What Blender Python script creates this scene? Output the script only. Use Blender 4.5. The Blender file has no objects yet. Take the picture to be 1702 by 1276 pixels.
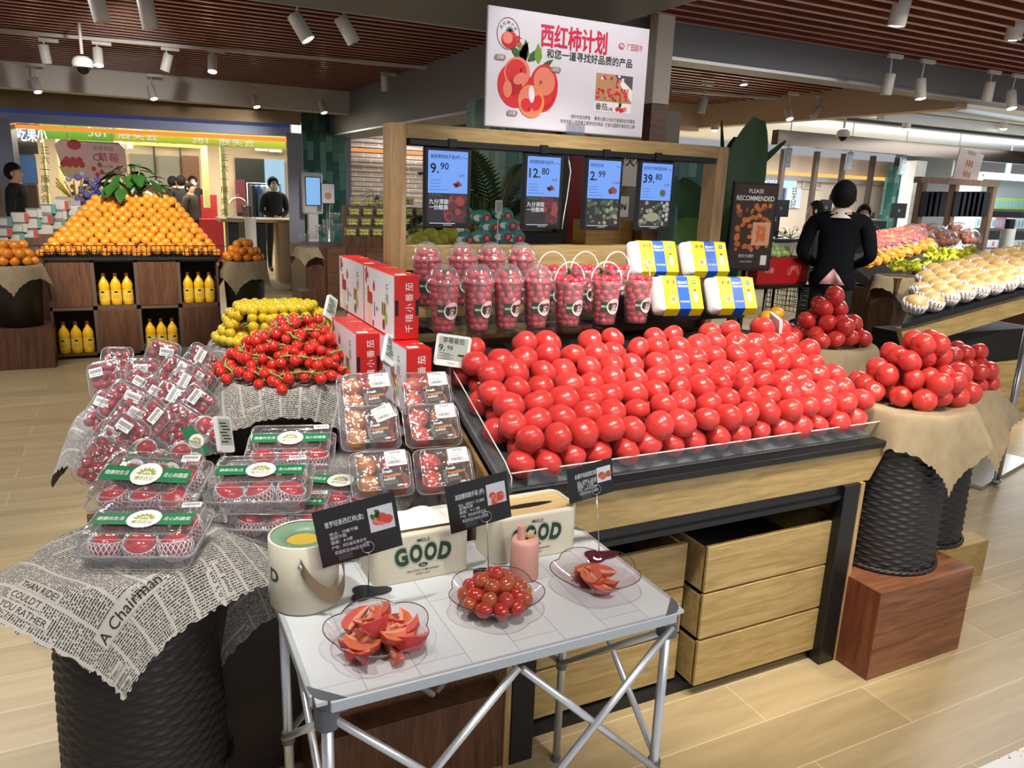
import bpy, math, random
from mathutils import Vector, Matrix, Euler
R=random.Random(7)
PI=math.pi
sc=bpy.context.scene
COL=sc.collection
# ---------------------------------------------------------------- camera
F,PITCH,ROLL,YAW,EYE=1279.46,0.249262,-0.0391595,0.466867,1.65
cy,sy,cp,sp=math.cos(YAW),math.sin(YAW),math.cos(PITCH),math.sin(PITCH)
fw=Vector((sy*cp,cy*cp,-sp)); rt0=Vector((cy,-sy,0)); dn0=fw.cross(rt0)
cr,sr=math.cos(ROLL),math.sin(ROLL)
rt=cr*rt0+sr*dn0; dn=-sr*rt0+cr*dn0
cam=bpy.data.cameras.new('camera'); camo=bpy.data.objects.new('camera',cam); COL.objects.link(camo)
m3=Matrix((rt,-dn,-fw)).transposed()
camo.matrix_world=Matrix.Translation((0,0,EYE))@m3.to_4x4()
cam.sensor_fit='HORIZONTAL'; cam.sensor_width=36; cam.lens=F*36/1702; cam.clip_start=.05; cam.clip_end=120
sc.camera=camo
EYEV=Vector((0,0,EYE))
def ray(x,y): return rt*((x-851)/F)+dn*((y-638)/F)+fw
def atz(x,y,z):
    d=ray(x,y); return EYEV+d*((z-EYE)/d.z)
def aty(x,y,Y):
    d=ray(x,y); return EYEV+d*(Y/d.y)
def atx(x,y,X):
    d=ray(x,y); return EYEV+d*(X/d.x)
# ---------------------------------------------------------------- world, exposure, lamps
w=bpy.data.worlds.new('world'); sc.world=w; w.use_nodes=True
w.node_tree.nodes['Background'].inputs[0].default_value=(.86,.9,1,1)
w.node_tree.nodes['Background'].inputs[1].default_value=.42
sc.view_settings.view_transform='Standard'; sc.view_settings.look='None'; sc.view_settings.gamma=1
sc.view_settings.exposure=.0; sc.view_settings.use_curve_mapping=False
cyc=sc.cycles
cyc.transparent_max_bounces=24; cyc.max_bounces=6; cyc.diffuse_bounces=3; cyc.glossy_bounces=3; cyc.transmission_bounces=4
cyc.caustics_reflective=False; cyc.caustics_refractive=False; cyc.use_denoising=True
cyc.sample_clamp_indirect=4
def spot(loc,target,power,col=(1,.93,.82),angle=60,blend=.6,size=.05):
    l=bpy.data.lights.new('spot_lamp','SPOT'); l.energy=power; l.color=col; l.spot_size=math.radians(angle); l.spot_blend=blend; l.shadow_soft_size=size
    o=bpy.data.objects.new('spot_lamp',l); COL.objects.link(o); o.location=loc
    o.rotation_euler=(Vector(target)-Vector(loc)).to_track_quat('-Z','Y').to_euler(); return o
def area(loc,sx,sy_,power,col=(1,.96,.9),target=None):
    l=bpy.data.lights.new('fill_area_lamp','AREA'); l.shape='RECTANGLE'; l.size=sx; l.size_y=sy_; l.energy=power; l.color=col  # unseen area lamps, added to fill the halls with light
    o=bpy.data.objects.new('fill_area_lamp',l); COL.objects.link(o); o.location=loc
    if target is not None: o.rotation_euler=(Vector(target)-Vector(loc)).to_track_quat('-Z','Y').to_euler()
    return o
# track lamps over the tomato bin and the sample table (heads hang out of the frame overhead)
spot((1.2,1.0,2.85),(1.65,2.0,1.0),165,angle=52)
spot((2.0,1.1,2.85),(2.0,2.1,1.0),130,angle=50)
spot((.5,.9,2.85),(.75,1.4,.75),95,(1,.96,.9),angle=55)
spot((-.3,1.3,2.85),(.1,2.1,.8),130,(1,.97,.92),angle=55)
spot((.3,2.1,2.85),(.5,2.8,1.0),110,(1,.96,.9),angle=50)
spot((3.1,1.0,2.85),(2.7,2.0,.95),100,(1,.9,.75),angle=50)
spot((1.3,1.5,2.85),(1.5,2.5,1.3),110,(1,.95,.95),angle=46)
spot((1.6,1.9,2.85),(1.6,2.65,2.0),45,(1,.96,.93),angle=60)
spot((2.2,.4,2.85),(2.6,1.3,.1),115,(1,.86,.64),angle=56)
spot((-1.5,1.2,2.85),(-1.2,2.2,0),95,(1,.88,.7),angle=60)
spot((.2,5.9,2.8),(.05,8.2,1.1),470,(1,.92,.78),angle=42)
spot((.2,6.2,2.75),(-.1,12.6,1.2),330,(1,.95,.9),angle=46,blend=1)  # unseen lamp added to brighten the off-white beam and the portal
spot((-1.7,1.9,2.85),(-1.0,3.4,0),330,(.95,.97,1),angle=64,blend=.9)  # cool lamp added to brighten the floor on the left
spot((.45,2.7,2.85),(.58,3.5,1),90,(1,.95,.85),angle=50)  # lamp added to brighten the yellow cherry tomatoes
spot((2.2,6.6,2.8),(2.3,9.3,1.0),330,(1,.97,.92),angle=46)
spot((5.2,2.0,2.75),(5.7,3.8,.9),330,(1,.93,.8),angle=50)
spot((7.2,4.0,2.75),(7.4,6.2,.9),420,(1,.95,.9),angle=50)
spot((9.6,3.6,2.75),(9.6,6.0,.9),300,(1,.95,.9),angle=50)
area((-1.5,6,2.84),2.5,.25,70)
area((1.5,-1.5,2.84),3,1.2,90)
area((9.8,10.6,2.55),5,1.5,330,(.93,.97,1))
area((12.5,12.0,2.55),6,1.2,190,(.95,.98,1))
area((12.5,7.2,2.6),3,2,170,(.93,.97,1))
area((1.,15.9,2.6),5,2,420,(1,.93,.8))
area((6,3.2,2.84),3,.3,70)
area((12.2,8.36,2.60),7,.12,10,(.9,.95,1),(12.2,7.2,3.0))  # up-light added over the bronze fascia to brighten the white ceiling
area((12.2,5.5,2.62),7,.12,22,(.9,.95,1),(12.2,7.2,2.9))  # second up-light, added behind the grey beam for the same ceiling
area((12.2,8.80,2.42),7,.12,70,(.9,.95,1),(12.2,10.5,2.75))  # up-light added behind the fascia to brighten the cashier ceiling
area((5.0,14.3,2.62),1.4,.4,45)  # lamp added to brighten the brick wall
# ---------------------------------------------------------------- materials
def hx(s,a=1):
    s=s.lstrip('#'); c=[int(s[i:i+2],16)/255 for i in (0,2,4)]
    return tuple((v/12.92 if v<=.04045 else ((v+.055)/1.055)**2.4) for v in c)+(a,)
def mk(name):
    m=bpy.data.materials.new(name); m.use_nodes=True; nt=m.node_tree; b=nt.nodes['Principled BSDF']; return m,nt,b
def N(nt,t,**k):
    n=nt.nodes.new(t)
    for a,v in k.items():
        if a.startswith('i_'):
            n.inputs[int(a[2:])].default_value=v
        else: setattr(n,a,v)
    return n
MATS={}
def pm(name,col,rough=.5,metal=0,var=0,scale=20,bump=0,bscale=60,coat=0,rnd=0,spec=.5,sheen=0,emit=0):
    if name in MATS: return MATS[name]
    m,nt,b=mk(name); c=hx(col) if isinstance(col,str) else col
    b.inputs['Base Color'].default_value=c; b.inputs['Roughness'].default_value=rough; b.inputs['Metallic'].default_value=metal
    b.inputs['Coat Weight'].default_value=coat; b.inputs['Specular IOR Level'].default_value=spec
    b.inputs['Coat Roughness'].default_value=.15
    L=nt.links; tc=N(nt,'ShaderNodeTexCoord')
    # every material carries a little procedural variation
    no=N(nt,'ShaderNodeTexNoise'); no.inputs['Scale'].default_value=scale; no.inputs['Detail'].default_value=3
    L.new(tc.outputs['Object'],no.inputs['Vector'])
    mp=N(nt,'ShaderNodeMapRange'); mp.inputs['To Min'].default_value=1-max(var,.03); mp.inputs['To Max'].default_value=1+max(var,.03)
    L.new(no.outputs['Fac'],mp.inputs['Value'])
    hs=N(nt,'ShaderNodeHueSaturation'); hs.inputs['Color'].default_value=c
    if rnd:
        oi=N(nt,'ShaderNodeObjectInfo'); m2=N(nt,'ShaderNodeMapRange'); m2.inputs['To Min'].default_value=1-rnd; m2.inputs['To Max'].default_value=1+rnd
        L.new(oi.outputs['Random'],m2.inputs['Value']); mu=N(nt,'ShaderNodeMath',operation='MULTIPLY'); L.new(mp.outputs[0],mu.inputs[0]); L.new(m2.outputs[0],mu.inputs[1]); L.new(mu.outputs[0],hs.inputs['Value'])
        m3_=N(nt,'ShaderNodeMapRange'); m3_.inputs['To Min'].default_value=.5-rnd*.09; m3_.inputs['To Max'].default_value=.5+rnd*.09
        w1=N(nt,'ShaderNodeMath',operation='MULTIPLY',i_1=7.31); L.new(oi.outputs['Random'],w1.inputs[0]); w2=N(nt,'ShaderNodeMath',operation='FRACT'); L.new(w1.outputs[0],w2.inputs[0]); L.new(w2.outputs[0],m3_.inputs['Value']); L.new(m3_.outputs[0],hs.inputs['Hue'])
    else: L.new(mp.outputs[0],hs.inputs['Value'])
    L.new(hs.outputs[0],b.inputs['Base Color'])
    if bump:
        n2=N(nt,'ShaderNodeTexNoise'); n2.inputs['Scale'].default_value=bscale; L.new(tc.outputs['Object'],n2.inputs['Vector'])
        bp=N(nt,'ShaderNodeBump'); bp.inputs['Strength'].default_value=bump; bp.inputs['Distance'].default_value=.01; L.new(n2.outputs['Fac'],bp.inputs['Height']); L.new(bp.outputs[0],b.inputs['Normal'])
    if sheen: b.inputs['Sheen Weight'].default_value=sheen
    if emit: b.inputs['Emission Color'].default_value=c; b.inputs['Emission Strength'].default_value=emit
    MATS[name]=m; return m
def wood(name,c1,c2,axis=0,scale=1.,rough=.5,stretch=14):
    if name in MATS: return MATS[name]
    m,nt,b=mk(name); L=nt.links; b.inputs['Roughness'].default_value=rough
    tc=N(nt,'ShaderNodeTexCoord'); mp=N(nt,'ShaderNodeMapping'); s=[stretch*scale]*3; s[axis]=1.3*scale; mp.inputs['Scale'].default_value=s
    L.new(tc.outputs['Object'],mp.inputs['Vector'])
    n1=N(nt,'ShaderNodeTexNoise'); n1.inputs['Scale'].default_value=2.2; n1.inputs['Detail'].default_value=6; n1.inputs['Distortion'].default_value=1.2; L.new(mp.outputs[0],n1.inputs['Vector'])
    n2=N(nt,'ShaderNodeTexNoise'); n2.inputs['Scale'].default_value=12; n2.inputs['Detail'].default_value=2; L.new(mp.outputs[0],n2.inputs['Vector'])
    ad=N(nt,'ShaderNodeMath',operation='MULTIPLY_ADD'); L.new(n2.outputs['Fac'],ad.inputs[0]); ad.inputs[1].default_value=.35; L.new(n1.outputs['Fac'],ad.inputs[2])
    cr_=N(nt,'ShaderNodeValToRGB'); cr_.color_ramp.elements[0].position=.45; cr_.color_ramp.elements[1].position=.85
    cr_.color_ramp.elements[0].color=hx(c2); cr_.color_ramp.elements[1].color=hx(c1); L.new(ad.outputs[0],cr_.inputs[0]); L.new(cr_.outputs[0],b.inputs['Base Color'])
    MATS[name]=m; return m
def clear(name,tint=(1,1,1,1),refl=.09,edge=.75,rough=.08,bump=0,bscale=30,blend=.5,haze=0):
    if name in MATS: return MATS[name]
    m,nt,b=mk(name); nt.nodes.remove(b); L=nt.links; out=nt.nodes['Material Output']
    tr=N(nt,'ShaderNodeBsdfTransparent'); tr.inputs[0].default_value=tint
    gl=N(nt,'ShaderNodeBsdfGlossy'); gl.inputs['Roughness'].default_value=rough; gl.inputs['Color'].default_value=(1,1,1,1)
    lw=N(nt,'ShaderNodeLayerWeight'); lw.inputs['Blend'].default_value=blend
    mr=N(nt,'ShaderNodeMapRange'); mr.inputs['To Min'].default_value=refl; mr.inputs['To Max'].default_value=edge; L.new(lw.outputs['Facing'],mr.inputs['Value'])
    pw=N(nt,'ShaderNodeMath',operation='POWER',i_1=2.5); L.new(lw.outputs['Facing'],pw.inputs[0]); L.new(pw.outputs[0],mr.inputs['Value'])
    mx=N(nt,'ShaderNodeMixShader'); L.new(mr.outputs[0],mx.inputs[0]); L.new(tr.outputs[0],mx.inputs[1]); L.new(gl.outputs[0],mx.inputs[2]); fin=mx
    if haze:
        df_=N(nt,'ShaderNodeBsdfDiffuse'); df_.inputs[0].default_value=(.9,.9,.92,1); m9=N(nt,'ShaderNodeMixShader'); m9.inputs[0].default_value=haze; L.new(mx.outputs[0],m9.inputs[1]); L.new(df_.outputs[0],m9.inputs[2]); fin=m9
    L.new(fin.outputs[0],out.inputs['Surface'])
    tc=N(nt,'ShaderNodeTexCoord'); no=N(nt,'ShaderNodeTexNoise'); no.inputs['Scale'].default_value=bscale; L.new(tc.outputs['Object'],no.inputs['Vector'])
    bp=N(nt,'ShaderNodeBump'); bp.inputs['Strength'].default_value=max(bump,.02); bp.inputs['Distance'].default_value=.01; L.new(no.outputs['Fac'],bp.inputs['Height']); L.new(bp.outputs[0],gl.inputs['Normal'])
    MATS[name]=m; return m
def glow(name,col,s):
    if name in MATS: return MATS[name]
    m,nt,b=mk(name); c=hx(col); b.inputs['Base Color'].default_value=(0.02,.02,.02,1); b.inputs['Roughness'].default_value=.3
    b.inputs['Emission Color'].default_value=c; b.inputs['Emission Strength'].default_value=s
    tc=N(nt,'ShaderNodeTexCoord'); no=N(nt,'ShaderNodeTexNoise'); no.inputs['Scale'].default_value=3; nt.links.new(tc.outputs['Object'],no.inputs['Vector'])
    mr=N(nt,'ShaderNodeMapRange'); mr.inputs['To Min'].default_value=s*.95; mr.inputs['To Max'].default_value=s*1.05; nt.links.new(no.outputs['Fac'],mr.inputs['Value']); nt.links.new(mr.outputs[0],b.inputs['Emission Strength'])
    MATS[name]=m; return m
# ---------------------------------------------------------------- mesh collector
_T={}
def textdata(s,bold=0):
    if any(ord(c)>0x2e80 for c in s): bold*=.35
    k=(s,bold)
    if k in _T: return _T[k]
    cu=bpy.data.curves.new('t','FONT'); cu.body=s; cu.size=1; cu.offset=bold; cu.resolution_u=3; cu.align_x='LEFT'
    o=bpy.data.objects.new('t',cu); COL.objects.link(o)
    dg=bpy.context.evaluated_depsgraph_get(); me=bpy.data.meshes.new_from_object(o.evaluated_get(dg))
    v=[tuple(p.co) for p in me.vertices]; f=[tuple(p.vertices) for p in me.polygons]
    bpy.data.objects.remove(o); bpy.data.curves.remove(cu); bpy.data.meshes.remove(me)
    xs=[p[0] for p in v] or [0]; ys=[p[1] for p in v] or [0]
    _T[k]=(v,f,min(xs),max(xs),min(ys),max(ys)); return _T[k]
class MB:
    def __init__(s): s.v=[]; s.f=[]; s.m=[]; s.s=[]; s.uv=None
    def add(s,vs,fs,mi=0,sm=False,M=None):
        o=len(s.v)
        if M is not None: vs=[M@Vector(p) for p in vs]
        s.v+= [tuple(p) for p in vs]
        for f in fs: s.f.append(tuple(i+o for i in f)); s.m.append(mi); s.s.append(sm)
        return s
    def box(s,c,d,mi=0,M=None,b=0):
        x,y,z=d[0]/2,d[1]/2,d[2]/2
        if b<=0:
            vs=[(c[0]+i*x,c[1]+j*y,c[2]+k*z) for i in(-1,1) for j in(-1,1) for k in(-1,1)]
            return s.add(vs,[(0,1,3,2),(4,6,7,5),(0,4,5,1),(2,3,7,6),(0,2,6,4),(1,5,7,3)],mi,False,M)
        b=min(b,x*.9,y*.9,z*.9); vs=[];ix={}
        for i in(-1,1):
            for j in(-1,1):
                for k in(-1,1):
                    for a in range(3):
                        e=[b,b,b]; e[a]=0
                        ix[(i,j,k,a)]=len(vs); vs.append((c[0]+i*(x-e[0]),c[1]+j*(y-e[1]),c[2]+k*(z-e[2])))
        q=[]
        for a in range(3):
            o1,o2=[(1,2),(0,2),(0,1)][a]
            for sgn in(-1,1):
                def V(p,r):
                    t=[0,0,0]; t[a]=sgn; t[o1]=p; t[o2]=r; return ix[(t[0],t[1],t[2],a)]
                f=[V(-1,-1),V(1,-1),V(1,1),V(-1,1)]; flip=(sgn<0)!=(a==1); q.append(tuple(reversed(f)) if flip else tuple(f))
        for a in range(3):  # edges along axis a
            o1,o2=[(1,2),(0,2),(0,1)][a]
            for p in(-1,1):
                for r in(-1,1):
                    def V(u,ax):
                        t=[0,0,0]; t[a]=u; t[o1]=p; t[o2]=r; return ix[(t[0],t[1],t[2],ax)]
                    q.append((V(-1,o1),V(1,o1),V(1,o2),V(-1,o2)))
        for i in(-1,1):
            for j in(-1,1):
                for k in(-1,1): q.append((ix[(i,j,k,0)],ix[(i,j,k,1)],ix[(i,j,k,2)]))
        return s.add(vs,q,mi,False,M)
    def tube(s,pts,r,n=8,mi=0,closed=False,M=None,cap=True,sm=True):
        P=[Vector(p) for p in pts]; k=len(P); rr=r if isinstance(r,(list,tuple)) else [r]*k
        vs=[];fs=[]; up=Vector((0,0,1)); prev=None
        for i in range(k):
            a=P[(i-1)%k] if (closed or i>0) else P[i]; b=P[(i+1)%k] if (closed or i<k-1) else P[i]
            t=(b-a); t=t.normalized() if t.length>1e-9 else Vector((0,0,1))
            if prev is None:
                u=t.cross(up); u=u.normalized() if u.length>1e-3 else t.cross(Vector((1,0,0))).normalized()
            else:
                u=prev-t*prev.dot(t); u=u.normalized() if u.length>1e-6 else t.orthogonal().normalized()
            prev=u; w_=t.cross(u)
            for j in range(n):
                an=2*PI*j/n; vs.append(P[i]+(u*math.cos(an)+w_*math.sin(an))*rr[i])
        for i in range(k if closed else k-1):
            for j in range(n):
                a=i*n+j; b=i*n+(j+1)%n; c=((i+1)%k)*n+(j+1)%n; d=((i+1)%k)*n+j; fs.append((a,b,c,d))
        if cap and not closed: fs.append(tuple(reversed(range(n)))); fs.append(tuple(range((k-1)*n,k*n)))
        return s.add(vs,fs,mi,sm,M)
    def lathe(s,prof,n=24,mi=0,M=None,sm=True,lobes=0,amp=0):
        vs=[];fs=[];k=len(prof)
        for (r,z) in prof:
            for j in range(n):
                a=2*PI*j/n; q=r*(1+amp*math.cos(lobes*a)) if lobes else r; vs.append((q*math.cos(a),q*math.sin(a),z))
        for i in range(k-1):
            for j in range(n): fs.append((i*n+j,i*n+(j+1)%n,(i+1)*n+(j+1)%n,(i+1)*n+j))
        if prof[0][0]>1e-5: fs.append(tuple(reversed(range(n)))) if prof[0][0]<0 else None
        fs=[f for f in fs if f]
        return s.add(vs,fs,mi,sm,M)
    def cyl(s,c,r,h,n=20,mi=0,M=None,r2=None,sm=True):
        r2=r if r2 is None else r2; vs=[];
        for z,q in((c[2]-h/2,r),(c[2]+h/2,r2)):
            for j in range(n): vs.append((c[0]+q*math.cos(2*PI*j/n),c[1]+q*math.sin(2*PI*j/n),z))
        s.add(vs,[(j,(j+1)%n,n+(j+1)%n,n+j) for j in range(n)],mi,sm,M)
        return s.add(vs,[tuple(reversed(range(n))),tuple(range(n,2*n))],mi,False,M)
    def ball(s,c,r,nu=16,nv=10,mi=0,M=None,f=None):
        r=(r,r,r) if not isinstance(r,(tuple,list)) else r; vs=[];fs=[]
        for i in range(nv+1):
            ph=PI*i/nv
            for j in range(nu):
                th=2*PI*j/nu; k=f(th,ph) if f else 1
                vs.append((c[0]+k*r[0]*math.sin(ph)*math.cos(th),c[1]+k*r[1]*math.sin(ph)*math.sin(th),c[2]+k*r[2]*math.cos(ph)))
        for i in range(nv):
            for j in range(nu): fs.append((i*nu+j,(i+1)*nu+j,(i+1)*nu+(j+1)%nu,i*nu+(j+1)%nu))
        return s.add(vs,fs,mi,True,M)
    def prism(s,poly,z0,z1,mi=0,M=None,sm=False):
        n=len(poly); vs=[(p[0],p[1],z0) for p in poly]+[(p[0],p[1],z1) for p in poly]
        s.add(vs,[tuple(reversed(range(n))),tuple(range(n,2*n))],mi,False,M)
        return s.add(vs,[(j,(j+1)%n,n+(j+1)%n,n+j) for j in range(n)],mi,sm,M)
    def quad(s,p,mi=0,M=None): return s.add(p,[tuple(range(len(p)))],mi,False,M)
    def grid(s,fn,nu,nv,mi=0,M=None,sm=True,uvs=False):
        vs=[fn(i/nu,j/nv) for j in range(nv+1) for i in range(nu+1)]
        fs=[(j*(nu+1)+i,j*(nu+1)+i+1,(j+1)*(nu+1)+i+1,(j+1)*(nu+1)+i) for j in range(nv) for i in range(nu)]
        return s.add(vs,fs,mi,sm,M)
    def disc(s,c,rx,ry=None,mi=0,n=20,M=None,rot=0):
        ry=rx if ry is None else ry; vs=[]
        for j in range(n):
            a=2*PI*j/n; x,y=rx*math.cos(a),ry*math.sin(a); vs.append((c[0]+x*math.cos(rot)-y*math.sin(rot),c[1]+x*math.sin(rot)+y*math.cos(rot),c[2]))
        return s.add(vs,[tuple(range(n))],mi,False,M)
    def text(s,body,c,h,mi=0,M=None,al='c',bold=0,wmax=None,map=None,rot=0,fat=0):
        if fat:
            for i,(ox_,oy_) in enumerate(((-fat,0),(fat,0),(0,fat),(0,-fat))): s.text(body,(c[0]+ox_,c[1]+oy_,c[2]+i*4e-5),h,mi,M,al,bold,wmax,map,rot)
            return s
        # letters lie in local XY; h is the cap height of a digit (about .69 em) ; c=(x,y,z)
        v,f,x0,x1,y0,y1=textdata(body,bold); k=h/.72; sx=k
        if wmax and (x1-x0)*k>wmax: sx=wmax/(x1-x0)
        ox={'c':(x0+x1)/2,'l':x0,'r':x1}[al]; oy=.35; cr_,sr_=math.cos(rot),math.sin(rot)
        vs=[]
        for p in v:
            x,y=(p[0]-ox)*sx,(p[1]-oy)*k; vs.append((c[0]+x*cr_-y*sr_,c[1]+x*sr_+y*cr_,c[2]))
        if map: vs=[map(p) for p in vs]
        return s.add(vs,f,mi,False,M)
    def mesh(s,name,mats):
        me=bpy.data.meshes.new(name); me.from_pydata(s.v,[],s.f)
        for m in (mats if isinstance(mats,(list,tuple)) else [mats]): me.materials.append(m)
        me.polygons.foreach_set('material_index',s.m); me.polygons.foreach_set('use_smooth',s.s)
        if s.uv:
            ul=me.uv_layers.new(name='UVMap'); 
            for l in me.loops: ul.data[l.index].uv=s.uv[l.vertex_index] if l.vertex_index<len(s.uv) else (0,0)
        me.update(); return me
    def build(s,name,mats,parent=None,loc=None,rot=None):
        o=bpy.data.objects.new(name,s.mesh(name,mats)); COL.objects.link(o)
        if parent is not None: adopt(parent,o)
        if loc is not None: o.location=loc
        if rot is not None: o.rotation_euler=rot
        return o
def frame(o,x,y=None,z=None):
    # matrix with local axes x,y,z (columns) at o
    x=Vector(x).normalized(); y=Vector(y); y=(y-x*y.dot(x)).normalized(); zz=x.cross(y)
    return Matrix.Translation(o)@Matrix((x,y,zz)).transposed().to_4x4()
def FY(x,y,z): return frame((x,y,z),(1,0,0),(0,0,1))        # local XY on a plane facing -Y
def tag(o,label=None,cat=None,group=None,kind=None):
    if label: o['label']=label
    if cat: o['category']=cat
    if group: o['group']=group
    if kind: o['kind']=kind
    return o
def thing(name,label,cat,loc=(0,0,0),rz=0,group=None,rot=None):
    o=bpy.data.objects.new(name,None); COL.objects.link(o); o.empty_display_size=.05
    o.location=loc; o.rotation_euler=rot if rot is not None else (0,0,rz); return tag(o,label,cat,group)
def struct(name,mb,mats): return tag(mb.build(name,mats),kind='structure')
KIDS={}
def kids(o): return KIDS.get(o.name,[])
def adopt(p,c): c.parent=p; KIDS.setdefault(p.name,[]).append(c)
def dup(o,loc=None,rot=None,label=None,group=None,parent=None,scale=None):
    c=o.copy(); COL.objects.link(c)
    if parent is not None: adopt(parent,c)
    if loc is not None: c.location=loc
    if rot is not None: c.rotation_euler=rot
    if scale is not None: c.scale=scale
    if label: c['label']=label
    if group: c['group']=group
    for ch in kids(o): dup(ch,parent=c)
    return c
def place(name,me,loc,rot=(0,0,0),scale=(1,1,1),label=None,cat=None,group=None,parent=None):
    o=bpy.data.objects.new(name,me); COL.objects.link(o); o.location=loc; o.rotation_euler=rot; o.scale=scale
    if parent is not None: adopt(parent,o)
    return tag(o,label,cat,group)
def rrect(w_,h_,r,n=5):
    p=[]
    for cx,cy_,a0 in((w_/2-r,h_/2-r,0),(-w_/2+r,h_/2-r,PI/2),(-w_/2+r,-h_/2+r,PI),(w_/2-r,-h_/2+r,1.5*PI)):
        for i in range(n+1): a=a0+PI/2*i/n; p.append((cx+r*math.cos(a),cy_+r*math.sin(a)))
    return p
# ================================================================ common materials
oak=wood('light_oak','#b39a68','#8f7748',0,1.2,.45)
oakz=wood('light_oak_upright','#b89a6e','#98784e',2,1.2,.45)
walnut=wood('walnut_tile','#8a5a3c','#5c3624',0,1.,.4)
walnuty=wood('walnut_tile_side','#84492f','#54291c',2,1.,.4)
dwood=wood('dark_walnut','#6b4630','#44291b',2,1.1,.45)
bwood=wood('brown_wood','#7a5238','#4f3122',0,1.1,.45)
black=pm('black_lacquer','#141516',.35)
blackm=pm('black_matt','#101010',.6)
white=pm('white_plastic','#e9e8e6',.4)
steel=pm('brushed_steel','#c9cbcd',.3,1,var=.05)
alum=pm('brushed_aluminium','#dfe2e6',.35,.75)
alum_rim=pm('painted_aluminium_edge','#b9bfc4',.4,.3)
greyp=pm('grey_plastic','#5b6066',.45)
cream=pm('cream_enamel','#e2dcc6',.35)
acr=clear('clear_acrylic',(.95,.96,.96,1),.05,.5,.03)
petp=clear('clear_packaging_plastic',(.955,.955,.965,1),.10,.75,.09,.6,38,haze=.05)
cupp=clear('clear_cup_plastic',(.95,.94,.945,1),.09,.7,.1,.12,24,haze=.09)
petedge=clear('clear_packaging_edge',(.9,.9,.92,1),.3,.95,.1,.3,30,haze=.3)
ink=pm('black_ink','#1a1a1c',.6)
green=pm('green_label','#1f7a4a',.45)
gold=pm('sun_emblem_olive','#a3a93f',.5)
wlab=pm('white_label','#f3f3f1',.5)
# ================================================================ floor
def floor_mat():
    m,nt,b=mk('wood_look_floor_tile'); L=nt.links
    g=N(nt,'ShaderNodeNewGeometry'); mp=N(nt,'ShaderNodeMapping'); mp.inputs['Location'].default_value=(.2,.055,0); L.new(g.outputs['Position'],mp.inputs['Vector'])
    br=N(nt,'ShaderNodeTexBrick'); br.offset=.37; br.inputs['Scale'].default_value=1; br.inputs['Brick Width'].default_value=1.2; br.inputs['Row Height'].default_value=.2; br.inputs['Mortar Size'].default_value=.0022; br.inputs['Mortar Smooth'].default_value=.1
    br.inputs['Color1'].default_value=hx('#b29e79'); br.inputs['Color2'].default_value=hx('#a4906c'); br.inputs['Mortar'].default_value=hx('#c8ba99'); L.new(mp.outputs[0],br.inputs['Vector'])
    m2=N(nt,'ShaderNodeMapping'); m2.inputs['Scale'].default_value=(1.1,11,1); L.new(g.outputs['Position'],m2.inputs['Vector'])
    no=N(nt,'ShaderNodeTexNoise'); no.inputs['Scale'].default_value=1.6; no.inputs['Detail'].default_value=6; no.inputs['Distortion'].default_value=.8; L.new(m2.outputs[0],no.inputs['Vector'])
    mr=N(nt,'ShaderNodeMapRange'); mr.inputs['From Min'].default_value=.3; mr.inputs['From Max'].default_value=.7; mr.inputs['To Min'].default_value=.84; mr.inputs['To Max'].default_value=1.1; L.new(no.outputs['Fac'],mr.inputs['Value'])
    hs=N(nt,'ShaderNodeHueSaturation'); L.new(br.outputs['Color'],hs.inputs['Color']); L.new(mr.outputs[0],hs.inputs['Value']); L.new(hs.outputs[0],b.inputs['Base Color'])
    b.inputs['Roughness'].default_value=.33; b.inputs['Specular IOR Level'].default_value=.45; return m
floorm=floor_mat()
struct('floor',MB().quad([(-9,1.12,0),(24,1.12,0),(24,26,0),(-9,26,0)]),floorm)
def terrazzo():
    m,nt,b=mk('white_terrazzo'); L=nt.links; g=N(nt,'ShaderNodeNewGeometry'); vo=N(nt,'ShaderNodeTexVoronoi'); vo.inputs['Scale'].default_value=45; L.new(g.outputs['Position'],vo.inputs['Vector'])
    no=N(nt,'ShaderNodeTexNoise'); no.inputs['Scale'].default_value=30; L.new(g.outputs['Position'],no.inputs['Vector'])
    mu=N(nt,'ShaderNodeMath',operation='MULTIPLY_ADD'); L.new(no.outputs['Fac'],mu.inputs[0]); mu.inputs[1].default_value=-.9; mu.inputs[2].default_value=.62
    lt=N(nt,'ShaderNodeMath',operation='LESS_THAN'); L.new(vo.outputs['Distance'],lt.inputs[0]); L.new(mu.outputs[0],lt.inputs[1])
    mx=N(nt,'ShaderNodeMixRGB'); mx.inputs[1].default_value=hx('#dfe3e6'); mx.inputs[2].default_value=hx('#55524e'); L.new(lt.outputs[0],mx.inputs[0]); L.new(mx.outputs[0],b.inputs['Base Color']); b.inputs['Roughness'].default_value=.3; return m
struct('floor_terrazzo_front',MB().quad([(-9,-5,0),(24,-5,0),(24,1.12,0),(-9,1.12,0)]),terrazzo())
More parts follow.
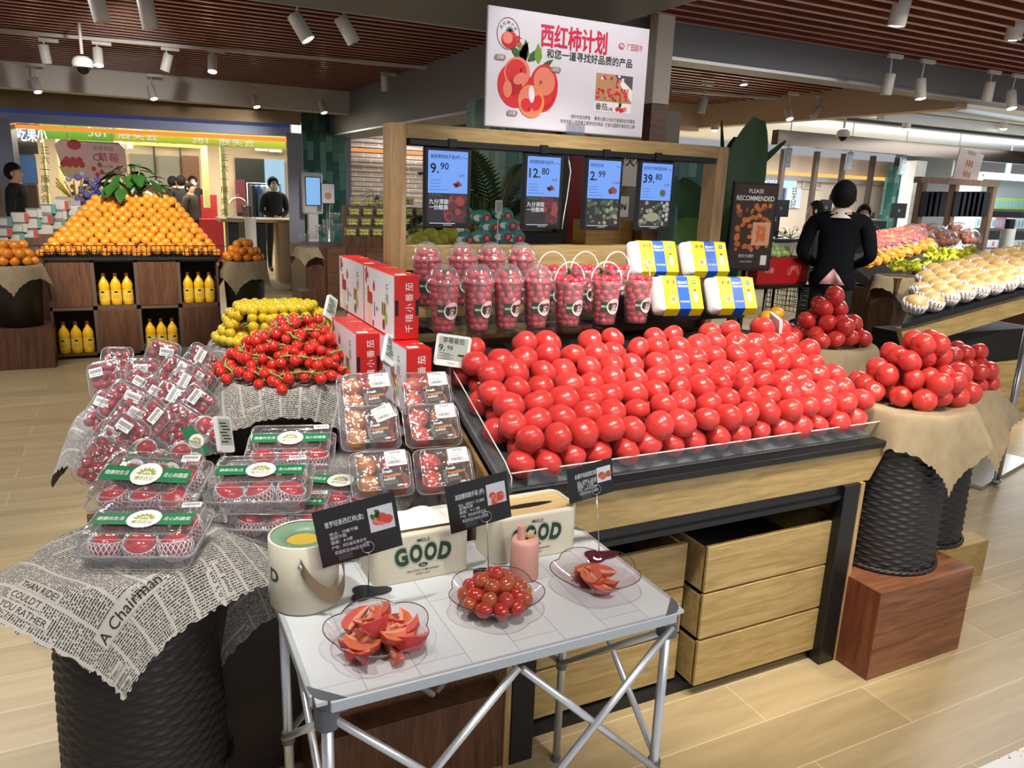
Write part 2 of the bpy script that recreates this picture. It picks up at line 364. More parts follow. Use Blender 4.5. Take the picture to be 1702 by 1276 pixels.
# ================================================================ the tomato bin
bn=thing('display_bin','large light-oak tomato display bin with black legs, clear walls and open drawers','display bin',(1.6,1.72,0))
O=Vector((1.6,1.72,0))
def W(mb): # world coordinates to the bin's local ones
    mb.v=[(p[0]-O.x,p[1]-O.y,p[2]) for p in mb.v]; return mb
fas=MB(); fm=Matrix(((1,0,0,0),(0,0,-1,1.745),(0,1,0,0),(0,0,0,1)))
fas.prism([(.95,.70),(2.29,.70),(2.365,.822),(.872,.822)],0,.03,0,fm)
fas.box((1.62,1.735,.70),(1.33,.012,.006),0); W(fas).build('fascia',oak,bn)
rim=MB(); rim.box((1.618,1.735,.833),(1.5,.07,.022),0,b=.003); 
W(rim).build('black_rim',black,bn)
for x in(.905,2.165):
    for y,d_ in((1.725,.05),(2.35,.07)):
        l=MB(); l.box((x+.03,y,.35),(.075,d_,.70),0,b=.002); W(l).build('leg',black,bn)
for x in(2.245,.885):
    p=MB(); p.box((x,2.04,.35),(.018,.68,.70),0); W(p).build('side_panel',oakz,bn)
cb=MB(); cb.box((1.57,1.735,.668),(1.2,.03,.06)); cb.box((1.57,1.735,.655),(1.2,.05,.012)); W(cb).build('crossbar',black,bn)
bk=MB(); bk.box((1.57,2.38,.36),(1.35,.012,.68)); bk.box((1.57,2.06,.015),(1.34,.56,.03)); bk.box((1.575,2.1,.28),(.012,.5,.5)); W(bk).build('carcass',blackm,bn)
def drawer(x0,x1,z0,z1,y):
    d=MB(); d.box(((x0+x1)/2,y+.008,(z0+z1)/2),(x1-x0,.016,z1-z0),0,b=.0015)
    d.box((x0+.006,y+.21,(z0+z1)/2-.006),(.012,.4,z1-z0-.012)); d.box((x1-.006,y+.21,(z0+z1)/2-.006),(.012,.4,z1-z0-.012)); d.box(((x0+x1)/2,y+.42,(z0+z1)/2-.006),(x1-x0,.012,z1-z0-.012)); d.box(((x0+x1)/2,y+.21,z0+.01),(x1-x0-.02,.4,.012),1)
    W(d).build('drawer',[oak,blackm],bn)
for z0,z1 in((.045,.212),(.222,.385),(.393,.556)):
    drawer(1.605,2.225,z0,z1,1.735)
for z0,z1 in((.045,.212),(.222,.385),(.393,.548)):
    drawer(.985,1.575,z0,z1,1.80)
q_=MB(); q_.add([(.872,1.75,.70),(.884,1.75,.70),(.884,2.34,.70),(.872,2.34,.70),(.872,1.75,.80),(.884,1.75,.80),(.884,2.34,1.03),(.872,2.34,1.03)],[(0,3,2,1),(4,5,6,7),(0,1,5,4),(1,2,6,5),(2,3,7,6),(3,0,4,7)]); W(q_).build('side_fascia',wood('side_oak','#b08a52','#8f6a38',1,1.2,.45),bn)
# sloping tray, clear walls
TY0,TY1,TZ0,TZ1=1.775,2.26,.845,1.055
tr=MB(); tr.add([(.885,TY0-.03,.84),(2.345,TY0-.03,.84),(2.345,2.3,1.065),(.885,2.3,1.065),(.885,TY0-.03,.825),(2.345,TY0-.03,.825),(2.345,2.3,1.05),(.885,2.3,1.05)],[(0,1,2,3),(7,6,5,4),(0,4,5,1),(1,5,6,2),(2,6,7,3),(3,7,4,0)])
tr.add([(.88,1.74,.822),(.892,1.74,.822),(.892,2.3,1.042),(.88,2.3,1.042),(.88,1.74,.842),(.892,1.74,.842),(.892,2.3,1.066),(.88,2.3,1.066)],[(0,3,2,1),(4,5,6,7),(0,1,5,4),(1,2,6,5),(2,3,7,6),(3,0,4,7)])
W(tr).build('tray',pm('tray_grey','#66696c',.3),bn)
fp=MB(); fp.box((1.615,1.742,.872),(1.455,.005,.062)); fp.box((1.615,1.742,.9035),(1.456,.006,.0015),1); W(fp).build('front_acrylic_wall',[acr,pm('acrylic_edge','#e8dcd8',.25)],bn)
for x in(.888,2.343):
    s=MB(); y0,y1=1.742,2.28; a,b_=.845,1.07; h=.066
    s.add([(x-.0025,y0,a),(x+.0025,y0,a),(x+.0025,y1,b_),(x-.0025,y1,b_),(x-.0025,y0,a+.045),(x+.0025,y0,a+.045),(x+.0025,y1,b_+h),(x-.0025,y1,b_+h)],[(0,3,2,1),(0,1,5,4),(1,2,6,5),(2,3,7,6),(3,0,4,7)])
    s.tube([(x,y0,a+.0),(x,y0,a+.047),(x,y0+.04,a+.075),(x,y1,b_+h)],.0022,5,1); W(s).build('side_acrylic_wall',[acr,MATS['acrylic_edge']],bn)
# raised back with two clear steps for cups
st=MB(); st.box((1.6,2.37,1.095),(1.46,.19,.02)); st.box((1.6,2.56,1.165),(1.46,.2,.02)); st.box((2.0,2.56,1.22),(.64,.2,.09)); W(st).build('back_deck',blackm,bn)
sa=MB()
for x0,x1 in((.9,1.2),(1.205,1.505)):
    sa.box(((x0+x1)/2,2.365,1.178),(x1-x0-.006,.17,.004)); sa.box(((x0+x1)/2,2.278,1.143),(x1-x0-.006,.004,.07)); sa.box(((x0+x1)/2,2.545,1.236),(x1-x0-.006,.17,.004)); sa.box(((x0+x1)/2,2.46,1.205),(x1-x0-.006,.004,.06))
W(sa).build('clear_step',acr,bn)
sd=MB(); sd.box((1.6,2.47,.9),(1.45,.4,.36)); sd.box((1.6,2.47,.4),(1.3,.3,.64)); W(sd).build('back_body',blackm,bn)
# ================================================================ display frame with four price screens
df=thing('price_display_stand','tall open light-oak frame at the back of the tomato bin holding price screens','display stand',(1.6,2.7,0))
O=Vector((1.6,2.7,0))
for x in(.873,2.315):
    q=MB(); q.box((x,2.72,.93),(.058,.09,1.845),0,b=.002); W(q).build('post',oakz,df)
q=MB(); q.box((1.594,2.72,1.828),(1.384,.09,.05),0,b=.002); W(q).build('top_rail',oak,df)
q=MB(); q.box((1.594,2.72,1.39),(1.384,.09,.09),0,b=.002); W(q).build('bottom_rail',oak,df)
q=MB(); q.box((1.594,2.72,1.1),(1.384,.03,.5),0); W(q).build('back_panel',oak,df)
q=MB(); q.box((1.59,2.69,1.792),(1.36,.05,.022),0,b=.003)
for x in(1.07,1.44,1.72,1.97): q.box((x,2.69,1.795),(.03,.06,.03))
W(q).build('screen_rail',black,df)
scr_blue=glow('screen_blue','#6f9df0',1.05); scr_pic=glow('screen_dark_picture','#2b2326',.55); scr_ink=pm('screen_ink','#10131c',.5)
g1=glow('screen_tomato_red','#a8443c',.7); g2=glow('screen_wine_red','#6b2730',.6); g3=glow('screen_leaf_green','#55704f',.6); g4=glow('screen_grey_green','#7d8a80',.6); g5=glow('screen_egg_cream','#b9b08f',.65); g6=glow('screen_white','#e8eef8',.9)
def screen(x0,x1,label,name,p1,p2,unit,kind):
    xc=(x0+x1)/2; t=thing('price_screen',label,'screen',(xc,2.675,1.64),0)
    h=.282; ww=x1-x0
    b=MB(); b.box((0,.006,0),(ww,.02,h),0,b=.004); b.box((0,.0,-h/2+.011),(.035,.014,.004),1); b.box((0,.012,h/2+.004),(.05,.012,.02)); b.build('bezel',[black,steel],t)
    m=FY(0,-.0045,0); s=MB(); s.box((0,0,.0),(ww-.026,h-.034,.001),2,M=m)
    s.quad([(-ww/2+.014,-.018,.001),(ww/2-.014,-.018,.001),(ww/2-.014,h/2-.013,.001),(-ww/2+.014,h/2-.013,.001)],0,m)
    def D(x,y,rx,ry,mi,z=.0016,rot=0): s.disc((x,y,z),rx,ry,mi,14,m,rot)
    L=-ww/2+.022
    s.text(name,(L,.108,.002),.011,1,m,'l',.012,wmax=ww-.065)
    s.tube([(ww/2-.036+i*.004,.106+.003*math.sin(i*1.2),.002) for i in range(6)],.0008,4,1,M=m)
    s.text(p1,(L,.068,.002),.034,1,m,'l',.02); wd=textdata(p1,.02); s.text(p2,(L+(wd[3]-wd[2])*.034/.72+.006,.076,.002),.024,1,m,'l',.012)
    s.text(unit,(ww/2-.05,.045,.002),.008,1,m,'l')
    for i in range(4): s.box((L+.02+(.012 if i>2 else 0),.027-i*.011,.0015),(.04 if i<3 else .07,.0012,.0002),1,M=m)
    rr=random.Random(name)
    if kind<2:
        for dx,dy,r in((0,0,.008),(.011,.001,.008),(-.009,.002,.006),(.004,.008,.007),(-.003,-.003,.007)): D(ww/2-.055+dx,.012+dy,r,r*.9,6 if dx>0 else 7)
    elif kind==2:
        for dx,dy,r in((0,0,.012),(.017,.001,.012),(.008,.008,.01)): D(ww/2-.055+dx,.012+dy,r,r,6 if dx>0 else 7,.0016+dx*.01)
    else: D(ww/2-.055,.012,.016,.015,9); D(ww/2-.055,.012,.011,.01,8,.0018)
    # lower picture
    y0,y1=-h/2+.02,-.02; x0_,x1_=-ww/2+.016,ww/2-.016
    def inside(x,r): return max(x0_+r,min(x1_-r,x))
    for i in range(26 if kind<2 else 60):
        r=rr.uniform(.008,.017) if kind<2 else rr.uniform(.004,.009)
        x=inside(rr.uniform(0 if kind<2 else x0_,x1_),r); y=max(y0+r*1.2,min(y1-r*1.2,rr.uniform(y0,y1)))
        mi=rr.choice((7,7,6)) if kind<2 else rr.choice((8,9,9,3,10) if kind==2 else (10,10,9,3))
        D(x,y,r,r*1.15,mi,.0013+i*.00001,rr.uniform(0,3))
    if kind<2:
        for i in range(8): D(inside(x0_+.006+i*.006,.004),y1-.004-(i%2)*.004,.005,.002,8,.0017,rr.uniform(0,3))
        s.text('九分清甜',(L-.004,-.048,.002),.0135,4,m,'l',.015); s.text('一份酸爽',(L-.004,-.068,.002),.0135,4,m,'l',.015)
    elif kind==3:
        D(-.01,-.085,.035,.018,10,.002); D(-.012,-.084,.026,.012,5,.0022)
        for i,ch in enumerate('今日营养'): s.text(ch,(ww/2-.026,-.035-i*.02,.0025),.013,4,m,'c')
        for i,ch in enumerate('每一餐'): s.text(ch,(ww/2-.044,-.04-i*.02,.0025),.011,4,m,'c')
    s.box((-.02,-h/2+.017,.0018),(ww*.55,.002,.0002),4,M=m)
    s.build('display_panel',[scr_blue,scr_ink,scr_pic,g3,g6,g5,g1,g2,g3,g4,g5],t)
screen(.966,1.146,'price screen showing 9.90, leftmost of the four in the oak frame','凝香樱桃随手装(杯)','9.','90','元/杯',0)
screen(1.361,1.531,'price screen showing 12.80, second from the left in the oak frame','清甜樱桃随手装(杯)','12.','80','元/杯',1)
screen(1.63,1.808,'price screen showing 2.99, third from the left in the oak frame','粉西红柿','2.','99','元/500克',2)
screen(1.884,2.063,'price screen showing 39.80, rightmost of the four in the oak frame','黄天鹅可生食鲜鸡蛋20枚装','39.','80','元/盒',3)
ca=MB(); ca.tube([(1.56,2.69,1.78),(1.575,2.69,1.72),(1.565,2.69,1.62),(1.555,2.69,1.55),(1.55,2.69,1.5)],.002,5)
tag(ca.build('power_cable',white),'thin white cable hanging beside the 12.80 screen','cable')
# ================================================================ the white tomato sign on the frame
sgx,sgw,sgh=1.566,.70,.408; sg=thing('sign_board','large white printed tomato sign standing on top of the oak frame','sign',(sgx,2.71,1.855))
bd=MB(); bd.box((0,.012,.012+sgh/2),(sgw,.012,sgh),0,b=.002); bd.build('board',pm('sign_white','#dcd9df',.35),sg)
fo=MB(); fo.box((.03,-.002,.022),(.075,.02,.04),0); fo.box((.03,.0,.002),(.08,.05,.003),0); fo.build('clear_foot',clear('foot_acrylic',(.8,.8,.86,1),.2,.6),sg)
red=pm('print_red','#d8282f',.45); red2=pm('print_red_deep','#b3161f',.45); blush=pm('print_salmon','#e8846a',.45); leafg=pm('print_leaf_green','#6f9a33',.45); leafd=pm('print_dark_green','#33602a',.45); taupe=pm('print_taupe','#9c8680',.45); wpr=pm('print_white','#f2efee',.45); cherry=pm('print_magenta_red','#cc1f47',.45); greyi=pm('print_grey_ink','#5a5556',.5); orange_p=pm('print_orange','#e8953a',.45); tanp=pm('print_tan','#b48f68',.45)
PR=[ink,red,red2,blush,leafg,leafd,taupe,wpr,cherry,greyi,orange_p,tanp,MATS['sign_white']]
s=MB(); m=FY(0,.0053,.012+sgh/2); s.quad([(-sgw/2+.004,-sgh/2+.004,0),(sgw/2-.004,-sgh/2+.004,0),(sgw/2-.004,sgh/2-.004,0),(-sgw/2+.004,sgh/2-.004,0)],12,m)
def D(x,y,rx,ry,mi,z=.0005,rot=0): s.disc((x,y,z),rx,ry,mi,28,m,rot)
def leaf(x,y,l,wd_,a,mi,z=.002):
    pts=[(0,-.1*wd_),(.3*l,-wd_/2),(.62*l,-wd_*.42),(l,0),(.62*l,wd_*.42),(.3*l,wd_/2),(0,.1*wd_)]
    s.add([(x+p*math.cos(a)-q*math.sin(a),y+p*math.sin(a)+q*math.cos(a),z) for p,q in pts],[tuple(range(7))],mi,False,m)
s.text('西红柿计划',(.01,.127,.001),.062,8,m,'c',.02,wmax=.288,fat=.0016); s.text('和您一道寻找好品质的产品',(.085,.068,.001),.025,0,m,'c',.0,wmax=.383,fat=.0006)
s.text('广园超市',(.283,.128,.001),.02,8,m,'c',.005,wmax=.075); s.tube([(.222+.013*math.cos(a*PI/8),.128+.010*math.sin(a*PI/8),.001) for a in range(0,15)],.0016,4,8,M=m); s.tube([(.212,.131,.001),(.218,.122,.001),(.222,.129,.001),(.227,.121,.001),(.231,.128,.001)],.0014,4,8,M=m)
# round emblem with a tomato
s.tube([(-.268+.045*math.cos(a*PI/20),.118+.053*math.sin(a*PI/20),.001) for a in range(-8,41-12+9)],.0011,4,0,M=m)
for i,ch in enumerate('西红柿计划'): a=PI*(.82-.16*i); s.text(ch,(-.268+.033*math.cos(a),.118+.037*math.sin(a),.001),.009,0,m,rot=a-PI/2)
D(-.262,.098,.034,.03,1,.001); D(-.27,.104,.02,.02,3,.0014); D(-.262,.092,.026,.022,2,.0012)
for i in range(6): leaf(-.262,.126,.018,.006,PI/2+(i-2.5)*.55,5)
for i in range(9): leaf(-.228+R.uniform(-.01,.01),.085+R.uniform(-.01,.03),.02,.004,R.uniform(-.2,1.3),1,.0016)
# the three big tomatoes
for i in range(5): leaf(-.205+R.uniform(-.02,.03),.033,.075,.03,PI*.5+(i-2)*.42,4 if i%2 else 5,.0008)
leaf(-.14,.03,.07,.032,PI*.52,4,.0009); leaf(-.125,.015,.06,.02,PI*.2,5,.0009)
D(-.115,-.055,.062,.085,1,.0016,-.1); D(-.112,-.03,.045,.05,3,.0019,.2); D(-.118,-.075,.05,.055,2,.0017); D(-.11,-.065,.042,.05,1,.0018)
D(-.235,-.055,.07,.078,1,.0022,.2); D(-.228,-.01,.052,.055,3,.0026,-.6); D(-.232,-.008,.042,.044,1,.0028,-.6); D(-.24,-.06,.035,.03,2,.003,.4); D(-.215,-.03,.03,.018,3,.0031,.5); D(-.265,-.07,.018,.03,3,.0031)
D(-.165,-.105,.055,.058,10,.0034,.3); D(-.167,-.105,.049,.052,3,.0036,.3); D(-.185,-.12,.022,.025,1,.0038,.6); D(-.142,-.11,.02,.03,1,.0038,-.4); D(-.165,-.08,.012,.03,7,.0039,.1)
for x,y in((-.212,.0),(-.128,-.035),(-.172,-.135)): s.tube([(x+.004*math.cos(a*PI/5),y+.005*math.sin(a*PI/5),.0043) for a in range(10)],.0009,4,0,closed=True,M=m)
for x,y,t_ in((-.298,.036,'沙瓤'),(-.067,.015,'味浓'),(-.243,-.152,'汁满')):
    s.add([(x+p,y+q,.0045) for p,q in rrect(.044,.018,.008)],[tuple(range(24))],6,False,m); s.text(t_,(x,y,.005),.009,7,m)
# inset photo of a tomato stall
x0,x1,y0,y1=.115,.285,-.118,.022
s.quad([(x0,y0,.001),(x1,y0,.001),(x1,y1,.001),(x0,y1,.001)],7,m); s.quad([(x0,-.08,.0012),(x1,-.08,.0012),(x1,y1,.0012),(x0,y1,.0012)],11,m); s.quad([(.22,-.005,.0014),(x1,-.04,.0014),(x1,.022,.0014),(.2,.022,.0014)],9,m); s.quad([(.225,-.012,.0015),(x1,-.075,.0015),(x1,-.03,.0015),(.235,.006,.0015)],7,m)
for i in range(60): D(R.uniform(x0+.006,.265),R.uniform(-.076,-.02),.005,.005,R.choice((1,1,3,10,2)),.0016+i*1e-5)
for i in range(14): D(R.uniform(.14,.24),R.uniform(-.015,.018),.006,.005,R.choice((8,7,10)),.0018+i*1e-5)
s.text('番茄',(.145,-.1,.002),.02,0,m,'c',.01); s.text('口味',(.185,-.107,.002),.011,0,m)
for i in range(5): D(.22+i*.009,-.104+R.uniform(-.004,.004),.009,.008,R.choice((1,3)),.0021+i*1e-5)
leaf(.225,-.1,.03,.01,1.,4,.0024); leaf(.235,-.098,.03,.01,1.9,4,.0024)
s.text('倾听市民的声音    ·秉承大家认为好才是真的好的理念',(.31,-.146,.001),.0115,9,m,'r',wmax=.30); s.text('寻找市民心底里真正需求的好商品  打造北国超市亲民好口碑',(.31,-.166,.001),.0115,9,m,'r',wmax=.345)
s.build('print',PR,sg)
# ================================================================ tomatoes in the bin
def tom_mat(name,c1,c2,rough=.24,rnd=.1,bloom=.12):
    m,nt,b=mk(name); L=nt.links; tc=N(nt,'ShaderNodeTexCoord'); no=N(nt,'ShaderNodeTexNoise'); no.inputs['Scale'].default_value=14; no.inputs['Detail'].default_value=2; L.new(tc.outputs['Object'],no.inputs['Vector'])
    oi=N(nt,'ShaderNodeObjectInfo'); ad=N(nt,'ShaderNodeMath',operation='MULTIPLY_ADD'); L.new(oi.outputs['Random'],ad.inputs[0]); ad.inputs[1].default_value=.55; 
    m5=N(nt,'ShaderNodeMath',operation='MULTIPLY',i_1=.5); L.new(no.outputs['Fac'],m5.inputs[0]); L.new(m5.outputs[0],ad.inputs[2])
    mx=N(nt,'ShaderNodeMixRGB'); mx.inputs[1].default_value=hx(c1); mx.inputs[2].default_value=hx(c2); L.new(ad.outputs[0],mx.inputs[0])
    L.new(mx.outputs[0],b.inputs['Base Color']); b.inputs['Roughness'].default_value=rough; b.inputs['Specular IOR Level'].default_value=.55; b.inputs['Coat Weight'].default_value=bloom; b.inputs['Coat Roughness'].default_value=.12
    b.inputs['Sheen Weight'].default_value=.05; MATS[name]=m; return m
tomm=tom_mat('tomato_skin','#d13e3b','#c5332c',.27); scar=pm('stem_scar','#a4693c',.7)
def tomato_mesh(seed,lob=5,amp=.02,flat=.84,nu=20,nv=14):
    r=random.Random(seed); ph0=r.uniform(0,6); ex=r.uniform(-.03,.03)
    def f(th,ph):
        s=math.sin(ph); k=1+amp*s*math.cos(lob*th+ph0)+ex*math.cos(2*th)
        k*=1-.2*math.exp(-(ph/.28)**2)-.05*math.exp(-((PI-ph)/.25)**2); return k
    mb=MB(); mb.ball((0,0,0),(1,1,flat),nu,nv,0,None,f); mb.disc((0,0,flat*.8+.004),.09,.09,1,8); return mb.mesh('tomato',[tomm,scar])
TOM=[tomato_mesh(i,R.choice((4,5,6,7)),R.uniform(.008,.03),R.uniform(.78,.92)) for i in range(6)]
def rot3(r): return (r.uniform(0,6.28),r.uniform(0,6.28),r.uniform(0,6.28))
rt_=random.Random(21); nt_=0
LB='large pinkish-red tomato heaped in the clear-walled bin under the price screens'; GB='tomatoes heaped in the bin'
sl=(1.065-.84)/(2.3-1.745); nrm=Vector((0,-sl,1)).normalized(); tan_=Vector((0,1,sl)).normalized()
for lay in range(2):
    rows=7 if lay==0 else 7
    for j in range(rows):
        n=17 if (j+lay)%2==0 else 16
        for i in range(n):
            r=rt_.uniform(.041,.0495)
            x=.934+(i+(.36 if (j+lay)%2 else 0))*.0875+rt_.uniform(-.008,.008)
            s=.056+j*.0745+lay*.026+rt_.uniform(-.007,.007)
            p=Vector((x,1.75,.845))+tan_*s+nrm*(.041+lay*(.058+s*.035)+rt_.uniform(-.004,.01))
            if lay==1 and (j==6 and i%3==1): continue
            if x>2.312: continue
            x=max(x,.932 if lay==0 else .928)
            up=rt_.random()<.5
            place('tomato',TOM[nt_%6],p,(rt_.gauss(PI if up else 0,.5),rt_.gauss(0,.5),rt_.uniform(0,6.28)),(r,r,r),LB,'tomato',GB); nt_+=1
# ================================================================ folding table
tx0,tx1,ty0,ty1,tz=.235,1.065,1.195,1.695,.75
tb=thing('folding_table','small white folding table with silver cross-braced legs carrying the tasting samples','table',(.65,1.45,0)); O=Vector((.65,1.45,0))
def tabletop():
    m,nt,b=mk('white_plank_print'); L=nt.links; g=N(nt,'ShaderNodeTexCoord'); mp=N(nt,'ShaderNodeMapping'); mp.inputs['Rotation'].default_value=(0,0,PI/2); L.new(g.outputs['Object'],mp.inputs[0])
    br=N(nt,'ShaderNodeTexBrick'); br.inputs['Scale'].default_value=1; br.inputs['Brick Width'].default_value=.42; br.inputs['Row Height'].default_value=.105; br.inputs['Mortar Size'].default_value=.0008
    br.inputs['Color1'].default_value=hx('#cfd2d3'); br.inputs['Color2'].default_value=hx('#c6cacc'); br.inputs['Mortar'].default_value=hx('#8f9598'); L.new(mp.outputs[0],br.inputs[0]); L.new(br.outputs[0],b.inputs['Base Color']); b.inputs['Roughness'].default_value=.28; return m
t=MB(); t.box((.65,1.445,tz-.004),(tx1-tx0-.012,ty1-ty0-.012,.008),0); W(t).build('tabletop',tabletop(),tb)
t=MB()
for (x,y,dx,dy) in((.65,ty0+.004,tx1-tx0-.06,.012),(.65,ty1-.004,tx1-tx0-.06,.012),(tx0+.004,1.445,.012,ty1-ty0-.06),(tx1-.004,1.445,.012,ty1-ty0-.06)): t.box((x,y,tz-.011),(dx,dy,.024),0,b=.002)
W(t).build('rim_profile',alum_rim,tb)
for sx,sy_ in((-1,-1),(1,-1),(-1,1),(1,1)):
    c=MB(); x=.65+sx*(tx1-tx0)/2; y=1.445+sy_*(ty1-ty0)/2
    pts=[(x-sx*.062,y),(x-sx*.0,y-0)] ; arc=[(x-sx*.05+sx*.05*math.sin(a*PI/12),y-sy_*.05+sy_*.05*math.cos(a*PI/12)) for a in range(7)]
    poly=arc+[(x,y-sy_*.062),(x-sx*.062,y)]
    if sx*sy_>0: poly=poly[::-1]
    c.prism(poly,tz-.026,tz+.0012,0); c.cyl((x-sx*.03,y-sy_*.03,tz-.045),.024,.045,12,0)
    c.cyl((x-sx*.03,y-sy_*.05,tz-.05),.005,.012,8,1,Matrix.Translation((0,0,0)));
    W(c).build('corner_bracket',[greyp,steel],tb)
lx0,lx1,ly0,ly1=tx0+.03,tx1-.03,ty0+.03,ty1-.03
for x,y in((lx0,ly0),(lx1,ly0),(lx0,ly1),(lx1,ly1)):
    l=MB(); l.tube([(x,y,tz-.05),(x,y,.012)],.0115,10); l.cyl((x,y,.008),.014,.016,10,1); l.cyl((x,y,.33),.016,.03,10,1); W(l).build('leg',[alum,greyp],tb)
xm=(lx0+lx1)/2
def brace(a,b):
    l=MB(); l.tube([a,b],.0085,8); W(l).build('brace',alum,tb)
for y in(ly0,ly1):
    o=-.012 if y==ly0 else .012
    for xa,xb in((lx0,xm),(xm,lx1)):
        brace((xa+.01,y+o,tz-.05),(xb-.004,y+o,.33)); brace((xb-.004,y+o*1.9,tz-.035),(xa+.01,y+o*1.9,.33))
for x in(lx0,lx1):
    brace((x-.01,ly0,tz-.06),(x-.01,ly1,.33)); brace((x+.012,ly1,tz-.06),(x+.012,ly0,.33))
for y in (ly0,):
    brace((.335,y+.16,tz-.03),(.47,y+.16,.6)); brace((.47,y+.15,.6),(.62,y+.16,tz-.03))
# ---------------- cream bin with lid and strap
bb=thing('countertop_bin','round cream countertop bin with green lid ring and brown strap handle','bin',(.297,1.565,.7515))
rb=.074; hb=.158
b=MB(); b.lathe([(0,.002),(rb-.004,.0),(rb,.004),(rb,hb-.003),(rb-.002,hb),(rb-.005,hb-.002)],40,0); b.build('body',cream,bb)
b=MB(); b.lathe([(rb-.005,hb-.004),(rb-.012,hb-.006),(.038,hb-.009),(.036,hb-.02)],40,0); b.build('lid_ring',pm('sage_green','#7c9a80',.4),bb)
b=MB(); b.lathe([(.036,hb-.018),(.02,hb-.022),(0,hb-.024)],30,0); b.build('swing_flap',pm('mustard','#c8a93e',.4),bb)
b=MB(); pts=[]
for i in range(17):
    t_=i/16; a=math.radians(-106+98*t_); z=.118-.075*math.sin(PI*t_)**.9; q=rb+.002+.018*math.sin(PI*t_); pts.append(Vector((q*math.cos(a),q*math.sin(a),z)))
vs=[];fs=[]
for i,p in enumerate(pts):
    for dz in(-.018,.018): vs.append(p+Vector((0,0,dz)))
    for dz in(.018,-.018): q=p.copy(); q.x*=1.03; q.y*=1.03; vs.append(q+Vector((0,0,dz)))
for i in range(16):
    for k in range(4): fs.append((i*4+k,i*4+(k+1)%4,(i+1)*4+(k+1)%4,(i+1)*4+k))
fs+=[(3,2,1,0),(64,65,66,67)]; b.add(vs,fs,0); sb=b.build('strap',pm('brown_strap','#86715a',.55),bb)
r_=MB()
for p in(pts[0],pts[-1]): r_.ball((p.x*1.06,p.y*1.06,p.z),.006,10,6,0)
r_.build('rivet',steel,sb)
b=MB(); mm=lambda p:( (rb+.0006)*math.cos(-2.75+p[0]/rb),(rb+.0006)*math.sin(-2.75+p[0]/rb),p[1]); b.text('D',(0,.085,0),.03,0,map=mm,bold=.03); b.build('lettering',pm('dark_green_print','#24402f',.5),bb)
# ---------------- tissue boxes printed GOOD
dgr=pm('dark_green_print','#24402f',.5); bam=wood('bamboo','#e2c893','#cfae72',0,1.5,.4)
def goodbox(name,x,y,label,tissue):
    t=thing(name,label,'tissue box',(x,y,.7515)); w_,d_,h_=.236,.125,.110
    b=MB(); po=rrect(w_,d_,.022,6); b.prism(po,0,h_,0,sm=True); n=len(po); inn=rrect(w_-.01,d_-.01,.018,6)
    b.add([(p[0],p[1],h_+.012) for p in po]+[(p[0],p[1],h_+.012) for p in inn]+[(p[0],p[1],h_) for p in po]+[(p[0],p[1],h_+.003) for p in inn],[(i,(i+1)%n,n+(i+1)%n,n+i) for i in range(n)]+[(2*n+i,2*n+(i+1)%n,(i+1)%n,i) for i in range(n)]+[(n+i,n+(i+1)%n,3*n+(i+1)%n,3*n+i) for i in range(n)],0,True)
    b.build('box_body',cream,t)
    b=MB(); b.prism(inn,h_-.004,h_+.005,0); b.build('lid',bam,t)
    b=MB(); b.add([(.075*math.cos(a*PI/8),.012*math.sin(a*PI/8),h_+.0058) for a in range(16)],[tuple(range(16))],0); b.build('slot',blackm,t)
    b=MB(); m=FY(0,-d_/2-.0006,h_/2); b.text('·MEILE·',(0,.045,0),.009,0,m,bold=.015)
    for i,ch in enumerate('GOOD'):
        dx=(i-1.5)*.036; a=-(i-1.5)*.12; yy=.014-abs(i-1.5)**2*.0022; b.text(ch,(dx,yy,.0),.046,1,m,bold=.085,rot=a,wmax=.036); b.text(ch,(dx,yy,.0005),.042,0,m,bold=.05,rot=a,wmax=.031)
    b.add([(.012*math.cos(a*PI/8),-.018+.0055*math.sin(a*PI/8),0) for a in range(16)],[tuple(range(16))],0,False,m); b.text('Plus',(0,-.018,.0004),.005,2,m,bold=.02); b.text('BEAUTIFUL ATMOSPHERE',(0,-.031,0),.005,0,m,bold=.01); b.text('EVERY DAY',(0,-.04,0),.005,0,m,bold=.01)
    b.build('lettering',[dgr,pm('pale_green_outline','#b9c4ac',.5),cream],t)
    if tissue:
        rr=random.Random(3)
        g=MB(); g.grid(lambda u,v:((u-.5)*.2,(v-.5)*.085,h_+.012+.03*math.sin(u*PI)*math.sin(v*PI)+.004*math.sin(u*17+v*6)*math.sin(v*PI)),26,14); g.build('tissue',pm('tissue_paper','#f2f1ee',.8,bump=.2),t)
    return t
goodbox('tissue_box',.568,1.615,'cream GOOD tissue box with white tissue on top, next to the round bin',True)
goodbox('tissue_box',.866,1.61,'cream GOOD tissue box with bare bamboo lid, behind the pink toothpick holder',False)
# ---------------- toothpick holder
tp=thing('toothpick_holder','small pink toothpick holder with a stubby neck, standing before a tissue box','toothpick holder',(.795,1.475,.7515))
pk=pm('pink_plastic','#e2a79a',.4); b=MB(); b.lathe([(0,.0),(.033,0),(.035,.004),(.033,.088),(.03,.099),(.012,.1)],28,0); b.build('body',pk,tp); b=MB(); b.cyl((-.013,-.004,.117),.0095,.035,14,0); b.build('neck',pk,tp); b=MB(); b.disc((.012,.0,.1008),.012,.012,0,16); b.build('opening',pm('holder_inside','#b08a4a',.7),tp)
for i in range(3):
    b=MB(); q=random.Random(i); b.tube([(.012+q.uniform(-.006,.006),q.uniform(-.005,.005),.06),(.014+q.uniform(-.012,.012),q.uniform(-.01,.01),.118)],.0009,5); tag(b.build('toothpick',pm('pale_pick','#dcd2bd',.6),None,tuple(tp.location)),'pale wooden toothpick sticking out of the pink holder','toothpick','toothpicks in the pink holder')
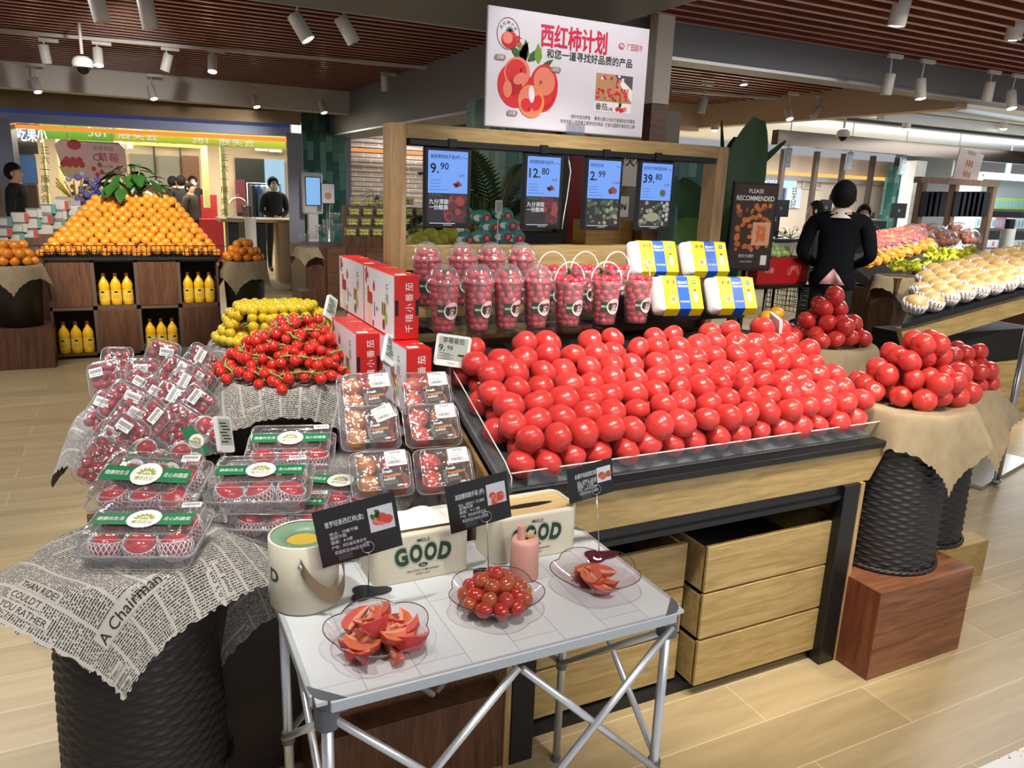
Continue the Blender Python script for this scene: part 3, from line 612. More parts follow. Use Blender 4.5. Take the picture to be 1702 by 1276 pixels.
# ---------------- three flower shaped glass bowls and their samples
glass=clear('pinkish_glass',(.93,.87,.89,1),.06,.55,.03); glrim=clear('dark_glass_rim',(.42,.28,.34,1),.15,.5,.05)
def bowl(x,y,label,r,a0):
    t=thing('glass_bowl',label,'bowl',(x,y,.7512),a0); b=MB()
    prof=[(.0,.004),(.038,.004),(.055,.012),(.074,.024),(.09,.037),(r,.05)]; n=70; vs=[];fs=[]
    for k,(q,z) in enumerate(prof):
        for j in range(n):
            a=2*PI*j/n; am=.0 if q<.05 else .11*((q-.05)/(r-.05)); l=1-am*(1-abs(math.cos(2.5*a)))*1.1+am*.3
            vs.append((q*l*math.cos(a),q*l*math.sin(a),z-.012*am*9*(1-abs(math.cos(2.5*a)))*.5))
    for k in range(len(prof)-1):
        for j in range(n): fs.append((k*n+j,k*n+(j+1)%n,(k+1)*n+(j+1)%n,(k+1)*n+j))
    b.add(vs,fs,0,True); b.cyl((0,0,.002),.036,.004,24,0); b.build('dish',glass,t); q=MB(); q.tube(vs[-n:],.0012,5,0,closed=True); q.build('rim_edge',glrim,t); return t
bx=[(.392,1.325),(.668,1.365),(.925,1.365)]
bowl(*bx[0],'clear flower-shaped glass bowl heaped with tomato wedges, nearest the bin',.104,.3)
bowl(*bx[1],'clear flower-shaped glass bowl heaped with small plum tomatoes, between the two wedge bowls',.104,.75)
bowl(*bx[2],'clear flower-shaped glass bowl with a few wet tomato pieces, by the table corner',.104,.3)
flesh=pm('tomato_flesh','#cb6450',.25,var=.16,scale=60,coat=.3,rnd=.12); fleshl=pm('tomato_core','#d98d74',.3,var=.15,scale=80,coat=.3); seed=pm('tomato_seed_gel','#b9642f',.25,var=.2,scale=90,coat=.4); skin=pm('wedge_skin','#b93a2e',.25,coat=.2,rnd=.1)
def wedge_mesh(ang,L_,n=4,m_=6):
    # skin grid, two flat cut faces with core and seed pockets, edges softened by subdivision
    vs=[];fs=[];mi=[]; ix={}
    q=random.Random(int(ang*1e4))
    def P(i,j):
        if j in(0,m_): i=0
        if (i,j) not in ix:
            th=-ang/2+ang*i/n; ph=PI*j/m_; r=L_*.5*math.sin(ph)**.75; ix[(i,j)]=len(vs); vs.append((r*math.cos(th),r*math.sin(th),L_*.5*math.cos(ph)*(1+.06*math.cos(ph))))
        return ix[(i,j)]
    for i in range(n):
        for j in range(m_):
            f=[P(i,j),P(i,j+1),P(i+1,j+1),P(i+1,j)]; f=list(dict.fromkeys(f)); fs.append(f); mi.append(0)
    spine=[P(0,0)]
    for j in range(1,m_): spine.append(len(vs)); ph=PI*j/m_; vs.append((L_*.05*math.sin(ph)+q.uniform(-.001,.001),0,L_*.5*math.cos(ph)))
    spine.append(P(0,m_))
    for e in(0,n):
        mid={}
        th=-ang/2+ang*e/n
        for k,fr in((1,.36),(2,.72)):
            for j in range(1,m_):
                ph=PI*j/m_; r=L_*.5*math.sin(ph)**.75*fr+L_*.05*math.sin(ph)*(1-fr); d=(.0022 if (k==1 and j in(2,4)) else 0); nn=(-math.sin(th),math.cos(th)); sg=-1 if e else 1
                mid[(k,j)]=len(vs); vs.append((r*math.cos(th)+nn[0]*d*sg,r*math.sin(th)+nn[1]*d*sg,L_*.5*math.cos(ph)*(1-.1*fr)))
        def Q(k,j):
            if j==0 or j==m_: return P(0,j)
            return (spine[j],mid.get((1,j)),mid.get((2,j)),P(e,j))[k]
        for k in range(3):
            for j in range(m_):
                f=list(dict.fromkeys([Q(k,j),Q(k,j+1),Q(k+1,j+1),Q(k+1,j)]))
                if len(f)<3: continue
                fs.append(f[::-1] if e==0 else f); mi.append((2,3 if j in(1,2,3,4) else 1,1)[k] if k!=1 else (3 if j in(1,4) else 1))
    me=bpy.data.meshes.new('w'); me.from_pydata(vs,[],fs); me.polygons.foreach_set('material_index',mi); me.polygons.foreach_set('use_smooth',[True]*len(fs))
    for m in (skin,flesh,fleshl,seed): me.materials.append(m)
    me.update(); o=bpy.data.objects.new('w',me); COL.objects.link(o); sb_=o.modifiers.new('s','SUBSURF'); sb_.levels=2
    dg=bpy.context.evaluated_depsgraph_get(); m2=bpy.data.meshes.new_from_object(o.evaluated_get(dg)); bpy.data.objects.remove(o); m2.name='tomato_wedge'; return m2
WED=[wedge_mesh(R.uniform(.8,1.15),.078) for _ in range(5)]
rw=random.Random(5)
def heapw(bx_,n,spread,h,sc_,label,group):
    for i in range(n):
        k=i/n; a=i*2.39996; rr_=spread*math.sqrt(1-k*.92)*(.35+.65*rw.random()**.5); z=.7512+.026+k*h
        place('tomato_wedge',WED[i%5],(bx_[0]+rr_*math.cos(a),bx_[1]+rr_*math.sin(a),z+max(0,rr_-.05)*.35),(Matrix.Rotation(rw.uniform(0,6.28),3,'Z')@Matrix.Rotation(rw.uniform(1.2,1.9),3,'Y')@Matrix.Rotation(rw.choice((-1,1))*rw.uniform(.5,1.5),3,'Z')).to_euler(),(sc_,)*3,label,'tomato wedge',group)
heapw(bx[0],26,.066,.044,1.0,'cut tomato wedge piled in the glass bowl nearest the round bin','wedges in the bowl by the bin')
heapw(bx[2],8,.042,.02,.9,'wet cut tomato piece in the glass bowl by the table corner','pieces in the bowl by the table corner')
PLUMS=[]
for nm,c1,c2 in(('plum_red','#b02a26','#a83a2a'),('plum_rust','#a8432a','#a0502c'),('plum_olive','#9a7a2e','#a5682e')):
    mb=MB(); mb.ball((0,0,0),(1,1,1.22),18,12); PLUMS.append(mb.mesh('plum_cherry_tomato',tom_mat(nm,c1,c2,.12,.1,.4)))
spots=[]
for z,n,q in((.026,11,.066),(.024,5,.03),(.048,9,.052),(.05,4,.02),(.068,5,.026),(.083,1,.0)):
    for i in range(n): a=2*PI*i/n+z*40; spots.append((q*math.cos(a),q*math.sin(a),z+(.007 if q>.06 else 0)))
for p in spots: k=rw.uniform(.0165,.0185); place('plum_cherry_tomato',rw.choice(PLUMS[:1]*6+PLUMS[1:2]*3+PLUMS[2:]),(bx[1][0]+p[0],bx[1][1]+p[1],.7512+p[2]),rot3(rw),(k,k,k),'small plum cherry tomato heaped in the middle glass bowl','cherry tomato','plum tomatoes in the middle bowl')
# ---------------- black sample cards on wire stands
card_dark=pm('card_black','#0a0b12',.35,coat=.15); cardw=pm('card_white_print','#cfd2d6',.4); phot=pm('card_photo_grey','#c9ccd4',.4)
def card(px,py,Y,wd,ht,rl,label,title,lines,base_xy,kind,fr):
    c=aty(px,py,Y); t=thing('sample_card_stand',label,'card stand',(base_xy[0],base_xy[1],.7515)); off=Vector(t.location)
    m=Matrix.Translation(c-off)@Matrix.Rotation(math.radians(-4),4,'Z')@FY(0,0,0)@Matrix.Rotation(math.radians(rl),4,'Z')
    b=MB(); b.box((0,0,-.001),(wd,ht,.0016),0,M=m); cd=b.build('card',[card_dark],t)
    s=MB(); L=-wd/2+.02
    s.text(title,(L,ht*.22,.0003),.0105,0,m,'l',.0,wmax=wd*.47,fat=.00012)
    for i,(tx,yy) in enumerate(lines): s.text(tx,(L+.006,yy*ht,.0003),.0062,0,m,'l',.006,wmax=wd*.42)
    s.text('欢迎关注Ulife企业微信',(L+.01,-.30*ht,.0003),.007,0,m,'l',.008,wmax=wd*.42)
    for i in range(4): s.box((L+.03,-.36*ht-i*.0032,.0003),(.03,.0009,.0002),1,M=m)
    s.quad([(wd*.14,-.12*ht,.0003),(wd*.45,-.12*ht,.0003),(wd*.45,.32*ht,.0003),(wd*.14,.32*ht,.0003)],2,m)
    q=random.Random(kind); n=(5,9,3)[kind]
    for i in range(n):
        r=(.011,.008,.0095)[kind]; x=wd*.30+((i%3)-1)*r*1.1+q.uniform(-.003,.003); y=(.06-.05*(i//3 if kind else (i>2)*-1))*ht+q.uniform(-.003,.003)+.0; s.disc((x,y,.0005+i*.00008),r,r*.95,3+(i%2),14,m)
    if kind==0:
        for i in range(6): s.disc((wd*.22+q.uniform(-.007,.007),.17*ht+q.uniform(-.008,.008),.0011),.007,.004,5,8,m,q.uniform(0,3))
    s.build('print',[cardw,greyp,phot,pm('card_tomato_red','#c6463a',.4) if kind!=2 else pm('card_tomato_tan','#a8543a',.4),pm('card_tomato_pale','#d9796a',.4) if kind!=2 else pm('card_tomato_tan2','#b8633f',.4),leafd],cd)
    # wire with ring, wavy base
    e=m@Vector((.012,-ht/2+.006,.003)); b=MB(); b.tube([(0,0,.004),tuple((Vector((0,0,.004))+e)/2),tuple(e)],.0012,6); b.tube([tuple(m@Vector((.012+.013*math.cos(a*PI/8),-ht/2+.02+.013*math.sin(a*PI/8),.0025))) for a in range(16)],.0009,5,closed=True); b.build('wire',steel,t)
    b=MB(); po=[]
    for i in range(26):
        a=2*PI*i/26; q_=.034*(1+.28*math.cos(3*a+.6)); po.append((q_*1.25*math.cos(a),q_*.8*math.sin(a)))
    b.prism(po,0,.004,0); b.build('base',fr,t)
fr1=pm('gun_metal','#3a3d48',.25,.8); fr2=pm('plum_metal','#6e3444',.25,.7)
sx1=atz(612,985,.7515); sx2=atz(812,955,.7515); sx3=atz(996,925,.7515)
card(596,880,1.46,.172,.128,9,'black sample card with tomato photo beside the round cream bin','普罗旺斯西红柿(盒)',(('特点：沙瓤不酸',.04),('          甜而不腻',-.03),('甜度：4-5度',-.11),('产地：河北省石家庄市',-.2)),(sx1.x,sx1.y),0,fr1)
card(796,835,1.50,.150,.118,9,'black sample card standing over the bowl of plum tomatoes, between the other two cards','清甜樱桃随手装 (杯)',(('特点：清甜多汁  口口爆浆',.04),('          皮薄肉厚',-.03),('甜度：9-11度',-.11),('产地：河北省石家庄市',-.2)),(sx2.x,sx2.y),1,fr1)
card(982,799,1.54,.128,.094,9,'black sample card in front of the tomato bin wall, above the table corner','永顺华有机西红柿',(('特点：皮薄味浓  口感沙甜',.04),('          酸甜可口  自然成熟',-.03),('甜度：5-6度',-.11),('产地：北京市大兴区',-.2)),(sx3.x,sx3.y),2,fr2)
# ================================================================ cups of cherry tomatoes
chm=tom_mat('cherry_tomato_skin','#d8344a','#c22a35',.14,.15,.4)
mb=MB(); mb.ball((0,0,0),(1,1,1.08),14,10); CH=mb.mesh('cherry_tomato',chm)
sleeveg=pm('sleeve_dark_green','#2f4a37',.45); pinkw=pm('emblem_pink_white','#ead2cf',.45); bord=pm('emblem_bordeaux','#5b2a2c',.5)
def emblem(mb,c,r,M=None,map=None,mi=(2,1,3)):
    # round white badge, olive sun with rays over a band of writing
    def put(vs,f,k): mb.add([map(p) for p in vs] if map else vs,f,k,False,M)
    n=24; ring=[(c[0]+r*math.cos(2*PI*i/n),c[1]+r*math.sin(2*PI*i/n),c[2]) for i in range(n)]
    put([(c[0],c[1],c[2])]+ring,[(0,i+1,(i+1)%n+1) for i in range(n)],mi[0])
    q=r*.42; s=[]
    for i in range(15):
        a=PI*i/14; k=r*(.72 if i%2 else .5); s.append((c[0]+k*math.cos(a),c[1]-r*.08+k*math.sin(a),c[2]+.0003))
    put([(c[0],c[1]-r*.08,c[2]+.0003)]+s,[(0,i+1,i+2) for i in range(14)],mi[2])
    s=[(c[0]+q*.8*math.cos(PI*i/10),c[1]-r*.08+q*.8*math.sin(PI*i/10),c[2]+.0005) for i in range(11)]; put(s,[tuple(range(11))],mi[0])
    s=[(c[0]+q*.62*math.cos(PI*i/10),c[1]-r*.08+q*.62*math.sin(PI*i/10),c[2]+.0006) for i in range(11)]; put(s,[tuple(range(11))],mi[2])
    mb.text('EA',(c[0],c[1]+r*.1,c[2]+.0008),r*.2,mi[0],M,bold=.02,map=map); mb.text('博华农业',(c[0],c[1]-r*.42,c[2]+.0006),r*.3,mi[2],M,wmax=r*1.25,map=map,bold=.01)
CUP=dict(dome=(.036,.053,.165),flat=(.041,.056,.155))
def cup_meshes(kind):
    r0,r1,h=CUP[kind]; b=MB(); b.lathe([(0,.001),(r0*.95,.001),(r0,.004),(r0+(r1-r0)*.4,h*.42),(r0+(r1-r0)*.45,h*.45),(r1,h)],36,0); out={'cup':b.mesh('cup',cupp)}
    b=MB()
    if kind=='dome':
        b.lathe([(r1+.004,h-.004),(r1+.005,h+.004),(r1-.001,h+.006)]+[((r1-.001)*math.cos(a*PI/18),h+.006+.052*math.sin(a*PI/18)) for a in range(1,10)],36,0)
    else:
        b.lathe([(r1+.003,h-.006),(r1+.004,h+.004),(r1-.002,h+.006),(r1-.006,h+.002),(r1*.5,h+.002),(0,h+.002)],36,0)
    out['lid']=b.mesh('lid',cupp)
    b=MB(); z0,z1=h*.34,h*.56; rr=lambda z:r0+(r1-r0)*z/h+.0008
    a0=1.5*PI+.32; span=1.15 if kind=='dome' else 1.0
    for i in range(20):
        u0=a0-span+2*span*i/20; u1=a0-span+2*span*(i+1)/20
        if kind=='flat' and u1>a0+.2: continue
        b.add([(rr(z)*math.cos(u),rr(z)*math.sin(u),z) for u,z in((u0,z0),(u1,z0),(u1,z1),(u0,z1))],[(0,1,2,3)],0,True)
    def mp(p):
        z=(z0+z1)/2+p[1]; q=rr(z)+.0008+p[2]; u=a0+p[0]/rr(h*.45); return (q*math.cos(u),q*math.sin(u),z)
    emblem(b,(0,0,.0002),.029,map=mp,mi=(1,1,2)); b.text('健康的生活',(-.036,0,.0004),.0065,3,map=mp,bold=.01,wmax=.026)
    out['sleeve']=b.mesh('label_sleeve',[sleeveg,pinkw,bord,wlab])
    if kind=='flat':
        b=MB(); b.tube([(r1*1.02*math.cos(a*PI/16),.0,h-.0+.07*math.sin(a*PI/16)) for a in range(17)],.0028,6); out['handle']=b.mesh('handle',pm('clear_white_handle','#e9dfe2',.3))
    return out
CM={k:cup_meshes(k) for k in CUP}
rc=random.Random(11); fillmb=MB()
def cup(kind,px,py,Y,z,front,label,ci):
    x=aty(px,py,Y).x; rz=rc.uniform(-.22,.22); t=thing('tomato_cup' if kind=='dome' else 'tomato_bucket',label,'cup',(x,Y,z),rz)
    m=CM[kind]; place('cup_body',m['cup'],(0,0,0),parent=t); place('dome_lid' if kind=='dome' else 'flat_lid',m['lid'],(0,0,0),parent=t); place('label_sleeve',m['sleeve'],(0,0,0),parent=t)
    if kind=='flat': place('handle',m['handle'],(0,0,0),rot=(0,0,rc.uniform(-.3,.3)),parent=t)
    r0,r1,h=CUP[kind]
    lv=8
    for k in range(lv+ (1 if kind=='dome' else 0)):
        zz=.014+k*.0212; R_=(r0+(r1-r0)*min(zz,h)/h)-.0155
        if k==lv: R_=.022
        n=7 if k<lv else 4; a0=rc.uniform(0,6)
        for i in range(n):
            a=a0+2*PI*i/n; p=Vector((x+R_*math.cos(a),Y+R_*math.sin(a),z+zz)); rr=rc.uniform(.0125,.0148)
            vis=(math.sin(a)<.35) and (front or k>=4)
            if vis: place('cherry_tomato',CH,p,rot3(rc),(rr,rr,rr),'small cherry tomato packed in a clear cup or bucket','cherry tomato','cherry tomatoes in the clear cups')
            else: fillmb.ball(p,(rr,rr,rr),8,6)
        if k<lv: fillmb.ball((x,Y,z+zz),(.016,.016,.016),8,6)
ordn=['first','second','third','fourth']
for i,px in enumerate((737,793,841,890)): cup('dome',px,540,2.352,1.180,True,'domed clear cup of cherry tomatoes in the front row, %s from the red cartons'%ordn[i],i)
for i,px in enumerate((710,768,816,866)): cup('dome',px,430,2.53,1.238,False,'domed clear cup of cherry tomatoes in the back row, %s from the oak post'%ordn[i],i)
for i,px in enumerate((943,1003,1056)): cup('flat',px,535,2.352,1.180,True,'flat-lidded clear bucket with handle in the front row, %s beside the domed cups'%ordn[i],i)
for i,px in enumerate((918,972,1025)): cup('flat',px,440,2.53,1.20,False,'flat-lidded clear bucket with raised handle in the back row, %s beside the domed cups'%ordn[i],i)
tag(fillmb.build('cherry_tomato_fill',chm),'cherry tomatoes filling the hidden middle of the clear cups','cherry tomatoes',kind='stuff')
# ================================================================ egg cartons
pulp=pm('egg_carton_white','#e9e8e4',.55); yel=pm('egg_label_yellow','#e6d21f',.35); blu=pm('egg_label_blue','#1b55b8',.35)
def eggcarton(px,py,Y,label):
    c=aty(px,py,Y); t=thing('egg_carton',label,'egg carton',c,0,rot=(math.radians(63),0,math.radians(-10)))
    w_,h_,d_=.205,.15,.075
    b=MB()
    def ring(z,k): return [(p[0]*k,p[1]*k,z) for p in rrect(w_,h_,.022,4)]
    n=len(ring(0,1)); vs=[];
    for z,k in((-d_/2,.9),(-.004,1.0),(.004,1.0),(d_/2-.01,.9),(d_/2,.84)): vs+=ring(z,k)
    b.add(vs,[(k*n+i,k*n+(i+1)%n,(k+1)*n+(i+1)%n,(k+1)*n+i) for k in range(4) for i in range(n)]+[tuple(reversed(range(n))),tuple(range(4*n,5*n))],0,True); b.build('shell',pulp,t)
    s=MB(); x0,x1=-.066,.092; hy=h_*.42
    def band(xa,xb,mi):
        z=d_/2+.0012; s.quad([(xa,-hy,z),(xb,-hy,z),(xb,hy,z),(xa,hy,z)],mi); s.quad([(xa,-hy-.017,.006),(xb,-hy-.017,.006),(xb,-hy,z),(xa,-hy,z)],mi); s.quad([(xa,hy,z),(xb,hy,z),(xb,hy+.017,.006),(xa,hy+.017,.006)],mi)
    band(x0,-.008,0); band(-.008,.04,1); band(.04,x1,0); z=d_/2+.002
    s.text('黄天鹅',(-.032,.042,z),.013,3,bold=.012,wmax=.036); s.text('超3000万',(.016,.04,z),.0095,2,bold=.012,wmax=.04); s.text('中国家庭的选择',(.016,.026,z),.007,2,wmax=.042,bold=.01); s.text('可生食鸡蛋',(.016,-.035,z),.006,2,wmax=.038)
    s.disc((-.03,-.025,z),.013,.015,2,18); s.disc((-.03,-.025,z+.0003),.0095,.011,4,16); s.disc((.066,.042,z),.009,.01,5,10); s.text('鲜',(.066,.042,z+.0004),.008,0)
    # little printed figure in a white coat
    s.disc((.064,-.018,z),.009,.02,2,14); s.disc((.064,.006,z+.0002),.0055,.006,6,12); s.disc((.064,.01,z+.0003),.006,.004,3,12)
    s.build('label',[yel,blu,wlab,pm('egg_print_brown','#5a3a12',.5),pm('egg_yolk','#e58a1f',.4),pm('egg_badge','#3f7f8f',.5),pm('print_skin','#e0a98a',.5)],t)
eggcarton(1122,492,2.34,'yellow and blue labelled egg carton in the front pair, beside the clear buckets')
eggcarton(1212,492,2.34,'yellow and blue labelled egg carton in the front pair, at the outer end')
eggcarton(1083,432,2.52,'yellow and blue labelled egg carton in the back pair, behind the clear buckets')
eggcarton(1168,432,2.52,'yellow and blue labelled egg carton in the back pair, nearest the oak post')
# ================================================================ red and white tomato cartons
cr1=pm('carton_red','#d3231f',.35); crw=pm('carton_white','#eceef3',.35); crb=pm('carton_slot','#15100f',.6)
def carton(x,y,z,label,h=.202,L_=.345,w_=.079,lying=False):
    t=thing('tomato_carton',label,'carton',(x,y,z),0); b=MB(); b.box((0,0,h/2),(w_,L_,h),0,b=.0015); b.box((0,-L_/2-.0005,h*.5),(w_*.985,.001,h*.985),0)
    b.quad([(-w_/2-.0006,L_/2-.002,.002),(-w_/2-.0006,-L_/2+.002,.002),(-w_/2-.0006,-L_/2+.002,h-.002),(-w_/2-.0006,L_/2-.002,h-.002)],1); b.build('carton_body',[cr1,crw],t)
    s=MB(); m=frame((-w_/2-.001,0,h/2),(0,-1,0),(0,0,1)); q=random.Random(4); s.quad([(-L_/2+.003,-h/2+.003,0),(L_/2-.003,-h/2+.003,0),(L_/2-.003,h/2-.003,0),(-L_/2+.003,h/2-.003,0)],11,m)
    def D(px_,py_,rx,ry,mi,zz=.0004,rot=0): s.disc((px_,py_,zz),rx,ry,mi,14,m,rot)
    s.add([(x_,y_,.0005) for x_,y_ in((-.135,-.02),(-.125,-.088),(-.085,-.088),(-.07,-.02))],[(0,1,2,3)],2,False,m)
    for i in range(9): D(-.118+(i%4)*.013,-.012+(i//4)*.018,.011,.012,0 if i%3 else 3,.0008+i*1e-5)
    for i in range(8): D(-.15+q.uniform(0,.03),.05+i*.008-.03*(i>5),.007,.008,3 if i%2 else 0,.0006+i*1e-5)
    D(-.05,.04,.013,.016,0); D(-.05,.058,.004,.005,4,.0007); s.tube([(-.045,-.01,.0006),(-.04,-.06,.0006)],.0015,4,5,M=m)
    s.text('千',(.095,.05,.0006),.026,6,m); s.text('禧',(.095,.018,.0006),.026,6,m)
    for i,cx in enumerate((.0,.02)): s.text('小' if i else '番',(cx-.02,-.03-i*.0,.0006),.012,5,m)
    for i in range(4): s.quad([(.04+i*.012,-.04,.0006),(.05+i*.012,-.04,.0006),(.05+i*.012,.0,.0006),(.04+i*.012,.004,.0006)],7 if i%2 else 4,m)
    D(.085,-.045,.014,.022,8,.0008); D(.06,-.07,.014,.018,3,.0009); D(.058,-.07,.006,.01,4,.001); D(-.06,-.085,.01,.011,0,.0008)
    m2=FY(0,-L_/2-.0014,h/2)
    for i,ch in enumerate('千禧小番茄'): s.text(ch,(.008,-.066+i*.033,.0003),.020,9,m2,rot=PI/2,bold=.005)
    for xx in(-w_/2+.006,w_/2-.006): s.box((xx,0,.0004),(.011,.05,.0006),10,M=m2)
    m3=frame((0,0,h+.0004),(1,0,0),(0,1,0)); s.quad([(-.03,-.16,.0003),(.005,-.16,.0003),(.005,-.13,.0003),(-.03,-.13,.0003)],9,m3)
    s.text('千禧',(.02,-.1,.0003),.014,9,m3); s.text('小番茄',(.02,.06,.0003),.012,9,m3)
    s.build('print',[pm('carton_print_red','#c2281f',.4),cr1,pm('carton_print_cream','#ecdcc9',.4),pm('carton_print_dark_red','#8f1d1d',.4),leafd,ink,taupe,orange_p,pm('carton_lime','#8cbf2f',.4),wlab,crb,crw],t)
carton(.779,2.475,1.170,'red and white tomato carton standing on the upper level, next to the first cup')
carton(.779,2.825,1.170,'red and white tomato carton standing on the upper level, farther back against the oak post')
carton(.772,2.335,.966,'red and white tomato carton on the lower level, nearest, below the 9.98 tag')
carton(.692,2.61,.966,'red and white tomato carton on the lower level, beside the vine tomato basket')
carton(.772,2.69,.966,'red and white tomato carton on the lower level, tucked in behind the others')
# ================================================================ electronic price tags
eink=pm('eink_grey','#aab3a8',.4)
def etag(loc,rz,tilt,roll,label,rich=True,wd=.108,ht=.098,post=.08):
    t=thing('price_tag',label,'price tag',loc); M=Matrix.Rotation(rz,4,'Z')@Matrix.Rotation(tilt,4,'X')@FY(0,0,0)@Matrix.Rotation(roll,4,'Z')
    b=MB(); b.prism(rrect(wd,ht,.008,4),-.006,.006,0,M); b.build('case',white,t)
    s=MB(); s.quad([(-wd*.42,-ht*.3,.0065),(wd*.42,-ht*.3,.0065),(wd*.42,ht*.42,.0065),(-wd*.42,ht*.42,.0065)],0,M)
    if rich:
        s.text('草莓番茄',(0,ht*.31,.007),.014,1,M,bold=.01,wmax=wd*.62); s.text('9.',(-wd*.40,ht*.07,.007),.021,1,M,'l',.012); s.text('98',(-wd*.16,ht*.085,.007),.013,1,M,'l',.008)
        for i in range(5): s.box((-wd*.2+(i%2)*.01,-ht*.1-i*.0045,.007),(wd*.3,.0012,.0003),1,M=M)
        s.box((wd*.27,-ht*.12,.007),(wd*.2,.006,.0003),1,M=M); s.text('UNIONE',(0,-ht*.4,.007),.004,1,M)
    else:
        for i in range(7): s.box(((i%3)*.006-.008,ht*.3-i*.0085,.007),(wd*.5,.003,.0003),1,M=M)
    s.build('display_face',[eink,ink],t)
    b=MB(); b.tube([tuple(M@Vector((0,-ht*.45,-.004))),tuple(M@Vector((0,-ht*.6,-.012))),tuple((M@Vector((0,-ht*.6,-.012)))+Vector((0,.0,-post)))],.006,8); p=(M@Vector((0,-ht*.6,-.012)))+Vector((0,0,-post)); b.cyl((p.x,p.y,p.z),.013,.03,10); b.build('clip_post',clear('frosted_clip',(.78,.8,.84,1),.25,.6,.2),t)
etag(aty(752,583,2.17),math.radians(-20),math.radians(-12),math.radians(-7),'white electronic price tag reading 9.98, clipped to the tomato bin wall',post=.03)
etag(aty(647,582,2.30),math.radians(38),math.radians(-18),math.radians(-38),'white electronic price tag tilted steeply, before the lower red carton',False,.05,.1,.06)
etag(aty(549,512,2.95),math.radians(38),math.radians(-18),math.radians(-38),'white electronic price tag tilted steeply, behind the vine tomato basket',False,.05,.1,.06)
etag(aty(1289,545,2.2),math.radians(70),math.radians(-10),math.radians(12),'white electronic price tag seen edge-on at the end of the tomato bin',False,.09,.1,.02)
etag(aty(372,722,2.12),math.radians(52),math.radians(-18),math.radians(-18),'white electronic price tag standing among the boxed tomatoes',False,.06,.1,.03)
# ================================================================ wicker baskets, cloths
wick=pm('dark_wicker','#2a2727',.42,var=.25,scale=40,spec=.5)
def wicker_mesh(rb_,rt_2,h,stakes=32,rowh=.0135):
    rows=int(h/rowh); nz=rows*3; nth=stakes*6; mb=MB(); vs=[]
    for k in range(nz+1):
        z=h*k/nz; row=k//3; ph=k%3; b0=rb_+(rt_2-rb_)*z/h; env=(.2,1,.9)[ph]
        for j in range(nth):
            a=2*PI*j/nth; c_=math.cos(stakes*a/2+PI*row); d=.003*c_*env-(.0035 if ph==0 else 0); vs.append(((b0+d)*math.cos(a),(b0+d)*math.sin(a),z))
    mb.add(vs,[(k*nth+j,k*nth+(j+1)%nth,(k+1)*nth+(j+1)%nth,(k+1)*nth+j) for k in range(nz) for j in range(nth)],0,True)
    mb.disc((0,0,.004),rb_*.98,rb_*.98,0,32); mb.disc((0,0,h-.03),rt_2*.98,rt_2*.98,0,32)
    me=mb.mesh('weave',wick); q=MB(); n=90
    for o in(0,PI): q.tube([((rb_+.004+.004*math.cos(25*a*2*PI/n+o))*math.cos(a*2*PI/n),(rb_+.004+.004*math.cos(25*a*2*PI/n+o))*math.sin(a*2*PI/n),.009+.004*math.sin(25*a*2*PI/n+o)) for a in range(n)],.006,6,closed=True)
    for o in(0,PI): q.tube([((rt_2+.004*math.cos(25*a*2*PI/n+o))*math.cos(a*2*PI/n),(rt_2+.004*math.cos(25*a*2*PI/n+o))*math.sin(a*2*PI/n),h+.004*math.sin(25*a*2*PI/n+o)) for a in range(n)],.006,6,closed=True)
    return me,q.mesh('braid',wick)
def basket(x,y,z,meshes,label):
    t=thing('wicker_basket',label,'basket',(x,y,z)); place('weave',meshes[0],(0,0,0),parent=t); place('braided_edge',meshes[1],(0,0,0),parent=t); return t
WK=wicker_mesh(.19,.172,.585)
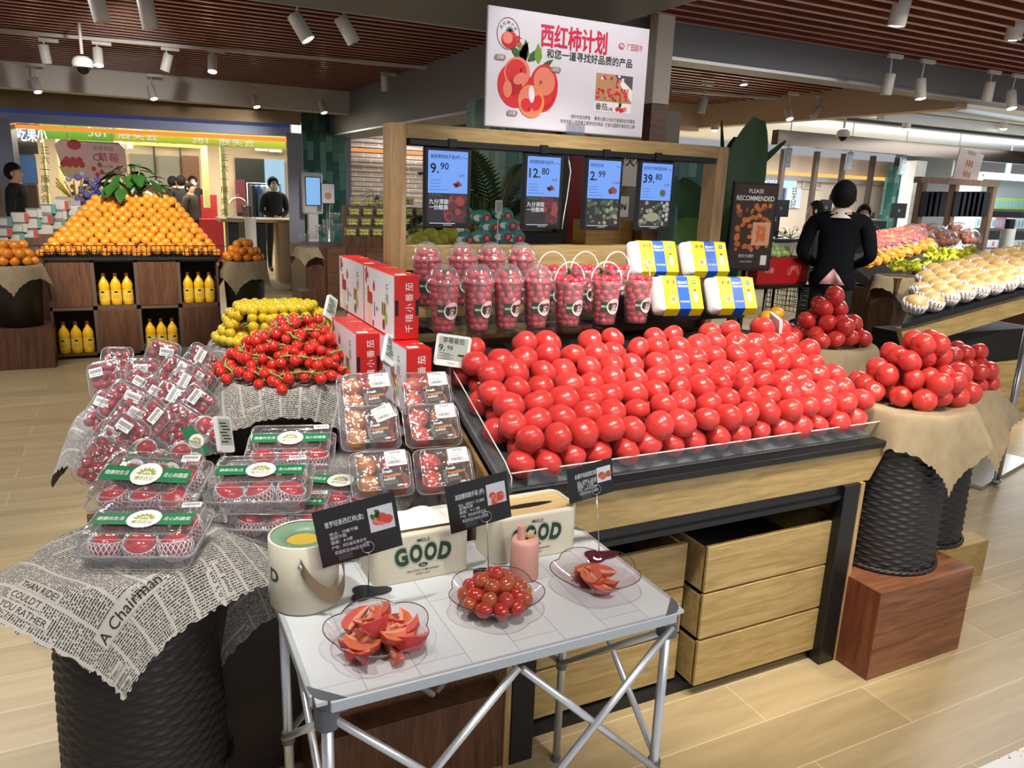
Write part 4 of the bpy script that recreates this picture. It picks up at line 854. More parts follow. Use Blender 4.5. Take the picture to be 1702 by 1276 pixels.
def news_mat():
    m,nt,b=mk('newspaper_print_cloth'); L=nt.links; uv=N(nt,'ShaderNodeUVMap'); 
    vo=N(nt,'ShaderNodeTexVoronoi',voronoi_dimensions='2D',distance='CHEBYCHEV'); vo.inputs['Scale'].default_value=5.5; L.new(uv.outputs[0],vo.inputs['Vector'])
    sp=N(nt,'ShaderNodeSeparateXYZ'); L.new(uv.outputs[0],sp.inputs[0]); sc_=N(nt,'ShaderNodeSeparateColor'); L.new(vo.outputs['Color'],sc_.inputs[0])
    gt=N(nt,'ShaderNodeMath',operation='GREATER_THAN',i_1=.72); L.new(sc_.outputs[0],gt.inputs[0])
    def mixv(a,b_):
        mx=N(nt,'ShaderNodeMix'); L.new(gt.outputs[0],mx.inputs[0]); L.new(a,mx.inputs[2]); L.new(b_,mx.inputs[3]); return mx.outputs[0]
    u=mixv(sp.outputs[0],sp.outputs[1]); v=mixv(sp.outputs[1],sp.outputs[0])
    pt=N(nt,'ShaderNodeMath',operation='MULTIPLY_ADD'); L.new(sc_.outputs[1],pt.inputs[0]); pt.inputs[1].default_value=70; pt.inputs[2].default_value=85
    lv=N(nt,'ShaderNodeMath',operation='MULTIPLY'); L.new(v,lv.inputs[0]); lv.inputs[1].default_value=165
    fl=N(nt,'ShaderNodeMath',operation='FLOOR'); L.new(lv.outputs[0],fl.inputs[0]); fr=N(nt,'ShaderNodeMath',operation='FRACT'); L.new(lv.outputs[0],fr.inputs[0])
    inl=N(nt,'ShaderNodeMath',operation='LESS_THAN',i_1=.56); L.new(fr.outputs[0],inl.inputs[0])
    us=N(nt,'ShaderNodeMath',operation='MULTIPLY',i_1=330); L.new(u,us.inputs[0]); rs=N(nt,'ShaderNodeMath',operation='MULTIPLY',i_1=13.7); L.new(fl.outputs[0],rs.inputs[0])
    cb_=N(nt,'ShaderNodeCombineXYZ'); L.new(us.outputs[0],cb_.inputs[0]); L.new(rs.outputs[0],cb_.inputs[1])
    no=N(nt,'ShaderNodeTexNoise',noise_dimensions='2D'); no.inputs['Scale'].default_value=1; no.inputs['Detail'].default_value=1.5; L.new(cb_.outputs[0],no.inputs['Vector'])
    wd=N(nt,'ShaderNodeMath',operation='GREATER_THAN',i_1=.43); L.new(no.outputs['Fac'],wd.inputs[0])
    cu=N(nt,'ShaderNodeMath',operation='MULTIPLY',i_1=15); L.new(u,cu.inputs[0]); cf=N(nt,'ShaderNodeMath',operation='FRACT'); L.new(cu.outputs[0],cf.inputs[0]); cg=N(nt,'ShaderNodeMath',operation='GREATER_THAN',i_1=.12); L.new(cf.outputs[0],cg.inputs[0])
    a=N(nt,'ShaderNodeMath',operation='MULTIPLY'); L.new(inl.outputs[0],a.inputs[0]); L.new(wd.outputs[0],a.inputs[1]); a2=N(nt,'ShaderNodeMath',operation='MULTIPLY'); L.new(a.outputs[0],a2.inputs[0]); L.new(cg.outputs[0],a2.inputs[1])
    mx=N(nt,'ShaderNodeMixRGB'); mx.inputs[1].default_value=hx('#bdb8b0'); mx.inputs[2].default_value=hx('#3c3a38'); L.new(a2.outputs[0],mx.inputs[0]); L.new(mx.outputs[0],b.inputs['Base Color']); b.inputs['Roughness'].default_value=.85
    n2=N(nt,'ShaderNodeTexNoise'); n2.inputs['Scale'].default_value=350; bp=N(nt,'ShaderNodeBump'); bp.inputs['Strength'].default_value=.15; bp.inputs['Distance'].default_value=.005; L.new(n2.outputs['Fac'],bp.inputs['Height']); L.new(bp.outputs[0],b.inputs['Normal']); return m
newsm=news_mat()
def burlap_mat():
    m,nt,b=mk('burlap'); L=nt.links; uv=N(nt,'ShaderNodeUVMap'); 
    wv=N(nt,'ShaderNodeTexWave',bands_direction='X'); wv.inputs['Scale'].default_value=110; wv.inputs['Distortion'].default_value=1.5; L.new(uv.outputs[0],wv.inputs['Vector']); w2=N(nt,'ShaderNodeTexWave',bands_direction='Y'); w2.inputs['Scale'].default_value=110; w2.inputs['Distortion'].default_value=1.5; L.new(uv.outputs[0],w2.inputs['Vector'])
    ad=N(nt,'ShaderNodeMath',operation='ADD'); L.new(wv.outputs['Fac'],ad.inputs[0]); L.new(w2.outputs['Fac'],ad.inputs[1])
    no=N(nt,'ShaderNodeTexNoise'); no.inputs['Scale'].default_value=18; no.inputs['Detail'].default_value=4; L.new(uv.outputs[0],no.inputs['Vector'])
    cr_=N(nt,'ShaderNodeValToRGB'); cr_.color_ramp.elements[0].color=hx('#8d7d62'); cr_.color_ramp.elements[1].color=hx('#b3a283'); L.new(no.outputs['Fac'],cr_.inputs[0]); mm_=N(nt,'ShaderNodeMapRange'); mm_.inputs['From Max'].default_value=2; mm_.inputs['To Min'].default_value=.86; mm_.inputs['To Max'].default_value=1.08; L.new(ad.outputs[0],mm_.inputs['Value'])
    hs=N(nt,'ShaderNodeHueSaturation'); L.new(cr_.outputs[0],hs.inputs['Color']); L.new(mm_.outputs[0],hs.inputs['Value']); L.new(hs.outputs[0],b.inputs['Base Color']); b.inputs['Roughness'].default_value=.95
    bp=N(nt,'ShaderNodeBump'); bp.inputs['Strength'].default_value=.3; bp.inputs['Distance'].default_value=.002; L.new(ad.outputs[0],bp.inputs['Height']); L.new(bp.outputs[0],b.inputs['Normal']); return m
burl=burlap_mat()
def drape_fn(Rx,Ry,folds,amp,flare,seed_,sag=.02,lift=None):
    q=random.Random(seed_); p1,p2=q.uniform(0,6),q.uniform(0,6)
    def f(x,y):
        th=math.atan2(y/Ry,x/Rx); rho=math.hypot(x/Rx,y/Ry); 
        if rho<=1: return Vector((x,y,-sag*(1-rho**2)+.004*math.sin(31*x+p1)*math.sin(27*y+p2)))
        ex,ey=Rx*math.cos(th),Ry*math.sin(th); rim_=math.hypot(ex,ey); h=math.hypot(x,y)-rim_
        s=flare(th) if callable(flare) else flare
        s=min(.95,max(.03,s+amp*(math.cos(folds*th+p1)+.4*math.cos((folds*2+1)*th+p2))))
        bend=1-math.exp(-h/.025); s_=1-(1-s)*bend
        o=s*h+(1-s)*.018*bend; dz=-h*math.sqrt(1-s*s)*bend+(lift(th)*h if lift else 0)
        k=(rim_+o)/max(rim_,1e-6); return Vector((ex*k,ey*k,dz))
    return f
def cloth(name,label,c,side,rot,fn,mat,cat='cloth',n=56,writing=None,group=None,ragged=.006,sx=1):
    t=thing(name,label,cat,c) if writing else None; mb=MB(); uv=[]; q=random.Random(9); cr_,sr_=math.cos(rot),math.sin(rot); vs=[]
    for j in range(n+1):
        for i in range(n+1):
            a,b_=(i/n-.5)*side*sx,(j/n-.5)*side
            if i in(0,n): a+=q.uniform(-ragged,ragged)
            if j in(0,n): b_+=q.uniform(-ragged,ragged)
            uv.append((a+.5,b_+.5)); vs.append(fn(a*cr_-b_*sr_,a*sr_+b_*cr_))
    mb.add(vs,[(j*(n+1)+i,j*(n+1)+i+1,(j+1)*(n+1)+i+1,(j+1)*(n+1)+i) for j in range(n) for i in range(n)],0,True); mb.uv=uv
    if writing:
        o=mb.build('sheet',mat,t)
        for body,ua,va,h_,rt_3,bd in writing:
            s=MB()
            def mp(p,off=.0012):
                a,b_=p[0],p[1]; x,y=a*cr_-b_*sr_,a*sr_+b_*cr_; P=fn(x,y); e=1e-3; du=fn(x+e,y)-P; dv=fn(x,y+e)-P; nn=du.cross(dv); nn.normalize(); return P+nn*off
            v,f,x0,x1,y0,y1=textdata(body,bd); k=h_/.72
            # white strip under the heading, then the heading itself
            ww=(x1-x0)*k; c2,s2=math.cos(rt_3),math.sin(rt_3)
            def loc(px_,py_): return (ua+px_*c2-py_*s2,va+px_*s2+py_*c2,0)
            m_=10; base=[mp(loc(-.006+(ww+.012)*i/m_,yy)) for yy in(-.25*h_,1.25*h_) for i in range(m_+1)]
            s.add(base,[(i,i+1,m_+2+i,m_+1+i) for i in range(m_)],1)
            s.add([mp(loc((p[0]-x0)*k,p[1]*k),.0022) for p in v],f,0)
            s.build('heading',[ink,pm('newsprint_blank','#bdb8b0',.85)],t)
        return t
    o=mb.build(name,mat,None,c); return tag(o,label,cat,group)
# ================================================================ baskets beside the bin
def tilebox(x,y,w_,d_,h_,label,rows=2,mats=(walnut,walnuty)):
    t=thing('wooden_display_box',label,'display box',(x,y,0)); b=MB(); hh=h_/rows
    for i in range(rows): b.box((0,0,hh*(i+.5)),(w_,d_,hh-.0025),0,b=.001)
    b.box((0,0,h_/2),(w_-.006,d_-.006,h_-.004),1); b.build('tile_cladding',[mats[0],pm('pale_grout','#c9a98c',.6)],t)
    b=MB(); b.box((-w_/2-.0006,0,h_/2),(.001,d_-.004,h_-.004),0); b.build('side_cladding',mats[1],t); return t
tilebox(2.497,1.80,.505,.475,.345,'reddish walnut tiled box under the front burlap basket')
tilebox(3.20,2.15,.50,.46,.172,'pale oak tiled box under the rear wicker basket',1,(oak,oak))
tilebox(.64,2.02,.58,.62,.25,'dark walnut tiled box standing behind the folding table legs',1,(dwood,dwood))
tilebox(2.95,2.62,.5,.5,.5,'walnut tiled box behind the burlap baskets',2)
basket(2.515,1.795,.345,WK,'tall dark wicker basket on the reddish walnut box, front one of the burlap baskets')
basket(3.2,2.12,.172,WK,'tall dark wicker basket on the pale oak box, behind the front one').scale=(1,1,1.2)
basket(2.86,2.52,.42,WK,'tall dark wicker basket half hidden beside the end of the tomato bin')
basket(-.045,1.865,.2,WK,'tall dark wicker basket under the newspaper cloth nearest the table')
def heap(name,meshes,c,Rx,Ry,r,layers,label,cat,group,q,flat=.84,sh=.9,jit=.12,par=None):
    k=0
    for l in range(layers):
        rx,ry=Rx-l*r*1.05,Ry-l*r*1.05
        if rx<=0 or ry<=0: break
        ny=int(2*ry/(r*1.75))+1
        for j in range(ny):
            y=-ry+j*r*1.75+(r*.4 if l%2 else 0)
            n=int(2*rx/(r*2))+1
            for i in range(n+1):
                x=-rx+i*r*2.02+(r if (j+l)%2 else 0)
                if (x/rx)**2+(y/ry)**2>1.0: continue
                if 0<l and (abs(x)<rx-2.3*r and abs(y)<ry-2.3*r and l<layers-1): continue
                s=r*q.uniform(.93,1.06); p=Vector((c[0]+x+q.uniform(-1,1)*r*jit,c[1]+y+q.uniform(-1,1)*r*jit,c[2]+r*flat+l*r*1.42+q.uniform(-.1,.15)*r-((x/Rx)**2+(y/Ry)**2)*r*.2))
                place(name,meshes[k%len(meshes)],p,rot3(q),(s,s,s),label,cat,group); k+=1
    return k
qh=random.Random(33)
heap('round_tomato',TOM,(2.60,1.83,.945),.225,.20,.042,4,'shiny red tomato heaped on burlap over the front wicker basket','tomato','tomatoes on the front burlap basket',qh)
heap('round_tomato',TOM,(3.2,2.06,.88),.19,.17,.041,3,'shiny red tomato heaped on the rear burlap basket farthest from the bin','tomato','tomatoes on the rear burlap basket',qh)
heap('round_tomato',TOM,(2.84,2.46,1.018),.185,.17,.043,4,'shiny red tomato heaped on the burlap basket at the end of the bin','tomato','tomatoes on the burlap basket by the bin end',qh)
ytm=tom_mat('yellow_tomato_skin','#e8a51c','#e0901a',.25,.1,.3); mb=MB(); mb.ball((0,0,0),(1,1,.92),16,10); YT=mb.mesh('yellow_tomato',ytm)
for px,py,Y in((1275,528,2.50),(1290,522,2.52),(1262,540,2.46)):
    place('yellow_tomato',YT,aty(px,py,Y),(0,0,0),(.036,)*3,'yellow tomato half hidden among the red ones on the burlap basket by the bin end','tomato','yellow tomatoes by the bin end')
for p_ in((3.0,2.52,1.045),(3.02,2.44,1.03)): place('yellow_tomato',YT,p_,(0,0,0),(.036,)*3,'yellow tomato half hidden among the red ones on the burlap basket by the bin end','tomato','yellow tomatoes by the bin end')
ye=aty(1276,545,2.5); b=MB(); b.box((ye.x,2.50,ye.z/2-.01),(.2,.16,ye.z-.02)); tag(b.build('narrow_crate',dwood),'narrow dark crate under the yellow tomatoes at the end of the bin','crate')
cloth('burlap_cloth','frayed burlap cloth draped over the front wicker basket',(2.555,1.80,.948),.69,.61,drape_fn(.215,.20,4,.13,lambda th:.30+.25*math.cos(th-.2),5),burl,'cloth')
cloth('burlap_cloth','frayed burlap cloth hanging from the rear wicker basket',(3.2,2.1,.895),.74,.6,drape_fn(.2,.19,4,.14,lambda th:.34+.3*math.cos(th+.2),8),burl,'cloth')
cloth('burlap_cloth','burlap cloth lining the basket at the end of the tomato bin',(2.845,2.46,1.022),.66,.7,drape_fn(.21,.2,3,.10,.30,3),burl,'cloth')
# ================================================================ newspaper-lined baskets on the other side of the bin
ls=thing('tiered_stand','dark wooden tiered stand carrying the boxed tomatoes and lined baskets','stand',(.4,2.5,0)); O=Vector((.4,2.5,0))
for c_,d_ in(((.47,2.32,.36),(.80,.72,.72)),((.36,3.0,.42),(.86,.6,.84)),((.06,2.75,.36),(.42,.9,.72)),((.5,3.55,.44),(.7,.5,.88))):
    b=MB(); b.box(c_,d_,0,b=.003); W(b).build('tier',wood('tier_black_walnut','#2d211b','#1d1613',0,1.1,.5),ls)
b=MB(); b.box((.06,2.745,.70),(.43,.91,.05),0); W(b).build('oak_shelf',oak,ls)
# cloth over the basket nearest the table
fl=lambda th:.20+.72*max(0,math.cos(th-(-2.85)))**2+.8*max(0,math.cos(th-.15))**2
cloth('newspaper_cloth','newspaper-print cloth draped over the wicker basket nearest the table, one corner hanging down in front',(-.045,1.865,.803),.60,math.radians(38),drape_fn(.188,.188,3,.10,fl,12,.003),newsm,writing=[('A Chairman', -0.2405, -0.1896, 0.0256, 0.0, 0.0), ('YOU RATHER', -0.2729, 0.0648, 0.0142, -1.5707963267948966, 0.0), ("COULD'T", -0.2479, 0.0601, 0.0142, -1.5707963267948966, 0.0), ('THAN RIDE?', -0.2229, 0.0601, 0.0142, -1.5707963267948966, 0.0), ("o,'s cus", 0.0416, -0.2821, 0.0142, 1.5707963267948966, 0.0), ('oved suc', 0.0675, -0.2821, 0.0142, 1.5707963267948966, 0.0), ('You—', -0.2886, -0.2479, 0.0104, 0, 0.005), ('points v', -0.2886, -0.2682, 0.0104, 0, 0.005), ('firefin', -0.2886, -0.2877, 0.0104, 0, 0.005)],n=64)
cloth('newspaper_cloth','newspaper-print cloth spread under the boxed tomatoes beside the table, hanging over the edge',(.42,2.26,.735),1.06,0,drape_fn(.34,.36,5,.05,.06,15,0),newsm,n=52)
cloth('newspaper_cloth','newspaper-print cloth in the low basket of wrapped cherry tomatoes',(.03,2.80,.85),.70,.5,drape_fn(.22,.32,5,.10,lambda th:.16+.1*math.cos(th-PI),17,.01),newsm,n=52)
cloth('newspaper_cloth','newspaper-print cloth draped from the vine tomato basket, folded open in front',(.51,2.75,.985),.69,-.26,drape_fn(.25,.25,4,.12,lambda th:.22+.25*math.cos(th+2.6),19),newsm,n=56)
cloth('newspaper_cloth','newspaper-print cloth around the yellow cherry tomato basket at the back',(.58,3.5,.955),.84,.6,drape_fn(.28,.25,5,.10,.25,23),newsm,n=48)
def bowlbasket(c,r,h,label):
    t=thing('shallow_basket',label,'basket',c); n=60; mb=MB(); vs=[]; nz=16
    for k in range(nz+1):
        z=h*k/nz
        for j in range(n): a=2*PI*j/n; q_=r*(.72+.28*(k/nz)**.7)+.004*math.cos(30*a/2+PI*k); vs.append((q_*math.cos(a),q_*math.sin(a),z))
    mb.add(vs,[(k*n+j,k*n+(j+1)%n,(k+1)*n+(j+1)%n,(k+1)*n+j) for k in range(nz) for j in range(n)],0,True); mb.disc((0,0,.01),r*.72,r*.72,0,30); mb.build('weave',wick,t)
    q=MB(); q.tube([(r*math.cos(2*PI*j/40),r*math.sin(2*PI*j/40),h) for j in range(40)],.008,6,closed=True); q.build('rim_braid',wick,t)
bowlbasket((.51,2.75,.845),.245,.13,'shallow dark wicker basket holding red vine tomatoes')
bowlbasket((.58,3.5,.885),.25,.06,'shallow dark wicker basket holding yellow cherry tomatoes')
# vine tomatoes: each truss moves as one
vtm=tom_mat('vine_tomato_skin','#e0251d','#d2301c',.13,.12,.5); stemg=pm('vine_stem_green','#a3a860',.6,var=.2); calg=pm('calyx_green','#78924a',.6,var=.2)
mb=MB(); mb.ball((0,0,0),(1,1,.95),16,10); VT=mb.mesh('tomato',vtm)
def calyx_mesh():
    mb=MB()
    for i in range(5):
        a=2*PI*i/5; d=Vector((math.cos(a),math.sin(a),0)); s_=Vector((-math.sin(a),math.cos(a),0))
        mb.add([d*.1+s_*.12+Vector((0,0,.97)),d*.1-s_*.12+Vector((0,0,.97)),d*.55-s_*.1+Vector((0,0,.93)),d*1.0+Vector((0,0,1.0)),d*.55+s_*.1+Vector((0,0,.93))],[(0,1,2,3,4)],0)
    mb.tube([(0,0,.92),(.05,0,1.15),(.15,.05,1.45)],.07,5,0); return mb.mesh('calyx',calg)
CAL=calyx_mesh()
def truss(seed_):
    q=random.Random(seed_); t=thing('vine_tomato_truss','bright red vine tomato truss with green stem, heaped in the newspaper-lined basket','vine tomatoes',(0,0,0),0,'vine tomato trusses in the lined basket')
    L_=.125; pts=[(-.07+.14*i/6,.012*math.sin(i*1.1+q.random()*3),.022+.012*math.sin(i*.6)) for i in range(7)]; mb=MB(); mb.tube(pts,[.003]*6+[.0015],6)
    n=7
    for i in range(n):
        k=(i+.5)/n; p=Vector(pts[min(6,int(k*6+.5))]); sd=1 if i%2 else -1; c=Vector((p.x+q.uniform(-.004,.004),p.y+sd*.021,p.z-.014+q.uniform(-.004,.006)))
        mb.tube([p,tuple(p*.5+c*.5+Vector((0,0,.010))),tuple(c+(p-c).normalized()*.015)],.0013,5)
        r=q.uniform(.0165,.0195); d=(p-c).normalized(); e=d.to_track_quat('Z','Y').to_euler(); o=place('tomato',VT,c,e,(r,r,r),parent=t); place('calyx',CAL,(0,0,-.12),(0,0,q.uniform(0,6)),(1.15,)*3,parent=o)
    mb.build('stem',stemg,t); return t
TR=[truss(i) for i in range(4)]; k=0
tq=random.Random(4)
for l,(rx,n,z) in enumerate(((.228,15,.998),(.175,12,1.035),(.125,9,1.075),(.07,6,1.112),(.015,3,1.14))):
    for i in range(n):
        a=2*PI*i/n+l*.35; p=(.515+rx*math.cos(a)+tq.uniform(-.012,.012),2.76+rx*math.sin(a)+tq.uniform(-.012,.012),z+tq.uniform(-.008,.008)); rot=(tq.uniform(-.35,.35),tq.uniform(-.3,.3),a+PI/2+tq.uniform(-.6,.6))
        if k<4: TR[k].location=p; TR[k].rotation_euler=rot
        else: dup(TR[k%4],p,rot)
        k+=1
fill=MB()
for i in range(60): a=tq.uniform(0,6.28); q_=tq.uniform(0,.2); fill.ball((.515+q_*math.cos(a),2.76+q_*math.sin(a),1.0+.115*(1-q_/.22)),(.018,)*3,8,6)
tag(fill.build('vine_tomato_filling',vtm),'vine tomatoes deep inside the heap',None,kind='stuff')
ycm=tom_mat('yellow_cherry_skin','#ecd02c','#dcb81e',.14,.15,.5); mb=MB(); mb.ball((0,0,0),(1,1,1),14,10); YC=mb.mesh('yellow_cherry_tomato',ycm)
heap('yellow_cherry_tomato',[YC],(.57,3.47,.965),.27,.24,.0215,5,'small yellow cherry tomato heaped in the basket behind the vine tomatoes','cherry tomato','yellow cherry tomatoes',tq,1,jit=.2)
# ================================================================ boxed tomatoes with foam nets
netw=pm('white_foam_net','#eeeaec',.7)
def net_mesh():
    mb=MB(); rr=1.08
    for sg in(1,-1):
        for i in range(21):
            pts=[]
            for k in range(11):
                ph=PI*(.97-.60*k/10); th=2*PI*i/21+sg*k*.09; pts.append((rr*math.sin(ph)*math.cos(th),rr*math.sin(ph)*math.sin(th),rr*.9*math.cos(ph)))
            mb.tube(pts,.038,4,0,sm=True)
    n=52; mb.tube([((rr*(.93+.05*math.cos(26*2*PI*j/n)))*math.cos(2*PI*j/n),(rr*(.93+.05*math.cos(26*2*PI*j/n)))*math.sin(2*PI*j/n),.40+.05*math.cos(26*2*PI*j/n)) for j in range(n)],.05,4,0,closed=True); return mb.mesh('foam_net',netw)
NET=net_mesh()
wtm=tom_mat('wrapped_tomato_skin','#cf3038','#c12a30',.18,.1,.4); mb=MB(); mb.ball((0,0,0),(1,1,.9),18,12,0,None,lambda th,ph:1-.15*math.exp(-(ph/.3)**2)); WT=mb.mesh('wrapped_tomato',wtm)
def clam_meshes():
    w_,d_,h_=.25,.178,.085; b=MB(); ro=lambda k,z:[(p[0]*k[0],p[1]*k[1],z) for p in rrect(w_,d_,.02,4)]
    L_=[ro((.84,.8),0),ro((.86,.83),.004),ro((.96,.95),.046),ro((1.02,1.03),.046),ro((1.02,1.03),.049)]; n=len(L_[0]); vs=[p for r in L_ for p in r]; b.add(vs,[(k*n+i,k*n+(i+1)%n,(k+1)*n+(i+1)%n,(k+1)*n+i) for k in range(4) for i in range(n)]+[tuple(reversed(range(n)))],0,True); b.tube(ro((1.02,1.03),.0475),.0013,4,1,closed=True); b.tube(ro((.86,.83),.004),.0011,4,1,closed=True); base=b.mesh('tray',[petp,petedge])
    b=MB(); L_=[ro((1.02,1.03),.0505),ro((.97,.96),.052),ro((.95,.93),.06),ro((.93,.90),.082),ro((.90,.86),.086),ro((.70,.62),.086),ro((.68,.60),.0835)]; vs=[p for r in L_ for p in r]; b.add(vs,[(k*n+i,k*n+(i+1)%n,(k+1)*n+(i+1)%n,(k+1)*n+i) for k in range(6) for i in range(n)]+[tuple(range(6*n,7*n))],0,True)
    b.tube(ro((1.02,1.03),.051),.0013,4,1,closed=True); b.tube(ro((.92,.88),.085),.0012,4,1,closed=True); b.tube(ro((.70,.62),.086),.0007,4,1,closed=True); return base,b.mesh('lid',[petp,petedge])
CB,CL=clam_meshes()
def clam_label(big=True):
    s=MB(); w_=.215; z=.0885; s.add([(x,y,z+(0)) for x,y in((-w_/2,-.024),(w_/2,-.024),(w_/2,.024),(-w_/2,.024))],[(0,1,2,3)],0); emblem(s,(0,0,z+.0004),.037,mi=(1,0,2)); s.text('健康的生活',(-.072,.0,z+.0004),.0115,1,bold=.012,wmax=.058); s.text('走心的蔬菜',(.072,.0,z+.0004),.0115,1,bold=.012,wmax=.058); return s.mesh('green_label',[green,wlab,gold])
CLB=clam_label()
def bar_mesh(w_=.044,h_=.022):
    s=MB(); s.quad([(-w_/2,-h_/2,0),(w_/2,-h_/2,0),(w_/2,h_/2,0),(-w_/2,h_/2,0)],0); q=random.Random(2); x=-w_*.42
    while x<w_*.42: d=q.uniform(.0006,.0016); s.quad([(x,-h_*.1,.0003),(x+d,-h_*.1,.0003),(x+d,h_*.3,.0003),(x,h_*.3,.0003)],1); x+=d+q.uniform(.0006,.0016)
    s.text('6901234',(0,-h_*.3,.0003),h_*.2,1); return s.mesh('barcode_sticker',[wlab,ink])
BAR=bar_mesh(); cl0=[None]; qc=random.Random(8)
def clam(loc,rz,tilt,label):
    M=Matrix.Translation(loc)@Matrix.Rotation(rz,4,'Z')@Matrix.Rotation(tilt,4,'X')
    t=thing('clamshell_box',label,'clamshell box',loc,rot=M.to_euler()); place('tray',CB,(0,0,0),parent=t); place('lid',CL,(0,0,0),parent=t); place('green_label',CLB,(0,0,0),parent=t); place('barcode_sticker',BAR,(.085,.062,.0875),(0,0,.1),parent=t)
    for j in range(2):
        for i in range(3):
            p=M@Vector(((i-1)*.075,(j-.5)*.072,.040)); q=(M.to_3x3()@Euler((qc.uniform(-.35,.35),qc.uniform(-.3,.3),qc.uniform(0,6))).to_matrix()).to_euler()
            o=place('wrapped_tomato',WT,p,q,(.0345,)*3,'red tomato in a white foam net inside a clear green-labelled box','tomato','foam-netted tomatoes in the clear boxes'); place('foam_net',NET,(0,0,0),parent=o)
r22=math.radians(-22)
clam((-.005,1.80,.812),r22,.14,'clear green-labelled box of six tomatoes, lowest and nearest on the newspaper basket')
clam((.02,1.975,.868),r22-.12,.42,'clear green-labelled box of six tomatoes leaning behind the nearest one on the newspaper basket')
clam((.27,1.945,.842),r22+.08,.16,'clear green-labelled box of six tomatoes resting on another box beside the round bin')
clam((.395,2.22,.83),r22+.1,.22,'clear green-labelled box of six tomatoes in front of the vine tomato cloth')
clam((.315,1.93,.748),r22,.0,'clear box of six tomatoes underneath another box, beside the round bin')
clam((.495,2.02,.752),r22-.2,.12,'clear green-labelled box of six tomatoes half hidden behind the nearest black sample card')
# clear bags of netted tomatoes with slanted green labels
def pouch(px,py,Y,rz,tilt,roll,label):
    loc=aty(px,py,Y); M=Matrix.Translation(loc)@Matrix.Rotation(rz,4,'Z')@Matrix.Rotation(tilt,4,'X')@FY(0,0,0)@Matrix.Rotation(roll,4,'Z')
    t=thing('tomato_pouch',label,'pouch',loc,rot=M.to_euler()); b=MB(); b.ball((0,0,0),(.062,.066,.036),22,12,0,None,lambda th,ph:1-.06*abs(math.sin(2*th))); b.build('bag',petp,t); s=MB(); s.quad([(-.058,-.03,.037),(.03,-.062,.037),(.045,-.035,.038),(-.045,.0,.038)],0); emblem(s,(-.005,-.03,.0385),.021,mi=(1,0,2)); s.build('green_label',[green,wlab,gold],t)
    for dx,dy in((-.022,.018),(.024,.014)):
        p=M@Vector((dx,dy,0)); o=place('wrapped_tomato',WT,p,(M.to_3x3()@Euler((.4,.3,1)).to_matrix()).to_euler(),(.026,)*3,'red tomato in a white foam net inside a small clear pouch','tomato','foam-netted tomatoes in the pouches'); place('foam_net',NET,(0,0,0),parent=o)
pouch(247,762,2.2,-.3,-.4,-.6,'clear pouch of netted tomatoes with green label, nearest the newspaper basket')
pouch(305,768,2.17,-.3,-.4,-.6,'clear pouch of netted tomatoes with green label, between two similar pouches')
pouch(345,722,2.30,-.3,-.4,-.6,'clear pouch of netted tomatoes with green label, next to the thin standing price tag')
# ================================================================ wrapped packs of grape tomatoes
gtm=tom_mat('grape_tomato_skin','#b22a3a','#a22430',.15,.2,.4); mb=MB(); mb.ball((0,0,0),(1,1,1.15),12,8); GT=mb.mesh('grape_tomato',gtm)
def pack_meshes():
    w_,h_,d_=.115,.135,.045; b=MB(); ro=lambda k,z:[(p[0]*k,p[1]*k,z) for p in rrect(w_,h_,.022,4)]; L_=[ro(.8,-d_/2),ro(.95,-d_*.1),ro(1.03,0),ro(1.03,.003),ro(.96,.006),ro(.9,d_*.42),ro(.8,d_/2),ro(.4,d_*.52)]; n=len(L_[0]); vs=[p for r in L_ for p in r]
    b.add(vs,[(k*n+i,k*n+(i+1)%n,(k+1)*n+(i+1)%n,(k+1)*n+i) for k in range(7) for i in range(n)]+[tuple(reversed(range(n))),tuple(range(7*n,8*n))],0,True); b.tube(ro(1.03,.0015),.0012,4,1,closed=True); b.tube(ro(.88,d_*.44),.0009,4,1,closed=True); shell=b.mesh('shell',[petp,petedge])
    return shell,bar_mesh(.048,.03)
PS,PB=pack_meshes()
packs=[(193,606,3.2,0,.5,0),(175,632,3.0,.2,.3,1),(236,628,2.95,0,.4,1),(268,596,3.1,-.3,.2,1),(290,626,2.85,-.5,.35,2),(330,606,2.95,-.6,.3,2),(325,640,2.75,-.6,.35,2),(228,648,2.75,-.5,.5,1),(252,664,2.68,-.55,.5,1),(280,672,2.6,-.6,.5,2),(303,650,2.68,-.6,.4,2),(322,676,2.58,-.65,.45,2),(175,690,2.62,-.5,.5,1),(205,672,2.6,-.5,.5,1),(215,700,2.5,-.55,.5,1),(252,706,2.45,-.55,.6,2),(292,708,2.42,-.6,.5,0),(182,738,2.38,-.5,.6,1),(205,728,2.36,-.55,.6,1),(172,770,2.2,-.5,.6,0)]
where=['at the back rim of the low basket','on the outer rim of the low basket','in the second row, beside the outer rim','at the back of the low basket, leaning over','behind the white-labelled trio','at the back corner by the vine cloth','against the cloth','upper one of the leaning pair in the middle','lower one of the leaning pair in the middle','in the middle of the heap','just behind the middle of the heap','nearest the vine tomato cloth in the front half','hanging out at the outer edge','second from the outer edge','in the front half, third from the outer edge','with the clearest white sticker in the front half','behind the pouches','at the outer front edge of the heap','above the pouch, with a white sticker','lowest of all, beside the leaning clamshell']
qp=random.Random(17)
